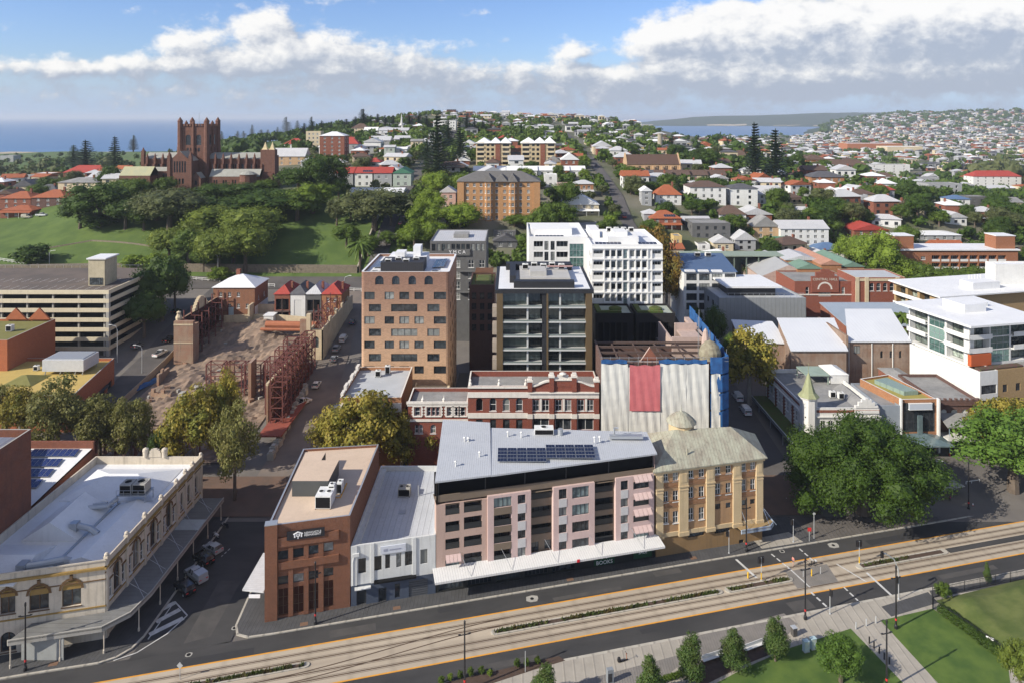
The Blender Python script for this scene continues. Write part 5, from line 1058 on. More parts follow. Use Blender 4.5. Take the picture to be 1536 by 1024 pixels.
shell(b,[(0,0),(21,0),(21,20),(0,20)],15,{0:[(12.5,17.5,5,10.5,'fan')],1:[(2,4,1,4,'d')]},OB,mat('roof_olive',(.20,.19,.06)),.6,cap=CONC)
for x in(6.5,13.5):
 mb=MB();mb.v+=[(x,19,15.6),(x+6.5,19,15.6),(x+3.25,19,19),(x,19.6,15.6),(x+6.5,19.6,15.6),(x+3.25,19.6,19)];mb.f+=[(0,1,2),(1,4,5,2),(3,0,2,5)];mb.m+=[0]*3;mb.build('gable',OB,b)
hvac(b,14,9,15,1.6,1.4,1.8,1)

# --- demolition site: retained walls, steel props
RUIN=mat('ruin_brick',(.30,.15,.095),(.36,.28,.20),.95,.35,.8,course=(.086,.24),grime=.35);RCREAM=mat('ruin_render',(.60,.50,.34),(.45,.36,.25),.95,.4,.8,grime=.35);RUST=mat('red_oxide_steel',(.175,.062,.052),(.11,.045,.04),.75,1,.6)
b=thing('ruined_facade','roofless brick facade with curved parapet propped beside the parked ute','ruin',(-101.5,210,6))
op=[(c,c+2.2,z,z+3,'dk')for c in(6,12,18,24)for z in(1.5,6.5)]
mb=MB();o_=facade(mb,(.8,33),(.8,0),0,12.5,[],0);mb.box(0,5.8,0,1.2,0,12.8);mb.box(0,.8,1.2,33,0,12.4);mb.box(4.6,5.8,1.2,4,0,11.5);mb.build('wall',RUIN,b)
o_=facade(MB(),(.8,33),(.8,0),0,12.5,op)
mb=MB()
for i in range(12):a=i/12;mb.box(-.1,.9,12+i*.8,12.8+i*.8,12.4,12.9+3.2*math.sin(math.pi*(a+.04)));
mb.lathe([(.9,12.8),(1,13.5),(.5,14.4),(.7,15),(0,15.4)],.6,2,8);mb.build('parapet',RCREAM,b)
mb=MB();mb.box(13,19,33,33.8,0,9);mb.box(12.4,13,26,33.8,0,10.5);mb.build('rear_wall',RCREAM,b);put('window',winmesh(1.6,2.6,'dk'),b,(14.2,32.4,3));mb=MB();mb.box(0,5.8,-.12,.01,6.2,6.5);mb.box(0,5.8,-.12,.01,11.6,12.0);mb.build('string_course',RCREAM,b)
mb=MB()
for y in range(4,33,5):
 mb.beam((1.2,y,0),(1.2,y,15),.28);mb.beam((4.5,y,0),(4.5,y,13),.28)
 for z in(4,8,12):mb.beam((1.2,y,z),(4.5,y,z),.2);mb.beam((1.2,y,z),(1.2,min(32,y+5),z),.2);mb.beam((1.2,y,z),(4.5,y,z-4),.15);mb.beam((1.2,y,z-3),(1.2,min(32,y+5),z),.15)
mb.build('steel_prop',RUST,b)
b=thing('ruined_facade','cream rendered ruin with arched doorway standing along the side street fence','ruin',(-62.4,214,6))
mb=MB();o_=facade(mb,(0,0),(4.6,0),0,9.0,[(1.5,3.3,3.6,7.0,'ad')]);windows(b,(0,0),(4.6,0),o_);mb.box(4.2,4.6,.0,40,0,9.4);mb.box(0,.5,.05,6,0,9);mb.box(.5,4.2,1.5,2,0,8.8);mb.box(-.4,.8,-.3,1.2,9.0,13.8);[mb.box(4.1,4.7,y,y+2.2,9.4,10.6)for y in(8,16,24,32)];mb.build('wall',RCREAM,b);mb=MB();mb.box(-2.4,-.42,-.2,.8,0,12.2);mb.build('brick_pier',RUIN,b)
mb=MB()
for y in range(5,40,5):
 mb.beam((0.4,y,0),(.4,y,14),.28);mb.beam((3.6,y,0),(3.6,y,12.5),.28)
 for z in(4,8,12):mb.beam((.4,y,z),(3.6,y,z),.2);mb.beam((.4,y,z),(.4,y+5,z),.2);mb.beam((.4,y,z),(.4,y+5,z-4),.15);mb.beam((.4,y,z),(3.6,y,z-4),.15)
mb.build('steel_prop',RUST,b)
mb=MB();mb.tube([(-17,12,7.2),(-.5,11,7.2)],1.1,10);mb.tube([(-18,10,6.2),(-2,9.4,6.2)],.5,8);tag(mb.build('steel_pipe',mat('pipe_rust',(.38,.14,.07),(.26,.10,.06)),None,(-62.4,214,6)),'thick rusty raking prop pipe lying across the back of the demolition site','pipe')
b=thing('propping_structure','tall red oxide steel frame of braced bays holding retained walls','steel frame',(-72,168,3.5))
def bay(x0,x1,y0,y1,h,n):
 mb=MB()
 for x in(x0,x1):
  for y in(y0,y1):mb.beam((x,y,0),(x,y,h),.26)
 for k in range(1,n+1):
  z=h*k/n;zp=h*(k-1)/n
  for a,c in(((x0,y0),(x1,y0)),((x1,y0),(x1,y1)),((x1,y1),(x0,y1)),((x0,y1),(x0,y0))):
   mb.beam((*a,z),(*c,z),.2);p,q_=((a,c)if k%2 else(c,a));mb.beam((*p,zp),(*q_,z),.11)
 mb.build('braced_bay',RUST,b)
for i in range(9):bay(12.6-.3*i,15.6-.3*i,4+i*4.2,7.4+i*4.2,15.5-i*.35,6)
for i in range(3):bay(8.6-.3*i,11.6-.3*i,12+i*8,15.4+i*8,14,4)
for i in range(4):bay(-11+i*5.2,-6.6+i*5.2,22,25,9.5,3)
mb=MB();mb.box(1.5,2.3,19,23,0,11);mb.box(8,12,24,24.8,0,12.5);mb.box(-8,-5,26,26.6,0,9);mb.box(11.2,11.7,5,38,0,10.2);mb.build('retained_wall',RUIN,b);mb=MB();mb.box(11.15,11.75,5,38,10.2,10.8);mb.build('coping',RCREAM,b)
mb=MB();mb.box(12,17.6,-3,18,1.2,1.5);mb.build('platform',mat('platform_red',(.28,.075,.05)),b)
b=thing('propping_structure','low red steel frame over a tunnel hoarding beside the mall trees','steel frame',(-98,158,2.5))
for i in range(6):bay(i*4.4,i*4.4+4,0,3.4,6.5,2)
# concrete kentledge blocks under the props
blk=None
for i in range(14):
 y=160+i*2.6;x=-55.0-(i*.16);
 if blk is None:mb=MB();mb.box(-.75,.75,-.9,.9,0,1.5);mb.box(-.45,.45,-.6,.6,1.5,1.9);blk=tag(mb.build('concrete_block',CONC,None,(x,y,tz(x,y))),'pale concrete ballast block in the row under the steel frame','block','ballast blocks along the side street')
 else:dup(blk,(x+rnd(-.3,.3),y,tz(x,y)),rnd(-.2,.2))

# --- brick house and four terraces facing the site
def wins(W,h,nx,nz,w=1.0,hh=1.5,sty='w2',m=1.0,z0=1.2):return[(m+(W-2*m)*(i+.5)/nx-w/2,m+(W-2*m)*(i+.5)/nx+w/2,z0+(h-z0+.6)*j/nz,z0+(h-z0+.6)*j/nz+hh,sty)for i in range(nx)for j in range(nz)]
b,ft,h=FB('brick_house','three storey brick house with white hipped roof and bricked yard','house',320,382,240,431,13);W=ft[1][0]
shell(b,ft,h,{0:wins(W,h,4,3,1,1.5)[:-1],1:wins(13,h,2,2)},mat('brick_aged',(.30,.135,.07),(.22,.10,.06),.9,.7,.8,course=(.086,.24),grime=.3),None,0);mb=MB();mb.hip(0,W,0,13,h,3.2,.4);mb.build('roof',ROOFWHITE,b);mb=MB();mb.box(5.5,6.8,6,7.2,h+1.5,h+4.8);mb.build('chimney',BRICK,b);mb=MB();mb.box(W,W+.06,.2,12.8,0,h*.45);mb.build('side_panel',WHITE,b);mb=MB();mb.box(5.2,7.0,-.3,.0,0,5.4);mb.build('boarded_door',mat('boarded_blue',(.45,.55,.60)),b)
for i,(a,c,rm,wm,lb)in enumerate(((411.8,434.8,REDROOF,BRICK,'red hipped terrace with open verandah shell next to the white shed'),(435.8,458,SLATE,WHITE,'grey roofed terrace with boarded white rear wall'),(459,481.5,ZINC,GRY,'zinc roofed terrace with open dark rear between white and brick terraces'),(482.5,512,REDROOF,BRICK_O,'red roofed end terrace of pale orange brick'))):
 b,ft,h=FB('terrace_house',lb,'house',a,c,240,441,12,group='row of terraces above the demolition site');W=ft[1][0]
 shell(b,ft,h,{0:[(.4,W-.4,.4,3.6,'dk'),(.4,W-.4,4.4,8.2,'dk')]if i in(0,2)else[(1.2,W-1.2,.5,8.0,'blank')]if i==1 else wins(W,h,2,3,.9,1.4),1:wins(12,h,3,2)},wm,None,0)
 mb=MB();mb.hip(0,W,0,12,h,2.6,.35);mb.build('roof',rm,b);mb=MB();mb.box(W-.9,W-.2,4,5,h,h+3.2);mb.build('chimney',BRICK,b)
 if i in(0,2):mb=MB();mb.box(.2,W-.2,-.3,0,3.8,4.2);mb.box(W/2-.1,W/2+.1,-.3,0,.1,8.4);mb.build('verandah_frame',plain('frame_rust',(.10,.07,.06)),b)
b=thing('site_shed','white site shed in the yard between brick house and terraces','shed',(G(408,484)[0],236,10));mb=MB();mb.box(-1.6,1.6,0,4,0,3.0);mb.build('wall',WHITE,b);mb=MB();mb.box(-1.8,1.8,-.2,4.2,3,3.2);mb.build('roof',ROOFWHITE,b)

for q,hh,lb in(([(-101,205),(-99.5,196),(-98.9,196),(-100.3,205)],3.2,'jagged brick stub wall by the site fence'),([(-98,190),(-92,188.5),(-92,189.2),(-98,190.8)],2.2,'low broken wall across the dirt near the blue tarpaulin'),([(-90,243),(-80,244),(-80,244.8),(-90,243.8)],4.5,'taller broken wall below the brick house yard')):
 mb=MB();n=6;A,B,C_,D=(Vector(p)for p in q);rr=random.Random(int(hh*10))
 for i in range(n):
  f4=[A.lerp(B,i/n),A.lerp(B,(i+1)/n),D.lerp(C_,(i+1)/n),D.lerp(C_,i/n)];mb.prism([(v.x-A.x,v.y-A.y)for v in f4][::-1]if False else[(v.x-A.x,v.y-A.y)for v in f4],-.5,hh*rr.uniform(.5,1))
 tag(mb.build('broken_wall',RUIN,None,(A.x,A.y,tz(A.x,A.y))),lb,'ruin')
# ======================================================== blocks beyond the cross street
b,ft,h=FB('corner_building','white and brick corner building with green spired turret, curved parapet and grey roof','building',1209,1319,162,611,25);W=ft[1][0];f=FF(b,1130,530,3.783)
WS=mat('white_stucco',(.70,.69,.66),(.6,.59,.56),.85,.8,.5,grime=.18)
op=[(x,x+1.1,z,z+2.3,'w2')for x in(3.4,5.2,7.0,8.8,10.6)for z in(1.5,5.8)]+[(x,x+1.0,5.8,8.1,'aw')for x in(12.6,14.2)]
sd_=[(y,y+1.1,z,z+2.3,'w2')for y in(2.5,4.6,8.2,10.3,13.6,15.8,19,21.2)for z in(1.5,5.8)]
shell(b,ft,h-1.0,{0:op,3:sd_},WS,MEMBRANE,1.0,cap=WS);A,D_=ft[0],ft[3]
band(b,D_,A,h-2.2,h-1.9,.35,WS);band(b,A,ft[1],h-2.2,h-1.9,.35,WS);band(b,A,ft[1],h-1.1,h-.5,.08,BRICK,'brick_course');band(b,D_,A,h-1.1,h-.5,.08,BRICK,'brick_course')
for y in(1.2,6.8,12.2,17.6,23):mb=MB();mb.box(y-.7,y+.7,-.12,.03,0,h-2.3);edge_obj(b,D_,A,mb,'brick_pier',BRICK);mb=MB();[mb.box(y+e,y+e+.25,-.2,.03,.8*k,.8*k+.4)for k in range(13)for e in(-.95,.7)];edge_obj(b,D_,A,mb,'quoin',WS)
mb=MB();
for i,hh in enumerate((.5,1.3,1.9,2.2,1.9,1.3,.5)):mb.box(11.4+i*.75,12.15+i*.75,-.15,.5,h,h+hh)
mb.box(11.2,16.8,-.3,.03,h-1.2,h-.6);mb.box(-.2,.4,21,25,h,h+1.6);mb.build('parapet_gable',WS,b)
mb=MB();n=8;mb.lathe([(1.9,0),(1.9,h+2.0),(2.2,h+2.1),(2.2,h+2.4)],1.0,1.0,8,0,R(22.5));mb.build('turret',WS,b);mb=MB();mb.lathe([(2.4,h+2.4),(1.5,h+3.4),(.95,h+5),(.4,h+7),(.06,h+7.8),(.04,h+10),(0,h+10)],1.0,1.0,8,0,R(22.5));mb.build('turret_spire',mat('copper_pale',(.33,.36,.20),(.24,.24,.14),.7,.8,.8,stretch=(1,1,.3)),b)
for z in(3,6.5,9.6):
 for a in(-135,-90,-45,-180):aa=R(a);put('window',winmesh(.8,1.5,'w1'),b,(1+1.95*.93*math.cos(aa)-.4*math.cos(aa+R(90)),1+1.95*.93*math.sin(aa)-.4*math.sin(aa+R(90)),z),aa+R(90))
cv_=[(-4.2,25),(-4.2,-1.6),(-2.2,-3.6),(17,-3.6),(17,-.02),(-.02,-.02),(-.02,25)];mb=MB();mb.prism(cv_,3.7,3.95,0,0,True);mb.prism(cv_[:4]+[(p[0]+.25,p[1]+.25)for p in cv_[3::-1]],3.4,4.1,1,1,True);[mb.tube([(x,y,0),(x,y,3.7)],.1,6,1)for x,y in((-3.8,4),(-3.8,12),(-3.8,20),(2,-3.2),(9,-3.2))];mb.build('verandah',[MATS['planting_green'],mat('verandah_grey',(.38,.41,.42))],b)
mb=MB();mb.box(7,13,16.5,23,h+1.2,h+1.45);[mb.box(x,x+.2,y,y+.2,h-1,h+1.2)for x in(7.1,12.6)for y in(16.7,22.6)];mb.build('roof_shelter',mat('shelter_green',(.30,.38,.32)),b);mb=MB();mb.hip(13.5,18,17,24,h+1.4,1.0,.1);mb.box(13.5,18,17,24,h-.9,h+1.25);mb.build('roof_shed',WHITE,b);hvac(b,9.3,8,h-1,1.3,1,1.6,1);hvac(b,11,7.2,h-1,1.3,1,1.6,1);mb=MB();mb.hip(12.5,17,2,14,h-1,1.4,0,gable='y');mb.build('roof_ridge',MEMBRANE,b)
b,ft,h=FB('infill_building','plain blue grey infill wall between corner building and black glass shop','building',1319.5,1351,163,608,14);shell(b,ft,h-.4,{},mat('blue_grey_wall',(.27,.30,.34),(.22,.25,.28),grime=.15),MEMBRANE,.4)
o=(90.7,163,1.8);b=thing('glass_shop','black glass fronted shop with olive roof, white frame and folded glass canopy','shop',o);q=[(0,0),(8.4,.4),(5.6,16),(-3.2,13)];h=12.6
shell(b,q,h-.5,{0:[(.4,8,5.0,11.8,'gd'),(.4,8,.3,3.8,'s')]},BRICK_O,mat('roof_olive_bright',(.34,.29,.08),(.28,.24,.07)),.5,cap=WHITE)
mb=MB();mb.prism([(2.5,3.5),(6.2,4),(3.2,12.5),(-.6,11)],h-.48,h+.5);mb.build('skylight',mat('skylight_green',(.25,.33,.28),None,.3,2,.5,stripe=('x',.7,.4)),b);mb=MB();mb.box(1.6,7.0,-.6,-.1,h-2.2,h-.9);edge_obj(b,q[0],q[1],mb,'sign_board',plain('sign_steel',(.50,.54,.60),.3));mb=MB();mb.box(1.5,7.1,-.62,-.08,h-.9,h-.8);mb.box(1.5,7.1,-.62,-.08,h-2.3,h-2.2);edge_obj(b,q[0],q[1],mb,'sign_frame',WHITE)
mb=MB();mb.box(-.3,.0,-.4,.5,0,h+.2);mb.box(8.4,8.8,-.4,.5,0,h+.2);mb.build('white_frame',WHITE,b);mb=MB();mb.poly([(0,0,4.6),(5,-.2,4.9),(3,-4.2,3.4),(-.5,-4,3.6)]);mb.poly([(5,-.2,4.9),(9.2,.2,4.2),(9.6,-4.4,3.8),(3,-4.2,3.4)]);mb.beam((5,-.2,4.9),(3,-4.2,3.4),.15);mb.beam((0,-4,3.4),(9.6,-4.4,3.7),.2);mb.box(3.6,4.6,-.6,-.1,4.5,9);mb.build('glass_canopy',glass('canopy_glass',(.10,.14,.15),.1),b)
b,ft,h=FB('brick_shop','dark brick shop with row of white fan windows and posted verandah','shop',1406.5,1470,165.5,600,17);W=ft[1][0];f=FF(b,1130,530,3.783)
shell(b,ft,h-.7,{0:[(x,x+1.5,h-3.6,h-2.1,'fan')for x in(.7,3.2,5.7,8.0)]+[(.8,9.2,.3,3.2,'s')]},BRICK_D,MEMBRANE,.7);mb=MB();[mb.box(.3+1.3*i,.8+1.3*i,-.1,.4,h,h+.5)for i in range(8)];mb.box(-.2,W+.2,-.25,.03,h-1.2,h-.9);mb.box(-.1,W+.1,-.2,.03,h-4.3,h-3.9);mb.build('brick_trim',BRICK_D,b)
mb=MB();mb.v+=[(-.2,-.05,8.2),(W+.2,-.05,8.2),(W+.2,-4.2,6.6),(-.2,-4.2,6.6),(-.2,-.05,8.0),(W+.2,-.05,8.0),(W+.2,-4.2,6.4),(-.2,-4.2,6.4)];mb.f+=[(3,2,1,0),(4,5,6,7),(7,6,2,3),(4,7,3,0),(6,5,1,2)];mb.m+=[0]*5;mb.build('verandah_roof',MEMBRANE,b);mb=MB();mb.box(-.2,W+.2,-4.4,-.05,3.5,3.75);mb.box(-.2,W+.2,-4.4,-4.3,3.75,4.8);mb.build('balcony',WS,b)
for x in(.2,4.4,8.8):mb=MB();mb.box(x-.1,x+.1,-4.3,-4.1,.1,3.5);mb.box(x-.16,x+.16,-4.36,-4.04,.0,.7,1);mb.box(x-.06,x+.06,-4.2,-4.08,3.75,6.5);mb.build('verandah_post',[plain('post_blue',(.22,.28,.36)),plain('post_red',(.45,.10,.06))],b)
b,ft,h=FB('brick_lean_to','old brick lean-to with grey roof behind the shops, against pale sandstone wall','shed',1348,1395,180,572,10,zb=3);mb=MB();mb.box(0,5.2,0,10,0,9);mb.box(5.2,9,0,6,0,7);mb.build('wall',BRICK,b);mb=MB();mb.hip(0,5.2,0,10,9.1,.8,.2);mb.hip(5.4,9,0,6,7.1,1.0,.1,gable='y');mb.build('roof',MEMBRANE,b)
# white stepped apartment building turned to the main street
o=(115,172,3);b=thing('apartment_building','modern white roofed apartment building with green glass, white balconies and long white side wall','building',o,R(13.5));h=14
shell(b,[(0,0),(5.4,0),(5.4,22),(0,22)],h,{0:[(.4,5.0,z,z+2.2,'p3')for z in(1.5,5.2,8.9)]},WHITE,mat('roof_planted',(.09,.12,.04),(.14,.07,.06),.95,1.2,.9),.5,wname='side_wall');ch,cw=10.6,26
shell(b,[(5.42,0),(32,0),(32,22),(5.42,22)],h,{0:[(x,x+1.4,z,z+1.9,'p2')for x in(1.5,5.5,9,12.5,16)for z in(1.5,5.2,8.9)]},mat('tan_brick_block',(.40,.27,.13),(.34,.23,.11),.9,1,.5,course=(.086,.24)),MEMBRANE,.5,wname='street_wall');mb=MB();mb.box(1,14,.6,2.4,h,h+.8);mb.build('roof_planting',mat('planting_purple',(.14,.05,.07),(.05,.10,.02),.95,2,.9,bump=.8),b)
ub=[(1.6,4.5),(22,4.5),(22,24),(1.6,24)];LV=[h+.6,h+3.9,h+7.2]
STY['gg']=(METAL,3,2,.06,.1,GREEN_GL,0,0);STY['bb']=(FRAME_D,3,1,.08,2.0,LIV,0,0)
f0=[(.3,6.2,z,z+2.7,'bb')for z in LV]+[(6.6,12.5,z,z+3.1,'gg')for z in LV]+[(13,20,z,z+2.7,'bb')for z in LV];f3=[(.3,6.5,z,z+2.7,'bb')for z in LV]+[(7,12,z,z+3.1,'gg')for z in LV]+[(12.6,19,z,z+2.7,'bb')for z in LV]
shell(b,ub,h+10.6,{0:f0,3:f3},WHITE,None,0,z0=h+.02,wname='upper_wall')
for z in LV[1:]:
 for A,B,s0,s1 in((ub[0],ub[1],-.9,6.2),(ub[0],ub[1],13,20.4),(ub[3],ub[0],12.6,20.4),(ub[3],ub[0],.2,6.6)):mb=MB();mb.box(s0,s1,-.9,.03,z-.25,z-.02);mb.box(s0,s1,-.9,-.75,z-.02,z+.95);edge_obj(b,A,B,mb,'balcony',WHITE)
mb=MB();mb.box(1.0,7.2,3.4,4.45,h+.5,h+3.4);mb.build('orange_surround',plain('surround_orange',(.45,.10,.03)),b)
mb=MB();mb.prism([(-.6,2.0),(24,1.6),(26,26),(-1,26)],h+10.6,h+11.1,0,0,True);mb.build('roof',ROOFWHITE,b);mb=MB();mb.box(8,15,12,19,h+11.1,h+13.2);mb.box(17,20,16,20,h+11.1,h+12.2);mb.build('plant_room',ROOFWHITE,b)
b=thing('apartment_building','rear apartment building with broad white skillion roof and stacked white balconies','building',(135.7,222,6),R(13.5));h=17
shell(b,[(0,0),(48,0),(48,19),(0,19)],h,{0:[(x,x+3,z,z+2.4,'bb')for x in(.6,4.4)for z in(h-3,h-6.4)]+[(x,x+1.2,h-3.2,h-1.2,'w1')for x in(9,12)],3:[(y,y+4,z,z+2.5,'bb')for y in(1,6,11)for z in(h-3,h-6.4,h-9.8)]},MATS['tan_brick_block'],None,0)
for z in(h-3.1,h-6.5,h-9.9):mb=MB();mb.box(1,17,-1.4,.03,z-.2,z);mb.box(1,17,-1.4,-1.25,z,z+1);edge_obj(b,(0,19),(0,0),mb,'balcony',WHITE)
mb=MB();mb.v+=[(-1.5,-1.5,h),(49,-1.5,h),(49,20,h+.6),(-1.5,20,h+.6),(-1.5,-1.5,h+.4),(49,-1.5,h+.4),(49,20,h+1.0),(-1.5,20,h+1.0)];mb.f+=[(4,5,6,7),(0,1,5,4),(3,0,4,7),(1,2,6,5),(2,3,7,6),(3,2,1,0)];mb.m+=[0]*6;mb.build('roof',ROOFWHITE,b);mb=MB();mb.box(16,27,3,8,h+.45,h+2.8);[mb.tube([(24+i*1.2,12,h+.5),(24+i*1.2,12,h+3.0)],.14,6)for i in range(5)];mb.build('plant_room',ROOFWHITE,b)
b=thing('white_block','tall blank white wall of a block at the frame edge above the skillion roof','building',((1493-CX)*236/F,236,7));h=23;shell(b,[(0,0),(40,0),(40,5),(0,5)],h,{},WHITE,ROOFWHITE,.4)
# white roofed halls of old brick
def shed(name,label,q,zb,zf,zr,wall,roof,ops=None):
 """a hall with a roof sloping up from the front eave zf to the rear zr"""
 b=thing(name,label,'hall',(q[0][0],q[0][1],zb));ft=loc2(q,q[0]);mb=MB();o_=facade(mb,ft[0],ft[1],0,zf-zb,ops or[]);windows(b,ft[0],ft[1],o_)
 for i in(1,2,3):A,B=ft[i],ft[(i+1)%4];za,zc=((zf,zr),(zr,zr),(zr,zf))[i-1];mb.poly([(*A,0),(*B,0),(*B,zc-zb),(*A,za-zb)])
 mb.build('wall',wall,b);r=[(*ft[0],zf-zb+.05),(*ft[1],zf-zb+.05),(*ft[2],zr-zb+.05),(*ft[3],zr-zb+.05)];r=[(p[0]+(-.3,.3,.3,-.3)[i],p[1]+(-.5,-.5,.3,.3)[i],p[2])for i,p in enumerate(r)];m2=MB();m2.poly(r);lo=[(p[0],p[1],p[2]-.25)for p in r];[m2.poly([lo[i],lo[(i+1)%4],r[(i+1)%4],r[i]])for i in range(4)];m2.build('roof',roof,b);return b
SHROOF=mat('hall_roof',(.64,.66,.69),(.56,.58,.62),.55,.15,.5,stripe=('x',1.0,.12));WBRICK=mat('weathered_brick',(.24,.135,.085),(.38,.31,.25),.95,.3,.7,course=(.086,.24),grime=.35)
shed('brick_hall','old brick hall with big plain white roof facing the corner turret building',[(76.6,192),(91.7,192),(96,209),(79.5,209)],4,16.2,20,WBRICK,SHROOF)
b=shed('brick_hall','old brick hall with steeper white roof, small windows and white downpipes',[(93.6,195),(110.8,195),(114.4,211.5),(101,211.5)],4,17.7,22,WBRICK,SHROOF,[(1.6,3.4,10.2,12.4,'p2')]+[(x,x+.8,9,11,'ad')for x in(9.0,11.6,14.2)]);mb=MB();[mb.tube([(x,-.12,0),(x,-.12,13.2)],.12,6)for x in(.2,6.6,12.4)];mb.build('downpipe',WHITE,b);mb=MB();mb.box(-1.0,-.4,-1,17,0,15.5);mb.build('party_wall',WBRICK,b)
shed('brick_annexe','small white roofed annexe stepping down beside the plane tree',[(66.5,203),(79,201),(79.4,214),(68,216)],5,15.2,17.5,WBRICK,SHROOF)
b=shed('low_roof_hall','long low hall with blue grey sheet roof behind the brick halls',[(106,222),(132,222),(134,236),(104,236)],6,14,17.5,BRICK,mat('blue_grey_sheet',(.30,.35,.42),(.25,.30,.36),.6,.3,.5,stripe=('x',1,.2)))
# grey metal clad building with white roof penthouse
b,ft,h=FB('office_building','grey metal clad office building with white floating penthouse roof','building',1079,1209,225,447,20);W=ft[1][0];GM=mat('grey_cladding',(.26,.275,.285),(.21,.225,.235),.6,.4,.5,stripe=('x',1.2,.3),grime=.15)
q=[(0,0),(W,0),(W-2,20),(-1,20)];shell(b,q,h-.3,{3:[(y,y+2,z,z+1.8,'p2')for y in(3,8,13)for z in(h-4,h-8,h-12)]},GM,mat('roof_pale',(.46,.48,.50)),.3)
mb=MB();mb.box(4,19.5,4,17,h-.3,h+2.6);mb.build('penthouse',FRAME_D,b);mb=MB();mb.prism([(3,2.0),(21,2.0),(19.5,19),(2,19)],h+2.6,h+3.2,0,0,True);mb.build('penthouse_roof',ROOFWHITE,b);mb=MB();[mb.beam((x,.3,h),(x,.3,h+1.4),.08)for x in range(1,28,2)];mb.beam((.5,.3,h+1.4),(W-.5,.3,h+1.4),.08);mb.build('railing',METAL,b)
b,ft,h=FB('office_building','office building with blue sheet roof and white columned recessed floors','building',1026,1104,240,408,20);W=ft[1][0];shell(b,ft,h,{0:[(x,x+3.6,z,z+2.4,'p3')for x in(.8,5.2,9.6,14)for z in(h-3,h-6.4,h-9.8,h-13)]},WHITE,None,0)
mb=MB();mb.v+=[(-.5,-.5,h),(W+.5,-.5,h),(W+3,26,h+1.4),(-1,26,h+1.4)];mb.f+=[(0,1,2,3)];mb.m+=[0];mb.build('roof',mat('blue_sheet',(.09,.14,.24),(.07,.11,.19),.5,.4,.5,stripe=('x',1,.2)),b);[hvac(b,x,20,h+1.2,2,1.6,1.5,1)for x in(9,13)];mb=MB();[mb.box(x,x+3.4,-.6,1.2,h+.02,h+.5)for x in(.4,5,9.6)];mb.build('eave_panel',ROOFWHITE,b)
# the brick hall with raised name
b,ft,h=FB('brick_hall','ornate red brick hall with arched window, gable and raised name','hall',1192,1281,255,424,18);W=ft[1][0];f=FF(b,1024,340,3);RBR=mat('bright_brick',(.28,.085,.052),(.22,.07,.045),.9,1,.5,course=(.086,.24))
shell(b,ft,h,{0:[f.op(612,665,255,312,'aw'),f.op(553,568,272,305,'aw'),f.op(715,730,272,305,'aw')]},RBR,MEMBRANE,.5,cap=mat('copper_pale_trim',(.22,.30,.24)))
c=f.at(640,250)[0];mb=MB();mb.prism([(c-5,-.3),(c+5,-.3),(c+5,.5),(c-5,.5)],h-3.5,h+2.2);mb.prism([(c-3.4,-.3),(c+3.4,-.3),(c+3.4,.5),(c-3.4,.5)],h+2.2,h+3.8);mb.prism([(c-1.6,-.3),(c+1.6,-.3),(c+1.6,.5),(c-1.6,.5)],h+3.8,h+4.8);mb.build('gable',RBR,b);text(b,'CENTRAL HALL',1.3,(c,-.36,h+1.2),0,plain('letter_stone',(.62,.55,.46)))
mb=MB();s0,s1,h0,h1,_=f.op(612,665,255,312,'aw');r=(s1-s0)/2
for k in range(8):
 a0,a1=math.pi*k/8,math.pi*(k+1)/8;mb.poly([((s0+s1)/2-(r+e)*math.cos(a),-.32,h1-r+(r+e)*math.sin(a))for a,e in((a0,0),(a0,.6),(a1,.6),(a1,0))][::-1])
mb.box(-.2,W+.2,-.2,.03,h-4.6,h-4.2);mb.build('stone_trim',STONE,b);mb=MB();mb.v+=[(-6,18,h-2),(16,18,h-2),(16,44,h-1),(-6,44,h-1),(5,18,h+2.5),(5,44,h+3.5)];mb.f+=[(0,4,5,3),(4,1,2,5),(0,1,4)];mb.m+=[0,0,1];mb.box(-6,16,18.05,44,0,h-2.05,1);mb.build('hall_roof',[mat('grey_hall_roof',(.36,.365,.37),(.30,.305,.31),.7,.2,.5),PKG],b)
b,ft,h=FB('brick_wing','red brick wing with four arched windows between cream pilasters','building',1283,1358,252,418,14);W=ft[1][0];shell(b,ft,h,{0:[(x,x+1.5,h-4.5,h-1.6,'aw')for x in(5.2,7.6,10,12.4)]},RBR,mat('roof_pale',(.46,.48,.50)),.4,cap=CREAM);mb=MB();[mb.box(x,x+1.3,-.3,.03,0,h+.4)for x in(0,3.4,14.5)];mb.box(0,W,-.2,.03,h-.9,h);mb.build('pilaster',CREAM,b)
# patchwork warehouse roofs behind
for i,(pl,pr,Y,pt,d,rm,lb)in enumerate(((1196,1232,272,403,26,mat('roof_green',(.17,.27,.21)),'green sheet roofed store behind the arched brick hall'),(1232,1262,274,397,28,mat('roof_salmon',(.45,.24,.17)),'salmon roofed store between green roofs'),(1262,1296,276,400,26,mat('roof_green',(.17,.27,.21)),'green striped store roof next to brick wing'),(1178,1230,282,390,14,ZINC,'orange brick store with zinc roof below the blue house'))):
 b,ft,h=FB('store_building',lb,'building',pl,pr,Y,pt,d);W=ft[1][0];shell(b,ft,h,{0:wins(W,h,3,1)},BRICK_O,None,0);mb=MB();mb.hip(0,W,0,d,h,1.8,.3,gable='y');mb.build('roof',rm,b)
b,ft,h=FB('parking_shed','long green roofed parking shed with open dark bays','shed',1028,1190,288,385,9);W=ft[1][0];mb=MB();mb.box(0,W,8.5,9,0,h);[mb.box(x,x+.4,0,.4,0,h)for x in np.arange(0,W,5)];mb.build('wall',plain('shed_green',(.14,.18,.15)),b);mb=MB();mb.box(-.5,W+.5,-.5,9.5,h,h+.4);mb.build('roof',mat('shed_roof_green',(.27,.33,.27),(.22,.27,.22)),b)
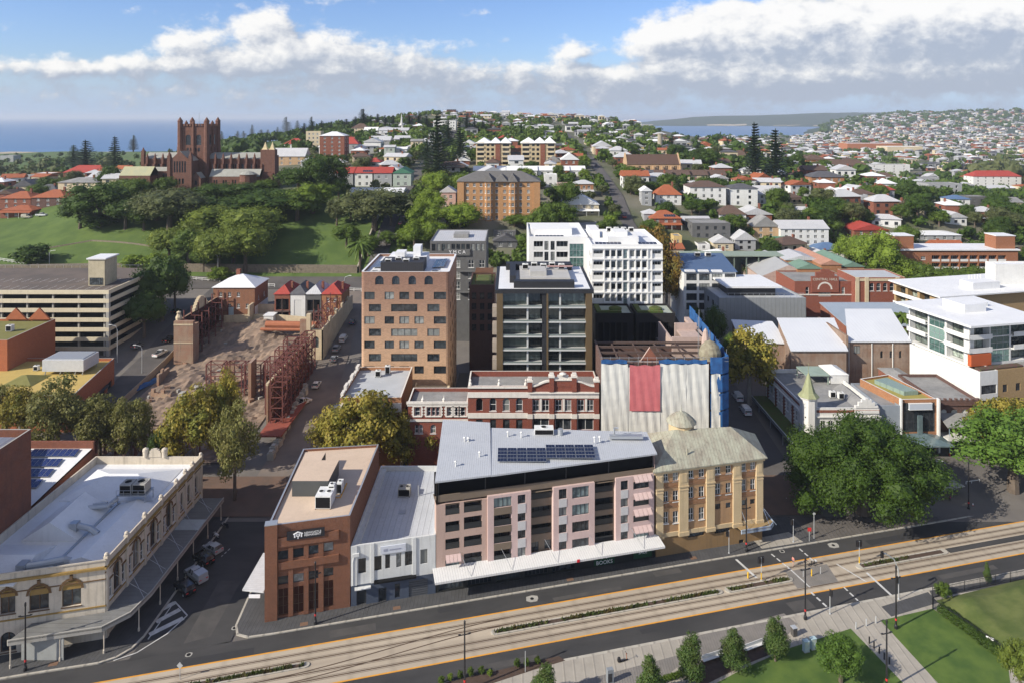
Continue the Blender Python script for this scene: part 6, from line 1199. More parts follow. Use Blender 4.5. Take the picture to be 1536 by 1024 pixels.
# brick flats with balcony grid
b,ft,h=FB('brick_flats','long brick flats with white roof, two roof towers and gridded balconies','flats',1342,1527,292,376,13);W=ft[1][0];BF=mat('flats_brick',(.33,.135,.065),(.28,.11,.055),.9,1,.5,course=(.086,.24));op=[]
for k in range(4):z=.6+k*3.2;op+=[(x,x+3.4,z,z+2.6,'b')for x in[15.5+3.95*i for i in range(8)]]+[(x,x+1.8,z+.8,z+2.2,'w2')for x in(11,)]
STY['b']=(FRAME_W,2,1,.08,1.6,GL,0,0)
shell(b,ft,h,{0:op},BF,None,0,rail=WHITE);STY['b']=(FRAME_D,2,1,.08,1.6,GL,0,0);mb=MB();mb.box(-.6,W+.6,-.6,13.6,h,h+.5);mb.build('roof',ROOFWHITE,b)
for x in(.5,W-8.5):mb=MB();mb.box(x,x+8,1,8,h+.5,h+5.8);mb.build('roof_tower',BF,b);mb=MB();mb.box(x-.2,x+8.2,.8,8.2,h+5.8,h+6.1);mb.build('tower_roof',ROOFWHITE,b)

# ======================================================== the hill
# --- red brick cathedral
o=((187-CX)*365/F,365,41);b=thing('cathedral','large red brick gothic cathedral with square pinnacled tower on the hilltop','church',o);k_=365/F;CBR=mat('cathedral_brick',(.18,.08,.054),(.13,.058,.042),.9,.5,.6,course=(.3,.8),grime=.3);CROOF=mat('cathedral_roof',(.33,.33,.30),(.26,.26,.23),.8,.5,.7);GROOF=mat('copper_gold_roof',(.42,.40,.24),(.33,.35,.24),.8,.5,.8,stripe=('x',1,.2))
X=lambda px:(px-187)*k_;Zc=lambda py:(176-py)*k_+H-41
def lanc(x0,x1,n,z0,z1,sty='ad'):w=(x1-x0)/n;return[(x0+w*i+w*.18,x0+w*(i+1)-w*.18,z0,z1,sty)for i in range(n)]
def gabled(x0,x1,y0,y1,zw,zr,ops=None,along='x',roof=CROOF,ops3=None):
 mb=MB();f4=[(x0,y0),(x1,y0),(x1,y1),(x0,y1)]
 for i in range(4):o_=facade(mb,f4[i],f4[(i+1)%4],0,zw,(ops or[])if i==0 else(ops3 or[])if i in(1,3)else[]);windows(b,f4[i],f4[(i+1)%4],o_)
 ym,xm=(y0+y1)/2,(x0+x1)/2
 if along=='x':mb.poly([(x0,y0,zw),(x0,ym,zr),(x0,y1,zw)]);mb.poly([(x1,y0,zw),(x1,y1,zw),(x1,ym,zr)])
 else:mb.poly([(x0,y0,zw),(x1,y0,zw),(xm,y0,zr)]);mb.poly([(x1,y1,zw),(x0,y1,zw),(xm,y1,zr)])
 mb.build('wall',CBR,b);mb=MB();mb.hip(x0,x1,y0+(0 if along=='x' else.6),y1,zw+.02,zr-zw-.1,.0,gable=along);mb.build('roof',roof,b)
gabled(X(200),X(388),10,22,Zc(240),Zc(231),[q for i in range(12)for q in lanc(X(202)+i*5.2,X(202)+i*5.2+4,2,Zc(262),Zc(248))]);gabled(X(310),X(386),3,9.98,Zc(266),Zc(255),[q for i in range(5)for q in lanc(2+i*4.9,4.6+i*4.9,2,Zc(283),Zc(271))])
gabled(X(203),X(254),4,9.98,Zc(258),Zc(252),[q for i in range(3)for q in lanc(1.5+i*5.2,4.6+i*5.2,2,Zc(278),Zc(262))])
gabled(X(255),X(287),-1,26,Zc(242),Zc(227),lanc(2.2,9,5,Zc(259),Zc(240))+lanc(3,8,3,Zc(276),Zc(268)),'y');gabled(X(185),X(231),-4,6,Zc(263),Zc(250),lanc(1,14.5,6,Zc(276),Zc(268)),'x',GROOF);gabled(X(287),X(301),0,6,Zc(268),Zc(259),lanc(1.5,3.2,1,Zc(278),Zc(271)),'y')
for px in list(range(207,255,12))+list(range(312,388,12)):
 x=X(px);mb=MB();mb.box(x-.55,x+.55,7.5,9.97,0,Zc(248));mb.box(x-.5,x+.5,8.6,10,Zc(248),Zc(238));mb.lathe([(.6,Zc(238)),(.5,Zc(235)),(0,Zc(231))],x,9.4,6);mb.build('buttress',CBR,b)
for px in(200,255,287):x=X(px);mb=MB();mb.box(x-.8,x+.8,-1.6 if px>201 else 9,.2 if px>201 else 11,0,Zc(234 if px>201 else 228));mb.lathe([(.9,Zc(234 if px>201 else 228)),(0,Zc(226 if px>201 else 222))],x,-.7 if px>201 else 10,6);mb.build('buttress',CBR,b)
tx0,tx1,ty0,ty1=X(258),X(258)+14.2,9,23.2;zt=Zc(190);mb=MB();tf=[(tx0,ty0),(tx1,ty0),(tx1,ty1),(tx0,ty1)];tops=lanc(2.2,6.4,1,Zc(219),Zc(203))+lanc(7.8,12,1,Zc(219),Zc(203))+lanc(3,11,4,Zc(229),Zc(223))
for i in range(4):o_=facade(mb,tf[i],tf[(i+1)%4],0,zt,tops if i<2 else[]);windows(b,tf[i],tf[(i+1)%4],o_,name='belfry_window')
mb.poly([(*p,zt-.6)for p in tf]);mb.build('tower',CBR,b);mb=MB()
for i in range(4):
 A,B=Vector(tf[i]),Vector(tf[(i+1)%4])
 for k in range(9):p=A.lerp(B,(k+.5)/9);mb.box(p.x-.5,p.x+.5,p.y-.5,p.y+.5,zt,zt+1.2)
mb.build('battlement',CBR,b)
for x,y,e in[(tx0,ty0,1.5),(tx1,ty0,1.5),(tx1,ty1,1.5),(tx0,ty1,1.5),((tx0+tx1)/2,ty0,.9),(tx1,(ty0+ty1)/2,.9),((tx0+tx1)/2,ty1,.9),(tx0,(ty0+ty1)/2,.9)]:
 top=Zc(183)if e>1 else Zc(186);mb=MB();mb.lathe([(e*1.05,0),(e,Zc(222)),(e*.9,Zc(221)),(e*.85,top),(e*1.0,top+.05),(e*.85,top+.5),(0,top+(2.6 if e>1 else 1.8))],x,y,8,0,R(22.5));mb.build('turret',CBR,b)
mb=MB();mb.beam((tx0+7,16,zt),(tx0+7,16,zt+7),.15);mb.build('flagpole',METAL,b)
for px in(388,399):mb=MB();mb.box(X(px)-1.9,X(px)+1.9,8,12,0,Zc(226));mb.build('west_tower',CBR,b);mb=MB();mb.lathe([(2.2,Zc(226)),(1.3,Zc(223)),(.0,Zc(214))],X(px),10,4,0,R(45));mb.build('west_spire',mat('spire_gold',(.60,.50,.30)),b)
mb=MB();mb.box(X(388),X(399),9,20,0,Zc(236));mb.box(X(383),X(402),7,24,0,Zc(262));mb.build('west_front',CBR,b);mb=MB();mb.lathe([(4.2,0),(4.2,Zc(262)),(4.5,Zc(262))],X(371),1,12);mb.build('baptistery',CBR,b);mb=MB();mb.lathe([(4.6,Zc(262)),(2.5,Zc(258.5)),(0,Zc(256.5))],X(371),1,12);mb.build('baptistery_roof',CROOF,b)
for i in range(7):a=R(-150+i*20);put('window',winmesh(.7,2.2,'ad'),b,(X(371)+4.25*math.cos(a),1+4.25*math.sin(a),Zc(275)),a+R(90))

# --- orange brick flats with grey many-gabled roof
gx,gy,gz=G(748,331);k_=gy/F;o=((686-CX)*k_,gy,gz-.5);b=thing('apartment_building','seven storey orange brick apartment block with bay windows and grey hipped roof','building',o);W=(810-686)*k_;h=(331-273)*k_+.5;OBR=mat('apartment_orange_brick',(.50,.27,.12),(.42,.22,.10),.9,.8,.5,course=(.172,.48),grime=.12)
def bayfoot(W,D,bays):
 pts=[(0,0)]
 for a,c,d in bays:pts+=[(a,0),(a+abs(d)*.55,-d),(c-abs(d)*.55,-d),(c,0)]
 return pts+[(W,0),(W,D),(0,D)]
bays=[(W*.33,W*.43,1.6),(W*.62,W*.72,1.6)];fo=bayfoot(W,17,bays);ops={};fl=(h-.4)/6.0
for i in range(len(fo)):
 A,B=fo[i],fo[(i+1)%len(fo)];L=math.hypot(B[0]-A[0],B[1]-A[1])
 if i<len(fo)-3:
  n=max(1,int(L/2.9));ops[i]=[(L*(j+.5)/n-.6,L*(j+.5)/n+.6,fl*r_+1.0,fl*r_+2.5,'w2')for j in range(n)for r_ in range(6)]if L>1.4 else[(L*.2,L*.8,fl*r_+1.0,fl*r_+2.5,'w1')for r_ in range(6)]
shell(b,fo,h,ops,OBR,None,0);RG=mat('grey_tile_roof',(.15,.145,.14),(.11,.105,.10),.85,.6,.6,stripe=('z',.35,.3));mb=MB();mb.hip(0,W,0,17,h,4.2,.5);mb.build('roof',RG,b)
for a,c,d in bays+[(W*.47,W*.6,1.0)]:mb=MB();mb.hip(a,c,-d,8,h+.05,3.4,.4);mb.build('bay_roof',RG,b)
mb=MB();mb.box(0,W*.08,-.6,0,0,h-.5);mb.box(W*.92,W,-.6,0,0,h-.5);mb.build('end_bay',OBR,b)
# --- twin flats with white hipped roofs
gx,gy,gz=G(770,249);k_=gy/F
for i,(a,c)in enumerate(((714,766),(782,833))):
 o=((a-CX)*k_,gy,gz-.5);W=(c-a)*k_;h=(249-214)*k_;b=thing('apartment_building',('cream and brick apartment block with white hipped roofs, nearer the pine street' if i==0 else 'cream and brick apartment block with white hipped roofs, above the cream gabled house'),'building',o)
 op=[(x,x+w_,z,z+1.7,'b')for z in[1.2+3.0*q for q in range(int(h/3.0))]for x,w_ in((.8,4.4),(7,1.8),(10,1.8),(13.2,2.2),(17.5,4.2))]
 shell(b,[(0,0),(W,0),(W,16),(0,16)],h,{0:[q for q in op if q[1]<W-.3]},mat('cream_flats',(.52,.42,.26),(.44,.35,.22),.9,.5,.4),None,0)
 mb=MB();mb.box(W*.56,W*.7,-.4,.03,0,h);mb.build('brick_bay',BRICK,b);[MB().box(W*u_,W*v_,-.5,.03,z,z+1.0).build('balcony_front',CREAM,b)for u_,v_ in((.02,.24),(.74,.97))for z in[3.0*q for q in range(int(h/3.0)+1)]]
 for u_,v_ in((0,.45),(.4,.72),(.7,1.0)):mb=MB();mb.hip(W*u_,W*v_,-.5,16,h+.02+.1*u_,3.6,.5);mb.build('roof',ROOFWHITE,b)
b=thing('link_block','dark brick link with balconies joining the two cream blocks','building',((766-CX)*k_,gy+3,gz-.5));shell(b,[(0,0),(16*k_,0),(16*k_,10),(0,10)],11,{0:[(.5,16*k_-.5,z,z+2,'b')for z in(1,4.2,7.4)]},BRICK_D,MEMBRANE,.4)

# --- houses placed one by one
HM={'w':WHITE,'c':CREAM,'b':BRICK,'o':BRICK_O,'g':mat('pale_grey_wall',(.36,.37,.38),(.3,.31,.32),grime=.15),'d':GRY,'p':mat('pink_wall',(.55,.38,.33),grime=.15),'s':mat('sandstone',(.50,.34,.20),(.42,.28,.17),.9,.6,.6,grime=.2),'y':mat('yellow_wall',(.60,.45,.20),grime=.1),'n':BRICK_D,'v':mat('pale_green_wall',(.42,.48,.42),grime=.1)}
HR={'t':TERRAC,'r':REDROOF,'z':ZINC,'w':ROOFWHITE,'s':SLATE,'n':BROWNROOF,'g':MEMBRANE,'v':mat('roof_copper_green',(.07,.20,.13),(.055,.16,.10),.7,.5,.5),'u':mat('roof_blue',(.10,.17,.30),(.08,.13,.24))}
def house(px,pb,wpx,hpx,rpx,wl,rf,typ,label,d=None,nx=3,cat='house',name='house',ver=False,chim=False,group=None,sty='w2',solar=0):
 """a house from its front base (px, pb), width, eave and roof height in photo pixels; typ: h hip, x/y gable along that axis, f flat"""
 x,y,z=G(px,pb);k=y/F;W=wpx*k;h=hpx*k+.6;r=rpx*k;d=d or min(14,max(7,W*.8));b=thing(name,label,cat,(x-W/2,y,z-.6),0,group)
 nz=max(1,int(round(h/3.2)));ft=[(0,0),(W,0),(W,d),(0,d)];o_=wins(W,h,nx,nz,min(1.4,(W-2)/nx*.55),min(1.6,h/nz*.5),sty,1.0,.9+.3)
 o_=[q for q in o_ if q[3]<h-.15];side=wins(d,h,2,nz,1.0,min(1.5,h/nz*.5),sty,1.0,1.2);side=[q for q in side if q[3]<h-.15]
 shell(b,ft,h,{0:o_,1 if x<0 else 3:side},HM[wl],HR[rf]if typ=='f' else None,.35 if typ=='f' else 0)
 if typ!='f':
  mb=MB();mb.hip(0,W,0,d,h,max(r*1.0,.8),.45,gable=typ if typ in 'xy' else False);rr=mb.build('roof',HR[rf],b)
  if typ in 'xy':
   mb=MB()
   for e in(0,1):
    if typ=='y':mb.poly([(0,d*e,h-.02),(W,d*e,h-.02),(W/2,d*e,h+max(r,.8)-.35)][::1 if e==0 else-1])
    else:mb.poly([(W*e,0,h-.02),(W*e,d,h-.02),(W*e,d/2,h+max(r,.8)-.35)][::1 if e==1 else-1])
   mb.build('gable',HM[wl],b)
 if ver:
  vz=h-(.9 if nz==1 else h/nz+.2);mb=MB();mb.v+=[(-.2,-.02,vz+.7),(W+.2,-.02,vz+.7),(W+.2,-2.2,vz),(-.2,-2.2,vz),(-.2,-.02,vz+.55),(W+.2,-.02,vz+.55),(W+.2,-2.2,vz-.15),(-.2,-2.2,vz-.15)];mb.f+=[(3,2,1,0),(4,5,6,7),(7,6,2,3),(4,7,3,0),(6,5,1,2)];mb.m+=[0]*5
  for i in range(4):xx=.1+(W-.3)*i/3;mb.box(xx,xx+.14,-2.1,-1.95,0,vz-.1,1)
  mb.build('verandah',[HR[rf],WHITE],b)
 if chim:mb=MB();mb.box(W*.7,W*.7+.9,d*.5,d*.5+.9,h,h+r+1.4);mb.build('chimney',BRICK,b)
 if solar and typ!='f':
  n=math.hypot(d/2+.45,r);panels(b,(W*.45,.6,h+.05+1.05*r/(d/2+.45)),(1,0,0),(0,(d/2+.45)/n,r/n),solar,1,1.0,1.7)
 return b
L_=[
 # px, base, width, eave px, roof px, wall, roof, type, label, extras
 (984.5,307,0,0,0,'','','',''),
 (1003,307,38,14,14,'w','t','h','white house with bright orange tiled hip roof below the townhouse row',dict(chim=1)),
 (1062,307,54,26,8,'w','n','h','white three storey flats with brown hipped roof and timber balconies',dict(nx=4)),
 (1116,309,41,26,6,'w','s','h','modern white house with dark roof and big balcony glass',dict(nx=2,sty='p3')),
 (1154,307,38,15,12,'w','z','x','white house with zinc roof, dormers and two chimneys',dict(chim=1)),
 (970,309,15,22,6,'g','w','y','narrow grey terrace with white gable beside the leafy street tree',dict(nx=1)),
 (999,343,45,15,10,'b','t','h','brick house with terracotta roof carrying solar panels',dict(solar=5,ver=True)),
 (977,334,22,13,6,'g','z','h','small grey house with zinc roof behind the cypress',dict(nx=2)),
 (1099,337,40,15,12,'w','n','h','white verandah house with brown roof and little gable',dict(ver=True,nx=4)),
 (1135,333,46,11,10,'b','z','y','orange brick house with zinc gable roof',dict(chim=1)),
 (1149,358,37,18,15,'s','g','y','sandstone house with steep gable, dormers and balcony',dict(nx=2)),
 (1067,358,57,22,3,'d','g','f','dark timber modern house with deep balcony and flat roof',dict(nx=4,sty='p3')),
 (1118,376,31,16,12,'g','z','y','blue grey house with zinc gable and large window',dict(nx=2,sty='p3')),
 (1085,376,30,11,9,'c','z','y','white cottage with zinc gable and red awning',dict(nx=2)),
 (1207,368,72,24,10,'w','z','x','row of white terraces with dormers and iron balconies',dict(nx=6,chim=1)),
 (1017,380,12,24,0,'y','g','f','narrow orange yellow wall house behind the plane tree',dict(nx=1)),
 (1171,372,24,8,7,'c','v','x','low cottage with dark green sheet roof',dict(nx=2)),
 (1139,345,20,9,6,'w','n','h','small white house with brown roof above the sandstone gable',dict(nx=2)),
 (1056,376,18,8,3,'w','g','f','white garage with roller door beside white cottage',dict(nx=1)),
 (1046,340,40,8,5,'n','z','x','dark brick house half hidden by the broad street trees',dict(nx=3)),
 (1225,258,32,18,7,'o','n','h','orange brick flats with brown hip roof behind the norfolk pines',dict(cat='flats')),
 (1272,268,62,19,9,'o','n','h','long orange brick flats with brown hip roof on the slope',dict(nx=6,cat='flats')),
 (1242,281,49,15,8,'o','s','h','lower orange flats with grey hip roof and corner balconies',dict(nx=4,cat='flats')),
 (1323,277,50,9,8,'y','n','h','yellow flats with broad brown hip roof',dict(nx=4,cat='flats')),
 (1334,268,62,20,2,'w','g','f','grey and white modern flats with dark square balconies',dict(nx=4,sty='bb',cat='flats')),
 (1385,281,48,13,2,'g','g','f','pale grey modern flats on the upper terrace of the slope',dict(nx=3,sty='bb',cat='flats')),
 (1418,290,50,13,2,'g','g','f','pale grey modern flats on the lower terrace of the slope',dict(nx=4,sty='bb',cat='flats')),
 (1496,283,72,18,8,'w','r','h','large white building with long red roof',dict(nx=6,cat='building')),
 (1440,315,30,16,5,'w','u','h','white house with blue roof and upper balcony',dict(nx=2)),
 (1467,314,28,18,2,'d','g','f','dark glass house between white houses on the slope',dict(nx=2,sty='p3')),
 (1508,314,54,10,6,'c','g','x','long cream house with grey gable roof at the edge of the frame',dict(nx=5)),
 (1286,313,32,19,2,'g','g','f','grey two storey house boxed in by dark trees',dict(nx=4,sty='p3')),
 (1307,363,52,17,9,'b','r','y','red brick house with red gable roof and white trim',dict(nx=3)),
 (1410,362,64,9,3,'g','w','h','low house with flat white roof behind the brick flats',dict(nx=4)),
 (1247,386,44,11,8,'w','u','h','pale house with blue sheet roof above patchwork stores',dict(nx=3)),
 (1530,265,20,14,6,'c','z','x','cream house cut by the frame edge above the red roof',dict(nx=2)),
 # towards the cathedral
 (23,313,46,15,9,'b','t','h','brick house with terracotta hip roof at the frame edge',dict(chim=1)),
 (72,311,50,14,10,'n','t','h','brick house with red hip roof and tall chimney beside hillside road',dict(chim=1)),
 (24,326,48,10,6,'b','t','h','low terracotta roofed verandah house in front of the brick houses',dict(ver=True)),
 (116,296,58,22,6,'c','g','h','cream two storey house with grey hip roof and chimneys',dict(chim=1,nx=3)),
 (126,270,62,11,10,'b','r','h','long house with maroon red roof beyond the cream house',dict(nx=5)),
 (62,273,32,12,2,'o','w','f','flat white roofed brick pavilion beside the pool',dict(nx=3,sty='p3')),
 (36,290,33,10,10,'c','s','y','pale house with black gable roof behind the brick houses',dict(nx=2)),
 (22,279,46,14,2,'g','g','f','grey flat roofed block at the frame edge above black gable',dict(nx=4)),
 (10,243,20,9,2,'g','g','f','plain grey shed on the coastal grass',dict(nx=1)),
 (429,248,56,13,12,'s','z','x','stone hall with zinc gable roof beside the cathedral towers',dict(nx=4,cat='hall')),
 (441,226,30,10,8,'w','r','h','white house with bright red hip roof on the ridge',dict(nx=2)),
 (470,228,22,30,2,'c','g','f','cream flat roofed flats behind the red brick tower flats',dict(nx=3,cat='flats')),
 (498,240,37,36,6,'b','w','h','tall red brick flats with white mansard roof',dict(nx=3,cat='flats')),
 (525,230,24,14,10,'g','r','h','grey house with red pyramid roof next to the red brick flats',dict(nx=2)),
 (601,241,18,17,3,'w','w','x','white terrace with balcony at the end of the stepped row',dict(nx=1)),
 (584,243,16,22,3,'v','z','x','pale green terrace with balconies beside the white terrace',dict(nx=2)),
 (625,231,18,19,3,'c','g','x','cream terrace next to the tall dark pine',dict(nx=2)),
 (570,221,30,10,6,'g','z','x','grey terrace with broad zinc roof below the white spire',dict(nx=3)),
 (606,219,30,10,5,'w','z','x','white terrace with zinc roof behind the pale green one',dict(nx=3)),
 (556,208,20,12,5,'w','w','x','white house with pale roof in the upper terraces',dict(nx=2)),
 (590,206,44,10,4,'w','z','x','long white terrace row of upper hill with parapets',dict(nx=5)),
 (540,200,26,7,7,'c','n','h','cream house with brown roof below the hilltop pines',dict(nx=2)),
 (564,296,80,7,5,'w','w','x','long low white roofed shed above the round tree',dict(nx=5)),
 (672,311,23,22,9,'p','z','y','pink house with zinc gable beside the orange apartment block',dict(nx=2)),
 (870,322,56,15,15,'c','w','y','cream gabled house with white roof and grey verandahs',dict(nx=4,ver=True)),
 (876,295,28,19,5,'o','z','h','two storey brick house with zinc roof beside the hill street',dict(nx=3,ver=True)),
 (826,281,19,18,1,'w','w','f','blank white walled house behind the orange apartment block',dict(nx=1)),
 (845,295,17,18,1,'p','g','f','pinkish flat roofed house beside the two storey brick house',dict(nx=1)),
 (855,254,26,14,10,'b','w','y','red brick house with big white gable roof',dict(nx=2)),
 (830,251,23,8,9,'y','g','y','yellow gabled house in front of the cream apartment block',dict(nx=1)),
 (667,196,34,14,3,'w','w','f','big white institution on the hilltop skyline',dict(nx=8,cat='building')),
 (904,232,28,12,8,'c','z','y','cream gabled house across the hill street from the church',dict(nx=2)),
 (928,240,26,14,6,'w','z','h','white house with zinc roof beside sandstone church',dict(nx=2)),
 (956,228,20,8,5,'y','g','h','yellow house behind sandstone church',dict(nx=2)),
 (1113,242,27,8,8,'b','n','h','brick house with brown roof at the foot of norfolk pines',dict(chim=1)),
 (1128,270,50,6,1,'d','g','f','dark long pavilion under the norfolk pines',dict(nx=5,sty='p3')),
 (872,352,52,12,2,'g','g','f','flat grey roofed block behind white apartment wings',dict(nx=4)),
 (758,372,36,10,9,'d','s','y','dark timber house with blue grey gable behind the glass tower',dict(nx=2)),
 (757,356,34,8,2,'d','g','f','dark flat roofed house above the blue grey gable',dict(nx=3)),
 (656,345,22,10,5,'p','z','x','pink chimneyed house beside the lettered hall',dict(nx=2,chim=1)),
]
for a in L_[1:]:house(*a[:9],**a[9])
for i in range(4): # terraces under one red roof
 lb=('grey rear terrace below red roof, beside the dark trees','white balconied terrace below red roof','grey terrace with white rear extension below red roof','green gabled terrace at street end of red roof')[i]
 house(516+i*29,280,27,20,8,'gwgv'[i],'rrrv'[i],'y' if i==3 else 'x',lb,12,2,group='terraces under the red roof',solar=(0,5,0,5)[i]if i!=3 else 0)
for i in range(5):house(690+i*3.2,256-i*8.5,22,6,6,'w' if i!=1 else 'b','w','y',('lowest white gabled terrace of the row below the pines','brick fronted gable second from bottom of the row below the pines','middle white gable of the stepped row below the pines','fourth white gable of the stepped row below the pines','topmost white gable of the stepped row below the pines')[i],9,1,group='stepped row of gabled terraces')
for i in range(7):house(722+i*24,264,23,8,6,'w' if i!=5 else 'o','w','x',('white roofed terrace in the long row behind the orange apartment block' if i!=5 else 'brick fronted terrace in the long white roofed row'),9,2,group='long row of white roofed terraces')
for i in range(5):house(968+i*27,274,26,11,7,'c' if i else 'g','s' if i==0 else 'n','x',('brown roofed beige townhouse in the row below the sandstone church' if i else 'dark roofed end townhouse with solar panels below sandstone church'),10,2,group='townhouse row below the church',solar=0 if i else 5)
# sandstone church and round stone tower
gx,gy,gz=G(980,263);k_=gy/F;b=thing('church','sandstone church with long brown roof and row of buttresses','church',((940-CX)*k_,gy,gz-.5));W=80*k_;h=16*k_+.5
shell(b,[(0,0),(W,0),(W,13),(0,13)],h,{0:[q for i in range(6)for q in[(W*(i+.5)/6-.8,W*(i+.5)/6-.1,1.8,h-.9,'ad'),(W*(i+.5)/6+.1,W*(i+.5)/6+.8,1.8,h-.9,'ad')]]},HM['s'],None,0);mb=MB();mb.hip(.4,W-.4,0,13,h,6,.3,gable='x');mb.build('roof',mat('church_roof',(.105,.065,.05),(.085,.05,.04)),b)
for e in(0,W):mb=MB();mb.v+=[(e-.4,-.2,0),(e-.4,13.2,0),(e-.4,13.2,h+.4),(e-.4,6.5,h+7),(e-.4,-.2,h+.4),(e+.4,-.2,0),(e+.4,13.2,0),(e+.4,13.2,h+.4),(e+.4,6.5,h+7),(e+.4,-.2,h+.4)];k=len(mb.v)-10;mb.f+=[(k+4,k+3,k+2,k+1,k),(k+5,k+6,k+7,k+8,k+9)]+[(k+i,k+(i+1)%5,k+5+(i+1)%5,k+5+i)for i in range(5)];mb.m+=[0]*7;mb.build('gable',HM['s'],b)
for i in range(7):mb=MB();mb.box(W*i/6-.5,W*i/6+.5,-1.3,.0,0,h-1.2);mb.build('buttress',HM['s'],b)
gx,gy,gz=G(990,229);b=thing('stone_tower','round stone tower standing alone among dark trees','tower',(gx,gy,gz));mb=MB();r=3.6*gy/F;hh=27*gy/F;mb.lathe([(r*1.1,0),(r,hh),(r*1.15,hh),(r*1.15,hh+.8),(r*.9,hh+.8),(0,hh+.8)],0,0,12);mb.build('shaft',mat('tower_stone',(.38,.34,.26),grime=.2),b);[put('window',winmesh(1,1.8,'ad'),b,(-.5,-r*1.02,z))for z in(hh*.3,hh*.55,hh*.8)]
gx,gy,gz=G(602,196);b=thing('church','small white church with thin white spire on the hill crest','church',(gx,gy,gz));k_=gy/F;mb=MB();mb.box(-9*k_,9*k_,0,12,0,7*k_);mb.build('wall',WHITE,b);mb=MB();mb.hip(-9*k_,9*k_,0,12,7*k_,4*k_,.3);mb.build('roof',ZINC,b);mb=MB();mb.lathe([(1.9*k_,0),(1.9*k_,9*k_),(1.5*k_,12*k_),(.0,27*k_)],0,2,8);mb.build('spire',WHITE,b)
for pl,pr,pb,pt,m,lb in((1271,1354,228,216,mat('far_brick_shed',(.42,.17,.09)),'long orange brick warehouse with white roof out on the plain'),(1331,1384,232,221,CREAM,'cream institutional building beside the orange warehouse')):
 x,y,z=G((pl+pr)/2,pb);k_=y/F;b=thing('warehouse',lb,'building',((pl-CX)*k_,y,z));W=(pr-pl)*k_;shell(b,[(0,0),(W,0),(W,40),(0,40)],(pb-pt)*k_,{0:wins(W,(pb-pt)*k_,9,1,4,4,'p2')},m,ROOFWHITE,.6)
# retaining walls and parked cars' lot
def wallrun(name,label,pts,h,th,m,cat='wall'):
 b0=pts[0];mb=MB()
 for(x0,y0),(x1,y1)in zip(pts,pts[1:]):
  n=max(1,int(math.hypot(x1-x0,y1-y0)/6))
  for i in range(n):
   a=(x0+(x1-x0)*i/n,y0+(y1-y0)*i/n);c=(x0+(x1-x0)*(i+1)/n,y0+(y1-y0)*(i+1)/n);d=Vector((c[0]-a[0],c[1]-a[1])).normalized()*th;nn=(-d.y,d.x)
   q=[a,c,(c[0]+nn[0],c[1]+nn[1]),(a[0]+nn[0],a[1]+nn[1])];za,zc=tz(*a),tz(*c);k=len(mb.v);mb.v+=[(q[j][0]-b0[0],q[j][1]-b0[1],(za,zc,zc,za)[j]-.6)for j in range(4)]+[(q[j][0]-b0[0],q[j][1]-b0[1],(za,zc,zc,za)[j]+h)for j in range(4)]
   mb.f+=[tuple(k+j for j in u)for u in((0,1,5,4),(1,2,6,5),(2,3,7,6),(3,0,4,7),(4,5,6,7))];mb.m+=[0]*5
 return tag(mb.build(name,m,None,(*b0,0)),label,cat)
STN=mat('rubble_stone',(.24,.20,.15),(.16,.135,.10),.95,1.2,.9,bump=.8,bscale=3)
wallrun('stone_wall','rough stone retaining wall along the foot of the park',[(-260,292),(-180,291),(-120,290),(-64,289)],3.2,.8,STN);wallrun('stone_wall','pale stone parapet wall climbing beside the hill street',[(-64,290),(-63.5,330),(-63,372)],1.6,.5,mat('parapet_pale',(.50,.46,.38)))
wallrun('stone_wall','low stone terrace edge crossing the park lawn',[(-216,312),(-190,316),(-160,309)],.5,.5,STN)
# ======================================================== trees
LM={'dark':leafmat('leaf_dark',(0.0399,0.0783,0.0116),(0.0816,0.133,0.0186),(0.0544,0.0971,0.0139)),'mid':leafmat('leaf_mid',(0.0725,0.125,0.0174),(0.136,0.195,0.029),(0.0997,0.157,0.0232)),
      'light':leafmat('leaf_light',(0.154,0.234,0.0255),(0.236,0.313,0.0406),(0.136,0.204,0.0232)),'plane':leafmat('leaf_plane',(0.252,0.226,0.036),(0.396,0.306,0.054),(0.162,0.19,0.0324)),'rust':leafmat('leaf_rust',(0.195,0.128,0.027),(0.3,0.18,0.0375),(0.128,0.12,0.027)),
      'olive':leafmat('leaf_olive',(0.087,0.113,0.0406),(0.152,0.167,0.0653),(0.109,0.123,0.0435)),'pine':leafmat('leaf_pine',(.035,.062,.026),(.06,.09,.036),(.045,.075,.03),.15),'fig':leafmat('leaf_fig',(0.0365,0.0792,0.00835),(0.0922,0.153,0.0167),(0.0522,0.0958,0.01)),'grove':leafmat('leaf_grove',(0.109,0.164,0.0232),(0.217,0.258,0.0406),(0.145,0.188,0.029))}
BARK=mat('bark',(.14,.11,.085),(.085,.065,.05),.95,2,.8,stretch=(1,1,.3));BARKP=mat('bark_pale',(.36,.32,.27),(.22,.19,.16),.9,2,.8,stretch=(1,1,.4))
def ico(rr):
 t=(1+5**.5)/2;v=[Vector(p).normalized()for p in((-1,t,0),(1,t,0),(-1,-t,0),(1,-t,0),(0,-1,t),(0,1,t),(0,-1,-t),(0,1,-t),(t,0,-1),(t,0,1),(-t,0,-1),(-t,0,1))]
 f=[(0,11,5),(0,5,1),(0,1,7),(0,7,10),(0,10,11),(1,5,9),(5,11,4),(11,10,2),(10,7,6),(7,1,8),(3,9,4),(3,4,2),(3,2,6),(3,6,8),(3,8,9),(4,9,5),(2,4,11),(6,2,10),(8,6,7),(9,8,1)];return v,f
ICOV,ICOF=ico(0)
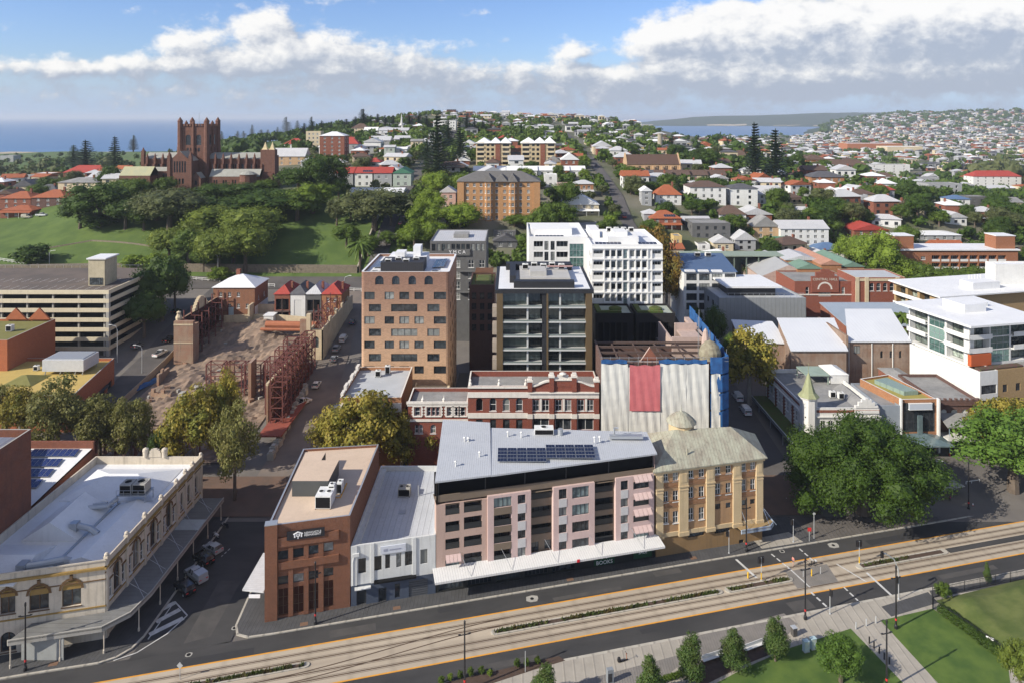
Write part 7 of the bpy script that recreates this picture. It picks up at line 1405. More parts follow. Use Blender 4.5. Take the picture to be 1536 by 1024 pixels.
def crown_mesh(seed,m,lobes,nleaf,ls,core=.72,flat=.8):
 """leaf clumps scattered over the shells of many lobes; lobes: (x,y,z,r)"""
 rr=random.Random(seed);mb=MB();tot=sum(l[3]**2 for l in lobes)
 for(x,y,z,r)in lobes:
  k=len(mb.v)
  for v in ICOV:q=core*rr.uniform(.75,1.1);mb.v.append((x+v.x*r*q,y+v.y*r*q,z+v.z*r*q*flat))
  mb.f+=[tuple(k+i for i in f)for f in ICOF];mb.m+=[0]*20
  for _ in range(int(nleaf*r*r/tot)):
   d=Vector((rr.gauss(0,1),rr.gauss(0,1),rr.gauss(.15,1))).normalized();q=rr.uniform(.72,1.12)
   c=Vector((x+d.x*r*q,y+d.y*r*q,z+d.z*r*q*flat));n=(d+Vector((rr.uniform(-.8,.8),rr.uniform(-.8,.8),rr.uniform(-.3,.9)))).normalized();a=n.orthogonal().normalized();b_=n.cross(a);t=rr.uniform(0,6.28);a,b_=a*math.cos(t)+b_*math.sin(t),b_*math.cos(t)-a*math.sin(t);s=ls*rr.uniform(.55,1.25)
   mb.poly([c-a*s*.5,c-b_*s*.32+n*s*.1,c+a*s*.5,c+b_*s*.32-n*s*.05])
 return mb.mesh('crown',[m])
def trunk_mesh(seed,h,r,spread,m=BARK,limbs=5,top=.75):
 rr=random.Random(seed);mb=MB();hh=h*.45;mb.tube([(0,0,-.6),(rr.uniform(-.1,.1),rr.uniform(-.1,.1),hh*.5),(0,0,hh)],[r*1.25,r,r*.8],7)
 for i in range(limbs):
  a=6.28*(i+rr.random()*.5)/limbs;e=spread*rr.uniform(.5,.8);mb.tube([(0,0,hh*.9),(math.cos(a)*e*.5,math.sin(a)*e*.5,hh+(h*top-hh)*.6),(math.cos(a)*e,math.sin(a)*e,h*top*rr.uniform(.92,1.05))],[r*.6,r*.4,r*.12],5)
 return mb.mesh('trunk',[m])
def lobes_round(seed,Rr,z0,z1,n,lr=.42,jit=.25):
 """lobes filling a rounded crown of radius Rr between z0 and z1"""
 rr=random.Random(seed);out=[];zc,hz=(z0+z1)/2,(z1-z0)/2
 for i in range(n):
  ph=i*2.399+rr.uniform(-.4,.4);c=1-1.75*(i+.5)/n;s=math.sqrt(max(0,1-c*c));q=rr.uniform(1-jit,1.05)*(1-lr*.55);r=Rr*lr*rr.uniform(.7,1.2)
  out.append((Rr*s*q*math.cos(ph),Rr*s*q*math.sin(ph),zc+hz*c*q,r))
 return out+[(0,0,zc,Rr*.55)]
PROTO={}
def proto(key,name,crown,trunk):PROTO[key]=(name,crown,trunk)
for i in range(3): # unit trees: crown radius 5, height 10
 for kd,ls in(('dark',.62),('mid',.62),('light',.6),('olive',.62),('grove',.62)):
  sd_=hash((i,len(kd),kd[0]))%1000 if False else i*31+sum(map(ord,kd));proto((kd,i),{'dark':'fig_tree','mid':'leafy_tree','light':'leafy_tree','olive':'gum_tree','grove':'leafy_tree'}[kd],crown_mesh(sd_,LM[kd],lobes_round(sd_,5,2.2+.5*i,10.2,15+4*i,.38+.04*i,.35),4200,ls*.7),trunk_mesh(sd_,9,.38,4))
 for kd in('plane','rust'):sd_=i*17+sum(map(ord,kd));proto((kd,i),'plane_tree',crown_mesh(sd_,LM[kd],lobes_round(sd_,4.6,2.0,10.4,24,.33,.4),5200,.46,.6),trunk_mesh(sd_,9.5,.34,3.8,BARKP,7))
 sd_=700+i;proto(('fine',i),'leafy_tree',crown_mesh(sd_,leafmat('leaf_fine',(.07,.145,.02),(.14,.23,.035),(.10,.18,.025)),lobes_round(sd_,4.8,1.5,10.2,30,.30,.4),9000,.36,.6),trunk_mesh(sd_,9.5,.42,4,BARK,8));sd_=500+i;proto(('feather',i),'gum_tree',crown_mesh(sd_,leafmat('leaf_feather',(.17,.18,.05),(.26,.25,.07),(.19,.175,.055)),lobes_round(sd_,4.4,1.4,10.4,26,.30,.45),6500,.36,.5),trunk_mesh(sd_,9.5,.3,3.4,BARK,7))
def pine_mesh(seed,n=11,dens=16,ls=.9,wid=1.0):
 rr=random.Random(seed);mb=MB();Ht=10.
 for k in range(n):
  t=k/n;z=1.2+8.4*t;R_=2.1*wid*(1-t)**.6+.15
  for j in range(dens if k<n*.7 else dens//2):
   a=6.28*(j+rr.random())/dens;e=rr.uniform(.85,1.1)*R_
   for q in(.3,.5,.7,.88,1.0):
    c=Vector((math.cos(a)*e*q,math.sin(a)*e*q,z+.28*q*q*R_*.6+rr.uniform(-.12,.12)));d=Vector((math.cos(a),math.sin(a),.35)).normalized();sd2=Vector((-math.sin(a),math.cos(a),rr.uniform(-.3,.3)));s=ls*.5*(1.05-.4*q)
    mb.poly([c-d*s*.6,c-sd2*s*.5,c+d*s*.7,c+sd2*s*.5])
 mb.tube([(0,0,1),(0,0,9.6)],[.45*wid,.06],6);return mb.mesh('crown',[LM['pine']])
for i in range(3):mb=MB();mb.tube([(0,0,-.5),(0,0,9.7)],[.28,.03],6);proto(('pine',i),'pine_tree',pine_mesh(40+i,17+i,17,1.0,(1.0,.8,1.15)[i]),mb.mesh('trunk',[BARK]))
def palm_mesh(seed):
 rr=random.Random(seed);mb=MB()
 for j in range(34):
  a=6.28*j/34*2.6;up=rr.uniform(-.35,1.2);P=[]
  for q in range(6):t=q/5;P.append(Vector((math.cos(a)*4.2*t,math.sin(a)*4.2*t,7.6+up*2.4*t-3.2*t*t)))
  sv=Vector((-math.sin(a),math.cos(a),0))
  for q in range(5):
   w0,w1=.55*math.sin(.4+2.4*q/5),.55*math.sin(.4+2.4*(q+1)/5)
   for s in(-1,1):mb.poly([P[q],P[q+1],P[q+1]+sv*s*w1-Vector((0,0,.28)),P[q]+sv*s*w0-Vector((0,0,.28))])
 return mb.mesh('crown',[LM['mid']])
mb=MB();mb.tube([(0,0,-.5),(.1,0,4),(0,0,7.6)],[.45,.36,.42],8);proto(('palm',0),'palm_tree',palm_mesh(3),mb.mesh('trunk',[BARK]))
for i in range(3):sd_=900+i;proto(('shrub',i),'shrub',crown_mesh(sd_,LM[('dark','mid','light')[i]],lobes_round(sd_,5,-.5,9.5,12,.45),1500,.9),trunk_mesh(sd_,5,.2,2))
for i in range(2):
 sd_=950+i;rr=random.Random(sd_);lb=[(rr.uniform(-1.0,1.0)*(1-t*.6),rr.uniform(-1.0,1.0)*(1-t*.6),2.4+7*t,1.75*(1.02-t)**.6+.25)for t in[k/13 for k in range(14)]];proto(('young',i),'young_tree',crown_mesh(sd_,leafmat('leaf_young',(0.0508,0.109,0.0203),(0.123,0.181,0.0435),(0.087,0.109,0.029)),lb,6500,.32,.62),trunk_mesh(sd_,8,.16,1,BARK,3))
TREES=[]
def tree(kd,x,y,h,w,label,group=None,simple=False,var=None,z=None):
 i=random.randrange(3 if kd in('dark','mid','light','olive','grove','plane','rust','pine','shrub','feather','fine')else 2 if kd=='young' else 1)if var is None else var
 name,cm,tm=PROTO[(kd,i)];base={'pine':4.2,'palm':8.4,'young':4.2}.get(kd,10.);t=thing(name,label,'shrub' if kd=='shrub' else 'tree',(x,y,tz(x,y)-.1 if z is None else z),rnd(0,6.28),group)
 t.scale=(w/base,w/base,h/10.);put('trunk',tm,t);put('crown',cm,t);TREES.append((x,y,w));return t
def T(kd,px,pb,wpx,hpx,label,group=None,var=None,Y=None):
 """a tree by the photo column and row of its foot, crown width and height in photo pixels"""
 if Y:x,y,z=(px-CX)*Y/F,Y,tz((px-CX)*Y/F,Y)
 else:x,y,z=G(px,pb)
 k=y/F;return tree(kd,x,y,hpx*k,wpx*k,label,group,var=var)
# --- the big fig on the plaza, built of many lobes of its own
fx,fy,_=G(1293,768);rr=random.Random(77);lb=[]
for i in range(62):
 c=1-1.25*(i+.5)/62;s=math.sqrt(max(0,1-c*c));ph=i*2.399+rr.uniform(-.3,.3);q=rr.uniform(.78,1.02);q*=rr.choice([1,1,1.07,.93]);lb.append((13.0*s*q*math.cos(ph),11.3*s*q*math.sin(ph),7.2+10.2*c*q,rr.uniform(1.8,3.9)))
lb+=[(rr.uniform(-8,8),rr.uniform(-7,7),rr.uniform(6,12),4.5)for _ in range(10)]
t=thing('fig_tree','huge dark green fig tree with domed crown shading the corner plaza','tree',(fx,fy,.12));put('crown',crown_mesh(7,LM['fig'],lb,46000,.46,.74,.8),t)
mb=MB();mb.tube([(0,0,0),(0,0,2.2),(.3,0,5)],[1.5,1.0,.9],10)
for i in range(8):a=6.28*i/8;mb.tube([(0,0,2.5),(math.cos(a)*4,math.sin(a)*4,6),(math.cos(a)*9,math.sin(a)*8.5,9)],[.8,.5,.2],6)
mb.build('trunk',BARK,t)
T('fine',1520,738,165,118,'bright green street tree cut by the frame edge beyond the bus shelter',var=1);T('plane',1500,690,90,92,'thin yellow green plane tree in front of the dark brick shop',var=0);T('plane',1540,690,90,85,'yellowing plane tree at the frame edge beside the tan brick block',var=1)
gp='plane trees along the mall'
for a in((548,722,128,132,'large golden plane tree in front of the corner shop',0),(500,706,78,88,'smaller golden plane tree at the street side of the large one',1),(602,716,66,96,'golden plane tree between the large one and gothic brick front',2),(655,706,60,78,'slender yellow green plane tree before the gothic brick front',1)):T('plane',*a[:5],group=gp,var=a[5])
gp='trees between site and arcade building'
for kd,a in(('plane',(292,712,100,122,'bright yellow green tree beside the steel frame',1)),('plane',(338,690,60,130,'tall yellow tree rising in front of braced steel',2)),('feather',(352,752,80,142,'feathery grey green tree at the end of the cream building',0)),('dark',(238,722,34,78,'small deep green tree beside the low steel frame',0)),('feather',(86,700,110,130,'large olive green plane tree beside the solar roof',0)),('feather',(150,702,96,112,'olive tree between two others behind the solar roof',1)),('feather',(196,704,76,112,'olive tree nearest the demolition site behind pediment',2)),('plane',(30,672,70,90,'yellowish tree before the yellow roof',0)),('feather',(4,650,50,76,'olive tree cut by the frame edge below the gabled shops',1))):T(kd,*a[:5],group=gp,var=a[5])
T('dark',243,482,74,96,'dark drooping tree along the car park street');T('dark',216,506,60,66,'lower dark tree beside the car park corner');T('dark',262,462,44,60,'dark street tree near the top of the car park street')
T('plane',1124,606,92,112,'dense olive gold plane tree in the cross street',var=2);T('dark',1073,540,36,78,'narrow dark tree beside the blue scaffold net');T('mid',1098,560,26,60,'small green tree between blue net and plane tree');T('dark',1044,500,22,40,'dark small tree beside the white columned office')
for a in((978,470,76,132,'tall rust coloured plane tree behind the white apartment wing',0),(1000,478,66,100,'rust coloured plane tree beside the cross street',1),(962,440,44,92,'golden plane tree rising over white roof',2),(1016,466,36,70,'lowest rust plane tree next to the white columned office',2)):T('rust',*a[:5],group='plane trees behind the white apartments',var=a[5])
T('palm',1308,470,40,46,'palm tree in the gap behind the brick halls');T('palm',1352,520,46,62,'broad palm at the side of the green glass apartments');T('mid',1372,500,40,46,'bushy tree between white roofed building and hall');T('light',1300,465,50,32,'pale green shrub mass behind the steep white roof')
for a in((1320,430,66,82,'bright green tree before the brick flats'),(1300,412,60,60,'bright green tree at the corner of the brick flats'),(1345,436,54,56,'bright green street tree below the flats balconies'),(1380,440,56,46,'green street tree along the flats'),(1418,446,60,44,'green street tree below middle balconies'),(1456,446,60,46,'green street tree near the white block'),(1270,400,40,44,'green tree beside the patchwork stores')):T('light' if a[0]<1350 else 'mid',*a,group='street trees below the brick flats')
# --- park below the cathedral
park=[('dark',150,340,92,66),('light',158,318,70,38),('dark',166,288,36,40),('dark',120,343,58,50),('dark',188,344,60,44),('mid',216,346,50,40),('dark',272,324,70,42),('shrub',150,342,60,24),('mid',205,308,44,40),('dark',236,330,88,42),('olive',255,350,110,66),('mid',246,300,40,36),('grove',254,398,58,56),('mid',284,400,54,54),('dark',296,338,92,46),('dark',326,312,80,38),('dark',372,306,86,32),('dark',406,330,100,44),('grove',328,412,70,66),('grove',368,410,72,70),('grove',350,394,62,62),('grove',318,362,86,54),('grove',378,372,92,62),('mid',446,330,80,48),('light',470,320,66,44),('dark',448,290,78,40),('dark',486,296,72,66),('mid',398,296,40,26),('dark',352,336,70,40),('olive',505,338,36,40),('dark',526,330,46,36),('olive',562,346,112,62),('dark',586,340,46,54),('mid',520,372,44,34),('mid',552,384,36,30),('mid',580,372,30,26),('palm',540,408,44,56),('palm',282,400,44,44),('palm',466,318,34,36),('shrub',46,398,56,34),('shrub',200,404,40,24),('mid',180,306,60,36),('mid',306,408,44,40),('shrub',330,422,36,22),('shrub',236,404,44,26),('dark',508,300,40,34),('grove',300,378,70,50)]
PL={'dark':'dark round fig in the grove between cathedral and park lawn','mid':'green leafy tree in the grove between cathedral and park lawn','light':'bright yellow green tree in the grove below the cathedral','olive':'olive green spreading tree in the park grove','grove':'pale green clumped tree at the lower side of the park grove','palm':'feather palm standing in the park grove','shrub':'low dark shrub against the park stone wall'}
for p in park:T(*p,PL[p[0]],'trees of the park grove')
for a in((655,302,44,44),(642,330,52,46),(640,352,56,52),(622,376,56,44),(650,372,40,40)):T('light',*a,'rounded light green street tree lining the hill street','street trees of the hill street')
for a in((690,352,64,46,'bright green round tree at the foot of orange apartment block'),(772,340,40,18,'low green shrubs before the orange apartment block'),(800,344,46,22,'green shrub mass at the corner of the orange apartment block'),(838,350,66,50,'dark leafy tree behind the white apartment wing'),(812,364,50,56,'olive tree behind the blue grey gabled house'),(850,318,52,44,'dark tree beside the orange apartment block')):T('light' if a[0]==690 else 'mid',*a)
# --- norfolk pines and skyline trees
for a in((172,266,30,64,'tall norfolk pine between the red roof and cathedral chapel'),(200,228,18,26,'small norfolk pine by the shore beyond the cathedral'),(128,262,40,54,'dark pine clump above the maroon roof'),(110,256,26,40,'shorter pine beside the dark pine clump'),(655,268,44,100,'very tall dark pine at the bend of the hill street'),(640,262,26,56,'slim pine beside the very tall one'),(690,246,30,66,'tall pine between hill street and cream apartment blocks'),(672,232,26,56,'pine standing behind the very tall one'),(1131,268,40,88,'taller of the two big norfolk pines on the slope'),(1163,274,44,84,'shorter of the two big norfolk pines on the slope'),(332,218,10,22,'lone norfolk pine on the coastal grass beside the cathedral tower')):T('pine',*a)
sky=[(378,212,12,26),(356,212,12,16),(366,210,12,14),(392,210,14,16),(402,210,14,16),(416,208,12,18),(430,208,18,34),(446,206,16,26),(456,206,14,22),(468,206,14,32),(482,206,14,26),(496,200,12,18),(508,196,14,16),(520,196,16,18),(534,196,18,22),(545,196,22,34),(556,194,16,22),(566,192,18,22),(578,192,16,20),(590,190,14,18),(614,192,18,24),(628,194,20,28),(640,196,18,24),(700,196,18,26),(712,200,16,26),(724,202,16,22),(736,204,16,24),(748,204,14,18),(1008,226,14,26),(1092,226,12,20),(1046,236,12,26),(1075,246,12,26)]
for a in sky:T('pine',*a,'dark norfolk pine in the row along the hill skyline','skyline norfolk pines')
# --- scattered trees over the hill and the plain
OCC=[]
for o in COL.objects:
 if o.type=='EMPTY' and o.get('category')in('house','flats','building','church','tower','hall','terrace'):
  w_=max([c.dimensions.x for c in o.children if c.type=='MESH']+[8]);OCC.append((o.location.x,o.location.y,o.location.x+(w_ if w_<90 else 40)))
def clear(x,y,m=3):
 for a,y0,c in OCC:
  if a-m<x<c+m and y0-7<y<y0+13:return False
 return abs(x+57)>6.5 and abs(x-56-(4 if y>500 else 0))>6.5
# ======================================================== houses of the hill and the plain
HW=[WHITE,CREAM,BRICK,HM['g'],BRICK_O];HRf=[ZINC,ROOFWHITE,TERRAC,SLATE,BROWNROOF,REDROOF]
_HP={}
def far_house(i):
 """a small house in one mesh: walls, roof, verandah, dark windows (unit about 12 x 9 m)"""
 if i in _HP:return _HP[i]
 rr=random.Random(i*7+1);wi,ri=rr.choice([0,0,0,1,2,3]),rr.choice([0,0,1,1,2,2,3,5,4]);W,D,hh=rr.uniform(9,14),rr.uniform(7,10),rr.choice([3.2,3.4,5.8,6.2]);mb=MB();mb.box(-W/2,W/2,0,D,-2.5,hh,0,top=False);ty=rr.choice([False,False,'x','y','x']);mb.hip(-W/2,W/2,0,D,hh+.02,rr.uniform(1.6,2.8),.5,1,gable=ty)
 for z in((.8,)if hh<4 else(.8,3.7)):
  for k in range(3):x=-W/2+W*(k+.5)/3;mb.box(x-.7,x+.7,-.06,-.01,z,z+1.4,2);mb.box(x-.85,x+.85,-.1,-.01,z-.15,z-.003,0)
  for s in(-1,1):mb.box(min(s*W/2+.02*s,s*(W/2+.06)),max(s*W/2+.02*s,s*(W/2+.06)),D*.35,D*.6,z,z+1.4,2)
 if rr.random()<.6:mb.v+=[(-W/2,-.1,2.9),(W/2,-.1,2.9),(W/2,-2,2.4),(-W/2,-2,2.4)];k=len(mb.v)-4;mb.f.append((k+3,k+2,k+1,k));mb.m.append(1)
 mb.box(W*.2,W*.2+.8,D*.4,D*.4+.8,hh,hh+3.0,3);me=mb.mesh('house',[HW[wi],HRf[ri],GL[0],BRICK]);_HP[i]=(me,('white','cream','red brick','grey','orange brick')[wi],('zinc','white','terracotta','slate grey','brown','red')[ri]);return _HP[i]
def hscatter(n,u0,u1,y0,y1,where,group,seed,pw=1.0,gap=15):
 rr=random.Random(seed);c=0;mine=[]
 for _ in range(n*10):
  if c>=n:break
  y=y0+(y1-y0)*rr.random()**pw;x=(rr.uniform(u0,u1)-CX)*y/F
  if tz(x,y)<2 or not clear(x,y,8)or any(abs(x-a)<gap and abs(y-b_)<gap*.9 for a,b_ in mine):continue
  me,wn,rn=far_house(rr.randrange(26));o=put('house',me,None,(x,y,tz(x,y)),rr.choice([0,0,R(90),R(-14),R(14),R(180)])+rr.uniform(-.1,.1));s=rr.uniform(.85,1.25);o.scale=(s,s,s);tag(o,f'{wn} house with {rn} roof {where}','house',group);mine.append((x,y));c+=1
hscatter(28,560,960,500,980,'among trees on the upper hill','houses of the upper hill',1,1.0);hscatter(24,940,1260,470,900,'on the ridge toward the bay','houses on the ridge toward the bay',2,.9);hscatter(26,1250,1700,560,1250,'on the plain beyond the grey modern flats','houses on the plain',3,1.1)
hscatter(42,930,1330,296,470,'on the terraces of the slope beyond the cross street','houses of the slope beyond the cross street',11,1.0,12);hscatter(20,640,935,330,560,'between the apartment blocks and hilltop','houses between apartment blocks and hilltop',12,1.0,12);hscatter(12,1240,1560,310,420,'in the trees above the brick flats','houses above the brick flats',13);hscatter(16,460,640,400,600,'of the upper terraces beside the hill street','houses of the upper terraces',14,1.0,12);hscatter(12,-60,210,372,480,'near the red roofed houses','houses near the red roofs',15,1.0,13)
hscatter(6,400,560,480,640,'on the seaward side of the ridge','houses on the seaward ridge',4);hscatter(8,-60,190,470,640,'near the coastal grass','houses near the coastal grass',5)
OCC+=[(o.location.x-6,o.location.y,o.location.x+6)for o in COL.objects if o.type=='MESH' and o.parent is None and o.get('category')=='house']
def scatter(n,u0,u1,y0,y1,kinds,label,group,hs=(6,11),seed=1,pred=None):
 rr=random.Random(seed);c=0
 for _ in range(n*12):
  if c>=n:break
  y=y0+(y1-y0)*rr.random()**.8;x=(rr.uniform(u0,u1)-CX)*y/F
  if not clear(x,y)or(pred and not pred(x,y))or any((x-a)**2+(y-b_)**2<(w_*.33)**2 for a,b_,w_ in TREES):continue
  kd=rr.choice(kinds);h=rr.uniform(*hs);w_=h*rr.uniform(.85,1.35)if kd not in('pine',)else h*.42
  tree(kd,x,y,h,w_,label[kd]if isinstance(label,dict)else label,group,var=rr.randrange(3));c+=1
LB=lambda where:{'dark':'dark leafy tree '+where,'mid':'green leafy tree '+where,'light':'bright green tree '+where,'olive':'olive gum tree '+where,'pine':'dark conifer '+where,'grove':'pale green tree '+where}
scatter(46,940,1330,290,400,['dark','mid','mid','olive','dark'],LB('among the houses right of the cross street'.replace('right of','beyond')),'trees among houses beyond the cross street',(6,11),2)
scatter(34,1240,1560,300,420,['dark','mid','dark','olive','mid'],LB('on the slope above the brick flats'),'trees above the brick flats',(8,13),3)
scatter(26,660,940,300,470,['dark','mid','olive','light'],LB('around the orange and cream apartment blocks'),'trees around the apartment blocks',(5,9),4)
scatter(30,930,1250,400,560,['dark','mid','dark','olive','pine'],LB('behind the sandstone church'),'trees behind the church',(7,13),5)
scatter(22,470,640,370,560,['dark','mid','olive','dark'],LB('among the upper terraces beside the hill street'),'trees among the upper terraces',(5,9),6)
scatter(16,-40,200,370,470,['dark','mid','olive'],LB('among the red roofed houses by the cathedral'),'trees by the red roofed houses',(6,10),7)
scatter(14,1330,1560,258,300,['dark','mid'],LB('behind the long brick flats'),'trees behind the flats',(6,9),8)
# masses nobody would count: the far hill, the coast and the plain
def leafmass(name,pts,m,seed,kind='stuff',nl=26):
 rr=random.Random(seed);mb=MB()
 for x,y,h,w_ in pts:
  z=tz(x,y)
  for _ in range(3):
   k=len(mb.v);ox,oy,oz=rr.uniform(-.3,.3)*w_,rr.uniform(-.3,.3)*w_,h*rr.uniform(.4,.65);r=w_*rr.uniform(.26,.42)
   for v in ICOV:q=rr.uniform(.7,1.15);mb.v.append((x+ox+v.x*r*q,y+oy+v.y*r*q,z+oz+v.z*h*.4*q))
   mb.f+=[tuple(k+i for i in f)for f in ICOF];mb.m+=[0]*20
  for _ in range(nl):
   d=Vector((rr.gauss(0,1),rr.gauss(0,1),rr.gauss(.3,1))).normalized();c=Vector((x+d.x*w_*.5,y+d.y*w_*.5,z+h*.55+d.z*h*.42));a=Vector((rr.uniform(-1,1),rr.uniform(-1,1),rr.uniform(-1,1))).normalized();b_=a.orthogonal().normalized();s=w_*.17
   mb.poly([c-a*s,c-b_*s*.7,c+a*s,c+b_*s*.7])
 return tag(mb.build(name,m),kind=kind)
rr=random.Random(5)
def pts(n,u0,u1,y0,y1,h=(5,9),pw=1.0):
 out=[]
 for _ in range(n*4):
  if len(out)>=n:break
  y=y0+(y1-y0)*rr.random()**pw;x=(rr.uniform(u0,u1)-CX)*y/F
  if tz(x,y)>1 and clear(x,y,1):q=rr.uniform(*h);out.append((x,y,q,q*rr.uniform(.9,1.5)))
 return out
leafmass('hilltop_woods',pts(330,480,1000,520,1150)+pts(120,620,940,480,700),LM['mid'],1);leafmass('hilltop_woods',pts(260,480,1260,480,1100),LM['dark'],2)
leafmass('garden_growth',pts(800,600,1330,292,560,(2,5.5),1.0),LM['mid'],21,nl=30);leafmass('garden_growth',pts(620,940,1560,292,600,(3,7),1.0),LM['dark'],22,nl=26);leafmass('garden_growth',pts(200,460,660,366,560,(2,5),1.0),LM['olive'],23,nl=22)
leafmass('coastal_scrub',pts(150,-80,430,560,1150,(4,8)),LM['dark'],3,nl=16);leafmass('coastal_scrub',pts(90,-80,330,480,800,(5,9)),LM['olive'],4,nl=16)
leafmass('ridge_woods',[(x,y,h,w_)for x,y,h,w_ in pts(150,330,560,560,1000,(7,12))],LM['dark'],9,nl=18)
leafmass('plain_woods',pts(330,1130,1720,520,1600,(6,11),1.2),LM['mid'],5,nl=16);leafmass('plain_woods',pts(300,1060,1720,620,2800,(8,14),1.0),LM['dark'],6,nl=14);leafmass('plain_woods',pts(40,1460,1640,640,900,(14,22)),LM['olive'],8,nl=20)
leafmass('distant_woods',pts(1000,1230,1760,3000,4300,(12,24)),LM['dark'],7,nl=5)
def housemass(name,n,u0,u1,y0,y1,seed,big=1.0,pw=1.0,pred=None):
 rr=random.Random(seed);mb=MB();c=0
 for _ in range(n*4):
  if c>=n:break
  y=y0+(y1-y0)*rr.random()**pw;x=(rr.uniform(u0,u1)-CX)*y/F;z=tz(x,y)
  if z<2 or(pred and not pred(x,y)):continue
  W,D,h=rr.uniform(9,17)*big,rr.uniform(8,13)*big,rr.choice([3.5,4,6.5,7,9])*big;k=len(mb.v);mb.box(x-W/2,x+W/2,y,y+D,z-4,z+h,rr.choice([0,1,1,2,3,3,3]),top=False,bottom=False);mb.hip(x-W/2,x+W/2,y,y+D,z+h,rr.uniform(1,2.6)*big,.5,4+rr.choice([0,0,0,1,2,3,3]),gable=rr.choice([False,'x','y']));
  for i in range(2):xx=x-W/2+W*(i+.5)/2;mb.box(xx-W*.16,xx+W*.16,y-.12,y-.02,z+h*.3,z+h*.75,8)
  c+=1
 return tag(mb.build(name,[WHITE,CREAM,BRICK,HM['g'],ZINC,ROOFWHITE,TERRAC,SLATE,GL[0]]),kind='stuff')
housemass('distant_houses',1500,1190,1760,1250,2950,1,1.0,.8);housemass('distant_houses',1250,1250,1760,2950,3720,2,1.35,1.0);housemass('distant_houses',200,1080,1260,900,1700,3);housemass('distant_houses',130,640,960,980,1320,4,.9);housemass('distant_houses',110,560,960,520,980,5,.8,1.0,lambda x,y:clear(x,y,8));housemass('distant_houses',80,940,1260,500,900,6,.85,1.0,lambda x,y:clear(x,y,8));housemass('distant_houses',240,1240,1720,580,1250,7,.95,1.0,lambda x,y:clear(x,y,8))
# ======================================================== street furniture
BLKM=plain('pole_black',(.018,.018,.02),.45);GALV=plain('pole_galvanised',(.50,.52,.53),.45,.5,.3);YELP=plain('post_yellow',(.70,.42,.02));REDP=plain('red_paint',(.55,.03,.03));RUB=plain('tyre_rubber',(.015,.015,.015),.9)
mb=MB();mb.lathe([(.26,0),(.26,.5),(.15,.7),(.12,4),(.10,9.3),(.14,9.35),(.14,9.75),(.04,9.9)],0,0,10);PM=mb.mesh('pole',[BLKM]);mb=MB();mb.beam((-.75,0,7.9),(.75,0,7.9),.1);mb.box(-.9,-.55,-.1,.1,7.94,8.02);mb.box(.55,.9,-.1,.1,7.94,8.02);AM=mb.mesh('lamp_arm',[BLKM]);mb=MB();mb.lathe([(.145,1.3),(.15,1.3),(.15,1.62),(.145,1.62)],0,0,10);BM=mb.mesh('pole_band',[REDP])
for px,pb,lb in((38,1005,'tall black light pole before the cream arcaded building'),(473,935,'tall black light pole before the brick office'),(697,1036,'tall black light pole on the garden kerb'),(1119.5,826,'tall black light pole before the yellow corner building'),(1208,928,'tall black light pole beside the crossing and pale cabinets'),(1344,942,'tall black light pole on the lawn near the curved signal mast'),(1330,1034,'tall black light pole on the concrete path between lawns'),(1452.9,764,'tall black light pole beside the bus shelter')):
 x,y=U(px,pb,.13);t=thing('light_pole',lb,'light pole',(x,y,.13),RA,'black light poles along the tramway');put('pole',PM,t);put('lamp_arm',AM,t);put('pole_band',BM,t)
def signal(px,pb,hpx,lb,face=0,mast=False,yellow=False):
 x,y=U(px,pb,.13);h=hpx*y/F;t=thing('traffic_signal',lb,'traffic light',(x,y,.13),RA+face);mb=MB();mb.lathe([(.16,0),(.16,.12),(.07,.15),(.06,h),(0,h+.03)],0,0,8)
 if mast:mb.tube([(0,0,h-.1),(-.15,0,h+1.4),(-.9,0,h+3.0),(-2.6,0,h+4.2),(-3.2,0,h+4.3)],.09,8)
 mb.build('post',GALV,t)
 if yellow:mb=MB();mb.lathe([(.09,.1),(.09,1.3),(.0,1.31)],0,0,8);mb.build('sleeve',YELP,t)
 for ox,oz in([(-.34,h-.9),(.32,h-.95)]if yellow else[(-.3,h-1.0)])+([(-3.2,h+3.6)]if mast else[]):
  mb=MB();mb.box(ox-.16,ox+.16,-.14,.12,oz,oz+.95);mb.box(ox-.26,ox+.26,.12,.14,oz-.1,oz+1.05);hd=mb.build('signal_head',BLKM,t)
  for k in range(3):mb=MB();mb.lathe([(.0,0),(.1,.0),(.12,-.12)],0,0,8);o=mb.build('lens_hood',plain('lens_dark',(.03,.015,.012),.3),hd,(ox,-.145,oz+.2+.28*k));o.rotation_euler=(R(90),0,0)
 return t
signal(1093.5,829,34,'traffic signal on the kerb before the brown base wall');signal(1190,812,34,'traffic signal on the ramp corner beside the fig plaza');signal(1142,869.5,34,'twin headed signal with yellow sleeve beside planted median',yellow=True);signal(1289,845,34,'twin headed signal with yellow sleeve beside soil median',yellow=True);signal(1245,920,38,'pedestrian signal beside the pale cabinets',R(90));signal(1348,898,34,'curved mast traffic signal over the southern lane',mast=True)
def post(px,pb,h,r,m,name,lb,group=None,z=.13,plate=None):
 x,y=U(px,pb,z);mb=MB();mb.lathe([(r,0),(r,h*.9),(r*.9,h),(0,h+.02)],0,0,8);o=mb.build(name,m,None,(x,y,z));tag(o,lb,name.replace('_',' '),group)
 if plate:mb=MB();w,hh,z0,pm=plate;mb.poly([(w*a,-r-.02,z0+hh*c)for a,c in((-.5,0),(0,-.5),(.5,0),(0,.5))]if pm=='dia' else[(-w/2,-r-.02,z0),(w/2,-r-.02,z0),(w/2,-r-.02,z0+hh),(-w/2,-r-.02,z0+hh)]);mb.poly([(p[0],p[1]+.015,p[2])for p in mb.v][::-1]);mb.build('sign_plate',GALV if pm=='dia' else pm,o)
 return o
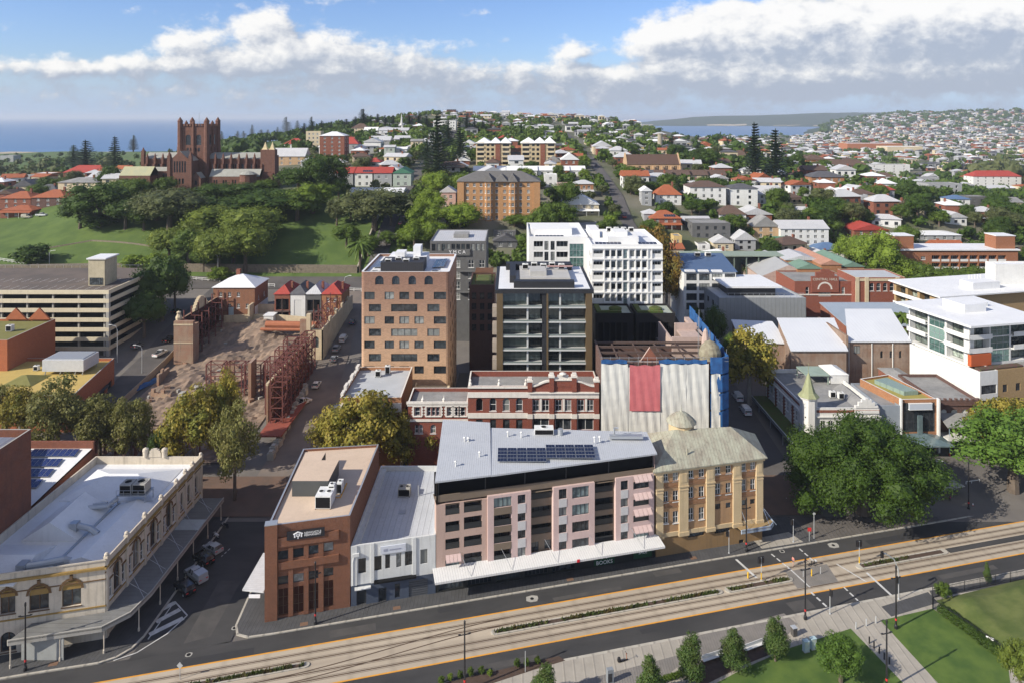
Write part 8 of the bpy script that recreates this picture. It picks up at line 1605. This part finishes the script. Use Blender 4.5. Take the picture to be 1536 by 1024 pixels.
for i,(px,pb)in enumerate(((1284,943),(1299.5,938),(1314,934))):post(px,pb,1.1,.09,GALV,'bollard','pale steel bollard across the end of the concrete path','steel bollards on the path')
for px,pb in((1304,964),(1311,971),(1319,979),(1326.5,988),(1334,995)):post(px,pb,1.0,.11,BLKM,'bollard','dark bollard in the row along the lawn edge','dark bollards by the lawn')
for px,pb in((1205,864),(1231,860)):post(px,pb,1.2,.06,GALV,'refuge_post','thin steel post in the crossing refuge','posts of the crossing refuge',.03)
post(1217.5,863,1.1,.1,YELP,'marker_post','yellow marker post in the crossing refuge',z=.03);post(1122,866,1.0,.14,YELP,'marker_post','yellow marker post at the end of the planted median',z=.16)
post(1214,811,2.5,.05,GALV,'sign_post','sign post with red give way plate near the fig plaza',plate=(.7,.7,1.9,REDP));post(1221,807,5.0,.06,GALV,'sign_post','taller plain sign post beside the give way sign',plate=(.5,.3,4.6,GALV));post(270,1018,2.4,.05,GALV,'sign_post','sign post with grey diamond plate on the tram kerb',plate=(.9,1.0,2.0,'dia'),z=.03);post(788,1007,3.0,.05,GALV,'sign_post','slim pale post in the kerb garden bed')
for px,pb,lb in((1459.5,760,'red and white marker cone beside the black light pole'),(1179.5,752,'red and white marker cone in the shaded street mouth')):x,y=U(px,pb,.13);t=thing('traffic_cone',lb,'cone',(x,y,.13));mb=MB();mb.box(-.22,.22,-.22,.22,0,.06);mb.lathe([(.17,.06),(.11,.45)],0,0,8);mb.build('base',REDP,t);mb=MB();mb.lathe([(.11,.45),(.05,.8),(0,.82)],0,0,8);mb.build('band',LET,t)
def mast_lamp(px,pb,hpx,lb,arm=-1,Y=None):
 x,y,z=G(px,pb);h=hpx*y/F;t=thing('street_lamp',lb,'street lamp',(x,y,z));mb=MB();mb.tube([(0,0,0),(0,0,h*.85),(arm*.4,0,h*.96),(arm*1.8,0,h)],[.13,.09,.07,.06],8);mb.build('pole',GALV,t);mb=MB();mb.box(min(arm*1.7,arm*2.6),max(arm*1.7,arm*2.6),-.15,.15,h-.06,h+.08);mb.build('lamp_head',WHITE,t)
mast_lamp(213,560,42,'curved street lamp at the corner of the demolition fence');mast_lamp(176,544,56,'tall street lamp before the car park corner');mast_lamp(131,612,36,'street lamp beside the arcade wall');mast_lamp(327,420,38,'street lamp before the park trees');mast_lamp(516,470,56,'slim lamp post at the head of the side street',1);mast_lamp(74,402,26,'street lamp at the foot of the park wall',1);mast_lamp(1394,660,44,'plain lamp before the glass canopy',1)
for px,pb,lb,r_ in((1209,976,'pale blue service cabinet nearer the bin',0),(1219.5,972,'pale blue service cabinet beside the signal post',0)):
 x,y=U(px,pb-0,.13);t=thing('service_cabinet',lb,'cabinet',(x,y,.13),RA);mb=MB();mb.box(-.42,.42,-.3,.3,.08,1.6);mb.box(-.46,.46,-.34,.34,1.6,1.66);mb.build('body',mat('cabinet_blue',(.42,.55,.58),(.36,.48,.52),.6),t);mb=MB();mb.box(-.36,.36,-.32,-.302,.2,1.5);mb.box(.2,.26,-.34,-.32,.8,1.0);mb.build('door',mat('cabinet_door',(.46,.59,.62),(.55,.40,.25),.6,2.5,.5),t);mb=MB();mb.box(-.46,.46,-.34,.34,0,.08);mb.build('plinth',CONC,t)
x,y=U(1191,952,.13);t=thing('litter_bin','dark litter bin beside the pale cabinets','bin',(x,y,.13),RA);mb=MB();mb.box(-.35,.35,-.35,.35,0,1.2);mb.build('body',plain('bin_grey',(.08,.075,.07)),t);mb=MB();mb.box(-.4,.4,-.4,.4,1.25,1.32);mb.build('lid',GALV,t)
x,y=U(915,1022,.13);t=thing('information_pillar','grey information pillar on the park path','sign',(x,y,.13),RA);mb=MB();mb.box(-.45,.45,-.3,.3,0,1.9);mb.build('body',plain('pillar_grey',(.22,.24,.26)),t);mb=MB();mb.box(-.38,.2,-.32,-.302,.2,1.4);mb.build('panel',FRAME_D,t)
for a,c,lb in(((1056,996),(1087,986),'white edged park bench between two young trees'),((1119,980),(1148,969),'white edged park bench nearer the cabinets')):
 p,q=Vector((*U(*a,.13),.13)),Vector((*U(*c,.13),.13));L=(q-p).length;t=thing('park_bench',lb,'bench',tuple(p),math.atan2(q.y-p.y,q.x-p.x));mb=MB();mb.box(0,L,0,.55,.38,.46);mb.build('seat',WHITE,t);mb=MB();mb.box(0,L,.5,.58,.5,.95);mb.build('backrest',WHITE,t);[MB().box(u-.05,u+.05,.05,.5,0,.38).build('leg',BLKM,t)for u in(.3,L/2,L-.3)]
def fence(pts,lb):
 P=[U(*p,.13)for p in pts];t=thing('park_fence',lb,'fence',(*P[0],.13))
 for(x0,y0),(x1,y1)in zip(P,P[1:]):
  n=max(1,int(math.hypot(x1-x0,y1-y0)/2.6))
  for i in range(n):
   a=Vector((x0+(x1-x0)*i/n-P[0][0],y0+(y1-y0)*i/n-P[0][1],0));c=Vector((x0+(x1-x0)*(i+1)/n-P[0][0],y0+(y1-y0)*(i+1)/n-P[0][1],0));mb=MB();up=lambda h:Vector((0,0,h));mb.beam(a+up(.15),c+up(.15),.05);mb.beam(a+up(1.55),c+up(1.55),.05)
   for k in range(12):p=a.lerp(c,k/12);mb.beam(p+up(.05),p+up(1.75),.03)
   mb.build('fence_panel',BLKM,t);MB().beam(a,a+up(1.8),.08).build('post',BLKM,t)
fence([(1399,912),(1452,947),(1511,989),(1536,1012)],'black picket fence between lawn and rough grass');fence([(1399,912),(1399,896),(1470,881),(1560,864)],'black picket fence along the road above rough grass')
x,y=U(1484,968,.13);t=thing('notice_sign','small white and green notice on the picket fence','sign',(x,y-.15,.5),R(-38));MB().box(-.5,.5,-.05,0,.3,1.1).build('board',LET,t);MB().box(-.5,.5,-.06,-.051,.3,.55).build('stripe',plain('notice_green',(.10,.35,.05)),t)
# bus shelter and seat rail on the plaza
x,y=U(1411,750,.13);t=thing('bus_shelter','glass bus shelter with pale flat roof on the plaza','bus shelter',(x,y,.13),RA);MB().box(-1.2,5.2,-1,1.6,2.7,2.85).build('roof',CONC,t);MB().box(-1,-.92,-.8,1.4,.1,2.6).build('glass_panel',GREEN_GL[1],t);MB().box(-.8,4.8,1.4,1.46,.1,2.6).build('glass_panel',GREEN_GL[0],t);[MB().box(u,u+.1,1.3,1.4,0,2.7).build('post',GALV,t)for u in(-1,2,4.9)];MB().box(.4,3.8,.8,1.25,.45,.52).build('seat',GALV,t)
x,y=U(1449,733,.13);t=thing('rail','white tubular hand rail beside the bus shelter','rail',(x,y,.13),RA);mb=MB();mb.tube([(0,0,0),(0,0,1.6),(3.6,0,1.6),(3.6,0,.9)],.09,6);mb.tube([(1.5,0,0),(1.5,0,1.6)],.07,6);mb.build('tube',WHITE,t)
# manhole surrounds and drain grates
def patch(px,py,w,d,z,m1,m2,lb):
 x,y=U(px,py,z);mb=MB();mb.poly([(a*w,c*d,0)for a,c in((-.5,-.2),(-.2,-.5),(.3,-.5),(.5,-.1),(.5,.3),(.1,.5),(-.4,.4))]);o=mb.build(lb,m1,None,(x,y,z),RA);o['kind']='structure';mb=MB();mb.lathe([(.32,.012),(0,.012)],0,0,10);mb.build('iron_cover',m2,o)
for px,py in((1250,817),(798,897),(283,981),(1173,826),(352,941)):patch(px,py,2.1 if px in(1250,798)else 1.0,1.6 if px in(1250,798)else.9,.006,CONC,DARK,'manhole_surround')
for px,py in((595,911),(855,868),(1040,836),(80,995),(456,935)):x,y=U(px,py,.13);o=MB().box(-.6,.6,-.4,.4,0,.012).build('drain_cover',mat('drain_rust',(.20,.12,.08),None,.9,2),None,(x,y,.13),RA);o['kind']='structure'
# ======================================================== young trees, shrubs and hedge of the park
for a in(('young',1038,1018,38,74,'young conical tree beside the first park bench'),('young',1102,1006,36,66,'young conical tree between the two benches'),('young',1163,991,36,70,'young conical tree next to the litter bin'),('young',974,1052,40,72,'young conical tree at the bottom edge beside the pillar'),('young',819,1052,38,60,'young rounded tree at the end of the garden bed')):x,y=U(a[1],a[2],.13);k=y/F;tree(a[0],x,y,a[4]*k,a[3]*k,a[5],z=.1)
def tz_(kd,px,pb,w,h,lb,var=None,group=None):x,y=U(px,pb,.13);k=y/F;return tree(kd,x,y,h*k,w*k,lb,group,var=var,z=.1)
tz_('fine',1261,1022,70,66,'round bushy tree on the lawn beside the dark bollards',0);tz_('grove',1530,1040,52,80,'leafy tree at the bottom corner beyond the fence',1);tz_('shrub',1414,892,24,20,'low shrub at the fence corner');tz_('young',1480,874,10,34,'thin sapling tied in the dark footpath')
for px,pb in((675,1020),(690,1016),(706,1013),(722,1008),(735,1012),(776,1000),(790,999),(806,993),(662,1025)):tz_('shrub',px,pb,9+(px%5),9+px%7,'small green shrub in the kerb garden bed',1+px%2,'shrubs of the kerb garden')
for i in range(13):tz_('shrub',1416+i*8.2,922+i*6.1,20,15,'dark scrubby shrub along the inside of the picket fence',0,'shrubs inside the picket fence')
for i in range(9):tz_('shrub',992+i*6,1022-i*2,11,8,'low clipped hedge plant behind the young trees',1,'hedge behind the benches')
# ======================================================== vehicles
def paint(name,c):
 m=plain('paint_'+name,c,.25,.5);m.node_tree.nodes['Principled BSDF'].inputs['Coat Weight'].default_value=.6;return m
PT={'white':paint('white',(.72,.73,.73)),'silver':paint('silver',(.40,.42,.44)),'black':paint('black',(.012,.012,.014)),'blue':paint('blue',(.03,.06,.14)),'red':paint('red',(.35,.02,.02)),'grey':paint('grey',(.12,.125,.13)),'cream':paint('cream',(.5,.46,.38))}
PROF={'hatch':([(-2.0,.55),(-1.95,.95),(-1.55,1.0),(.75,.95),(1.75,.85),(2.0,.65)],[(-1.85,.98),(-1.5,1.45),(.1,1.47),(.85,.96)]),'suv':([(-2.25,.6),(-2.2,1.1),(.9,1.1),(2.0,1.0),(2.25,.75)],[(-2.15,1.1),(-1.9,1.72),(.3,1.74),(1.0,1.1)]),'van':([(-2.4,.55),(-2.35,1.1),(1.6,1.1),(2.2,.95),(2.4,.7)],[(-2.35,1.1),(-2.3,1.95),(.9,1.98),(1.75,1.1)]),'ute':([(-2.6,.6),(-2.58,1.05),(-.3,1.05),(1.2,1.05),(2.3,.98),(2.55,.75)],[(-.55,1.06),(-.4,1.66),(.7,1.68),(1.35,1.06)])}
_CM={}
def car(px,pb,rz,kind,col,lb,group='parked cars',z=None,extra=None):
 if z is None:x,y,zz=G(px,pb);zz+=.14
 else:x,y=U(px,pb,z);zz=z
 key=(kind,col)
 if key not in _CM:
  lo,up=PROF[kind];w=.9;mb=MB();bot=[(lo[-1][0],.3),(lo[0][0],.3)];pr=lo+bot
  def loft(pr,w0,w1f,m):
   n=len(pr);k=len(mb.v)
   for s in(-1,1):mb.v+=[(p[0],s*w1f(p),p[1])for p in pr]
   mb.f.append(tuple(range(k,k+n)));mb.f.append(tuple(range(k+2*n-1,k+n-1,-1)));mb.m+=[m,m]
   for i in range(n):j=(i+1)%n;mb.f.append((k+j,k+i,k+n+i,k+n+j));mb.m.append(m)
  loft(pr,w,lambda p:w if p[1]>.5 else w*.93,0);body=mb.mesh('body',[PT[col]]);mb=MB();loft(up,w,lambda p:w*(.97 if p[1]<1.2 else.74),0);cabin=mb.mesh('windows',[GL[0]]);mb=MB();xa,xb=up[1][0]+.05,up[2][0]-.05;zt=up[1][1];mb.box(xa,xb,-w*.73,w*.73,zt-.01,zt+.035);
  for xx in(xa,(xa+xb)/2,xb):[mb.beam((xx+(.0 if xx!=xb else.05),s*w*.755,zt),(xx+(.45 if xx==xb else-.18 if xx==xa else 0),s*w*.985,up[0][1]),.07)for s in(-1,1)]
  if kind=='van':mb.box(up[0][0]+.02,.3,-w*.97,w*.97,1.1,zt-.005)
  roof=mb.mesh('roof',[PT[col]]);mb=MB();mb.lathe([(.0,-.1),(.2,-.1),(.22,-.08),(.33,-.1),(.34,0),(.34,.1),(0,.1)],0,0,12);wheel=mb.mesh('wheel',[RUB]);mb=MB();mb.lathe([(.2,-.11),(0,-.12)],0,0,8);rim=mb.mesh('rim',[GALV]);mb=MB();mb.box(-.03,.03,-.2,.2,-.08,.08);_CM[key]=(body,cabin,roof,wheel,rim,mb.mesh('headlight',[plain('lamp_clear',(.7,.7,.68),.2)]),mb.mesh('tail_light',[REDP]),lo[-1][0],lo[0][0])
 bd,cb,rf,wh,rm,hl,tl,xf,xr=_CM[key];t=thing('parked_car' if kind in('hatch','suv')else 'parked_'+kind,lb,'car' if kind in('hatch','suv')else kind,(x,y,zz),rz,group);put('body',bd,t);put('windows',cb,t);put('roof',rf,t)
 for sx_ in(xf-.85,xr+.85):
  for s in(-1,1):o=put('wheel',wh,t,(sx_,s*.82,.34));o.rotation_euler=(R(90 if s<0 else-90),0,0);o.rotation_euler=(R(-90)if s<0 else R(90),0,0);r_=put('rim',rm,o)
 for s in(-.6,.6):put('headlight',hl,t,(xf-.02,s,.72));put('tail_light',tl,t,(xr+.02,s,.85))
 if extra=='canopy':MB().box(-2.5,-.6,-.85,.85,1.06,1.75).build('tray_canopy',PT['silver'],t)
 if kind=='ute' and extra is None:MB().box(-2.5,-.65,-.75,.75,1.052,1.08).build('tray_liner',DARK,t)
 return t
N,S_=R(90),R(-90)
car(277,886,R(140),'suv','black','black car parked nose in beside the hatched island',z=.01);car(294,866,R(142),'ute','silver','silver ute with boxy tray canopy parked under the verandah',z=.01,extra='canopy');car(305,842,R(145),'suv','black','black four wheel drive between silver ute and silver hatch',z=.01);car(319,826,R(148),'hatch','silver','silver hatch parked last in the row by the verandah',z=.01)
for a in((529,486,N,'hatch','blue','blue hatch at the top of the site street'),(515,512,N,'van','white','white van beside the cream ruin'),(505,527,N,'suv','silver','silver wagon below the white van'),(501,542,N,'hatch','silver','silver hatch in front of the wagon'),(475,581,N,'hatch','white','pale car alone against the black hoarding'),(454,608,R(60),'ute','white','white tray ute beside the ballast blocks'),(505,618,N,'suv','grey','grey car in shadow beside the corner shop'),(240,533,R(80),'ute','white','white ute parked along the demolition fence'),(254,513,R(80),'ute','black','dark ute ahead of the white one'),(206,522,R(82),'suv','grey','grey car in the shade of the car park tree'),(264,470,R(85),'hatch','black','dark car further up the car park street'),
          (614,312,N,'hatch','grey','grey car high on the hill street beside the light green trees'),(607,327,N,'hatch','grey','grey car on the hill street below another'),(601,338,N,'hatch','red','red car on the hill street'),(593,356,N,'hatch','white','white car on the lower hill street'),(590,363,N,'hatch','black','black car behind the white one on the hill street'),(1118,620,N,'van','white','white van parked in the shaded cross street'),(1106,600,N,'van','white','white van further up the cross street'),
          (62,325,0,'ute','white','white ute beside the caravan on the hillside road'),(102,325,R(60),'hatch','red','red car under the park edge tree'),(40,328,0,'van','cream','cream caravan like van before the terracotta roofs'),(872,248,N,'hatch','white','white car on the upper hill street near the white gable house'),(894,250,N,'hatch','blue','blue car across the upper hill street'),(893,240,N,'hatch','black','black car on the crest of the hill street'),(936,328,N,'hatch','red','red car at the bend beside the leafy street tree'),(925,312,N,'hatch','silver','silver car further along past the leafy street tree'),(671,232,N,'hatch','silver','silver car below the stepped gables'),(676,246,N,'hatch','black','black car under the tall hill pine')):car(*a)
for i in range(5):car(1112+i*8.5,399,R(90),'hatch','white','white car in the row before the green parking shed','cars of the parking shed')
for px,pb,rz,kd,cl,lb in((1408,703,R(5),'van','white','white van parked at the plaza beside the big fig'),(1447,697,R(5),'suv','black','black wagon parked on the plaza behind the shelter'),(1484,694,R(8),'hatch','white','white car partly under the bright green street tree')):car(px,pb,rz,kd,cl,lb,z=.14)
def moto(px,pb,rz,lb,col):
 x,y=U(px,pb,.01);t=thing('motorcycle',lb,'motorcycle',(x,y,.01),rz)
 for xx in(-.65,.65):o=MB().lathe([(.2,-.06),(.31,-.05),(.31,.05),(.2,.06),(.2,-.06)],0,0,14).build('wheel',RUB,t,(xx,0,.31));o.rotation_euler=(R(90),0,0)
 mb=MB();mb.tube([(-.65,0,.35),(-.2,0,.55),(.35,0,.6),(.65,0,.31)],.09,6);mb.tube([(-.75,0,.75),(-.2,0,.78)],[.13,.16],8);mb.tube([(-.2,0,.8),(.25,0,.85)],[.17,.12],8);mb.build('body',PT[col],t);mb=MB();mb.beam((.45,-.35,1.0),(.45,.35,1.0),.04);mb.beam((.6,0,.35),(.42,0,1.0),.06);mb.build('handlebar',GALV,t)
moto(324,806,R(150),'white faired motorcycle beside the silver hatch','white');moto(337,791,R(165),'dark motorcycle furthest up the verandah row','black')
# blue tarpaulin, fences of the site
x,y,z=G(211,580);rr=random.Random(3);mb=MB();n=8
for j in range(n+1):
 for i in range(4):mb.v.append((i*.7-1+j*.32,j*.95-4,.2+1.2*math.sin(math.pi*i/3)*rr.uniform(.5,1)))
for j in range(n):
 for i in range(3):k=j*4+i;mb.f.append((k,k+1,k+5,k+4));mb.m.append(0)
tag(mb.build('tarpaulin',BLUE,None,(x,y,z)),'crumpled blue tarpaulin along the demolition fence','tarpaulin')
wallrun('site_hoarding','long black hoarding between the demolition site and side street',[(-62.2,212),(-58.3,172)],2.2,.15,plain('hoarding_black',(.02,.02,.022)),'hoarding');wallrun('site_fence','pale timber fence along the demolition site and car park street',[(-102.8,165),(-103,186),(-104,210),(-107,236)],2.0,.15,mat('fence_timber',(.36,.29,.21),(.25,.20,.15),.95,1.5),'fence');wallrun('site_wall','broken pale wall across the back of the demolition site',[(-98,238),(-84,239),(-68,237)],3.0,.6,RCREAM)
for i in range(70):
 a=rnd(-99,-66);c=rnd(165,236);s=rnd(.25,1.1)*(1 if i%3 else.6);mb=MB();mb.box(-s,s,-s*.6,s*.6,-.4,s*.7);o=mb.build('rubble_block',RUIN if i%2 else CONC,None,(a,c,tz(a,c)+.5+.3*s),rnd(0,3));tag(o,'broken masonry block lying on the site earth','rubble','masonry rubble on the site')
def whitefence(px0,px1,py0,py1,lb):
 A,B=G(px0,py0),G(px1,py1);t=thing('rail_fence',lb,'fence',A);n=max(2,int(math.hypot(B[0]-A[0],B[1]-A[1])/2.4));mb=MB();P=[Vector((A[0]+(B[0]-A[0])*i/n,A[1]+(B[1]-A[1])*i/n,0))for i in range(n+1)];P=[Vector((p.x-A[0],p.y-A[1],tz(p.x,p.y)-A[2]))for p in P]
 for p,q in zip(P,P[1:]):[mb.beam(p+Vector((0,0,h)),q+Vector((0,0,h)),.14)for h in(.6,1.2)]
 mb.build('rail',WHITE,t);[MB().box(p.x-.1,p.x+.1,p.y-.1,p.y+.1,p.z,p.z+1.35).build('post',WHITE,t)for p in P[:60]]
whitefence(0,62,392,402,'white rail fence at the frame edge under the park wall');whitefence(268,330,419,424,'white rail fence before the brick house');whitefence(386,412,430,431,'white rail fence behind the white site shed');whitefence(498,542,436,438,'white rail fence at the head of the side street')
# ======================================================== people
def skinbody(name,V,E,rad,m,parent):
 me=bpy.data.meshes.new(name);me.from_pydata(V,E,[]);me.materials.append(m);o=put(name,me,parent);o.modifiers.new('skin','SKIN').use_smooth_shade=True
 for i,r in enumerate(rad):me.skin_vertices[0].data[i].radius=(r,r);me.skin_vertices[0].data[i].use_root=i==0
 s=o.modifiers.new('sub','SUBSURF');s.levels=s.render_levels=1;return o
SKINM=plain('skin',(.52,.32,.24));
def person(x,y,z,rz,lb,top,bottom,pose,hair=(.05,.03,.02),bare=True):
 """pose: left/right (knee, ankle), (elbow, hand) positions"""
 t=thing('person',lb,'person',(x,y,z),rz);kl,al,kr,ar,el,hl,er,hr=[Vector(p)for p in pose];V=[(0,0,.95),(.02,0,1.2),(.03,0,1.42),(.04,0,1.52),(.06,0,1.62),(.06,0,1.72)];E=[(0,1),(1,2),(2,3),(3,4),(4,5)];rad=[.14,.135,.13,.055,.095,.07]
 def add(p,r,par):V.append(tuple(p));rad.append(r);E.append((par,len(V)-1));return len(V)-1
 for s,k,a,e,h in((1,kl,al,el,hl),(-1,kr,ar,er,hr)):
  i=add((0,s*.1,.88),.085,0);i=add(k,.058,i);i=add(a,.04,i);add((a.x+.17,a.y,a.z-.05),.035,i)
  i=add((.02,s*.19,1.4),.06,2);i=add(e,.045,i);i=add(h,.032,i);d=(h-e).normalized();
  pm=add(h+d*.07,.026,i)
  for f in range(4):add(h+d*(.15+.02*(f%3))+Vector((0,(f-1.5)*.022,-.01)),.008,pm)
  add(h+d*.06+Vector((.05,0,-.02)),.009,i)
 skinbody('body',V,E,rad,SKINM if bare else bottom,t)
 Q=[(.02,0,.98),(.02,0,1.2),(.03,0,1.43),(.03,.19,1.41),(.03,-.19,1.41),tuple(Vector((.03,.2,1.41)).lerp(el,.7)),tuple(Vector((.03,-.2,1.41)).lerp(er,.7))];skinbody('shirt',Q,[(0,1),(1,2),(2,3),(2,4),(3,5),(4,6)],[.165,.155,.14,.075,.075,.062,.062],top,t)
 f_=.55 if bare else 1.0;Q=[(0,0,.95),(0,.1,.88),(0,-.1,.88),tuple(Vector((0,.1,.88)).lerp(kl,f_)),tuple(Vector((0,-.1,.88)).lerp(kr,f_))];skinbody('shorts' if bare else 'trousers',Q,[(0,1),(0,2),(1,3),(2,4)],[.16,.1,.1,.085,.085],bottom,t)
 mb=MB();mb.lathe([(0,1.80),(.07,1.78),(.105,1.70),(.1,1.62),(.06,1.56)],.03,0,10);mb.build('hair',plain('hair_dark',hair),t);MB().box(.145,.175,-.018,.018,1.60,1.65).build('nose',SKINM,t);return t
CORAL=plain('cloth_coral',(.60,.20,.17),.9);NVY=plain('cloth_navy',(.03,.04,.08),.9);BLKC=plain('cloth_black',(.015,.015,.018),.9);MAG=plain('cloth_magenta',(.50,.03,.22),.9)
x,y=U(1190,848,.03);person(x,y,.03,R(200),'person in coral top and dark shorts walking over the tram crossing',CORAL,NVY,((.14,.1,.5),(.12,.1,.08),(.02,-.1,.5),(-.22,-.1,.14),(-.05,.26,1.15),(.12,.27,.95),(.06,-.26,1.14),(.02,-.28,.9)))
x,y=U(1214,850,.03);person(x-.7,y+.1,.03,R(14),'person in red top and dark trousers pushing a bicycle',REDP,BLKC,((.1,.1,.5),(.1,.1,.08),(-.04,-.1,.5),(-.2,-.1,.1),(.2,.24,1.15),(.5,.2,1.02),(.2,-.24,1.15),(.5,-.2,1.02)),bare=False)
t=thing('bicycle','dark bicycle with white basket pushed across the tramway','bicycle',(x+.7,y+.25,.03),R(14))
for xx in(-.52,.52):o=MB().lathe([(.30,-.025),(.345,-.02),(.345,.02),(.30,.025),(.30,-.025)],0,0,18).build('wheel',RUB,t,(xx,0,.345));o.rotation_euler=(R(90),0,0)
mb=MB();[mb.beam(p,q,.045)for p,q in(((-.52,0,.345),(-.1,0,.3)),((-.1,0,.3),(.38,0,.8)),((-.22,0,.85),(-.1,0,.3)),((-.22,0,.8),(.38,0,.82)),((.36,0,.95),(.52,0,.345)),((-.52,0,.345),(-.22,0,.8)))];mb.build('frame',BLKC,t);MB().beam((.34,-.28,1.0),(.34,.28,1.0),.04).build('handlebar',BLKC,t);MB().box(-.36,-.1,-.08,.08,.86,.92).build('saddle',BLKC,t);MB().box(.45,.75,-.18,.18,.8,1.02).build('basket',WHITE,t)
x,y=U(1425,754,.13);person(x,y,.13,R(-30),'person in magenta top standing in the shade by the bus shelter',MAG,BLKC,((.03,.1,.5),(.02,.1,.08),(.0,-.1,.5),(-.06,-.1,.08),(.03,.26,1.15),(.22,.2,1.12),(.02,-.26,1.14),(.05,-.26,.88)),bare=False)
x,y=U(936,991,.13);t=thing('electric_scooter','parked electric scooter with dark bag beside the kerb','scooter',(x,y,.13),RA+R(10));MB().box(-.5,.5,-.09,.09,.12,.2).build('deck',BLKC,t);mb=MB();mb.beam((.5,0,.15),(.38,0,1.15),.06);mb.build('stem',plain('stem_orange',(.45,.12,.04)),t);MB().beam((.38,-.28,1.15),(.38,.28,1.15),.05).build('handlebar',BLKC,t)
for xx in(-.52,.55):o=MB().lathe([(0,-.04),(.12,-.04),(.12,.04),(0,.04)],0,0,12).build('wheel',RUB,t,(xx,0,.12));o.rotation_euler=(R(90),0,0)
o=MB().lathe([(.0,0),(.22,.03),(.28,.3),(.22,.6),(.0,.68)],0,0,10).build('travel_bag',BLKC,None,(x-.75,y-.1,.13));tag(o,'black travel bag standing against the electric scooter','bag')
leafmass('site_weeds',[(rnd(-94,-66),rnd(243,252),rnd(.6,1.6),rnd(1,2.4))for _ in range(60)],LEAF['verge'],31,nl=22)
# lettering becomes plain mesh
dg=bpy.context.evaluated_depsgraph_get()
for o in[o for o in COL.objects if o.type=='FONT']:
 me=bpy.data.meshes.new_from_object(o.evaluated_get(dg));par,mw=o.parent,(o.location.copy(),o.rotation_euler.copy());nm=o.name.split('.')[0];bpy.data.objects.remove(o);n_=put(nm,me,par,mw[0]);n_.rotation_euler=mw[1]
# the air: thin sea haze
mb=MB();mb.box(-66000,66000,-66000,72000,-24,152);hm=bpy.data.materials.new('haze');hm.use_nodes=True;t=NT(hm.node_tree);t.n.clear();o_=t.add('ShaderNodeOutputMaterial');v=t.add('ShaderNodeVolumePrincipled');v.inputs['Color'].default_value=(.80,.88,1,1);v.inputs['Density'].default_value=HAZE;v.inputs['Anisotropy'].default_value=.1;t.link(v.outputs[0],o_.inputs['Volume']);tag(mb.build('haze',hm),kind='stuff')
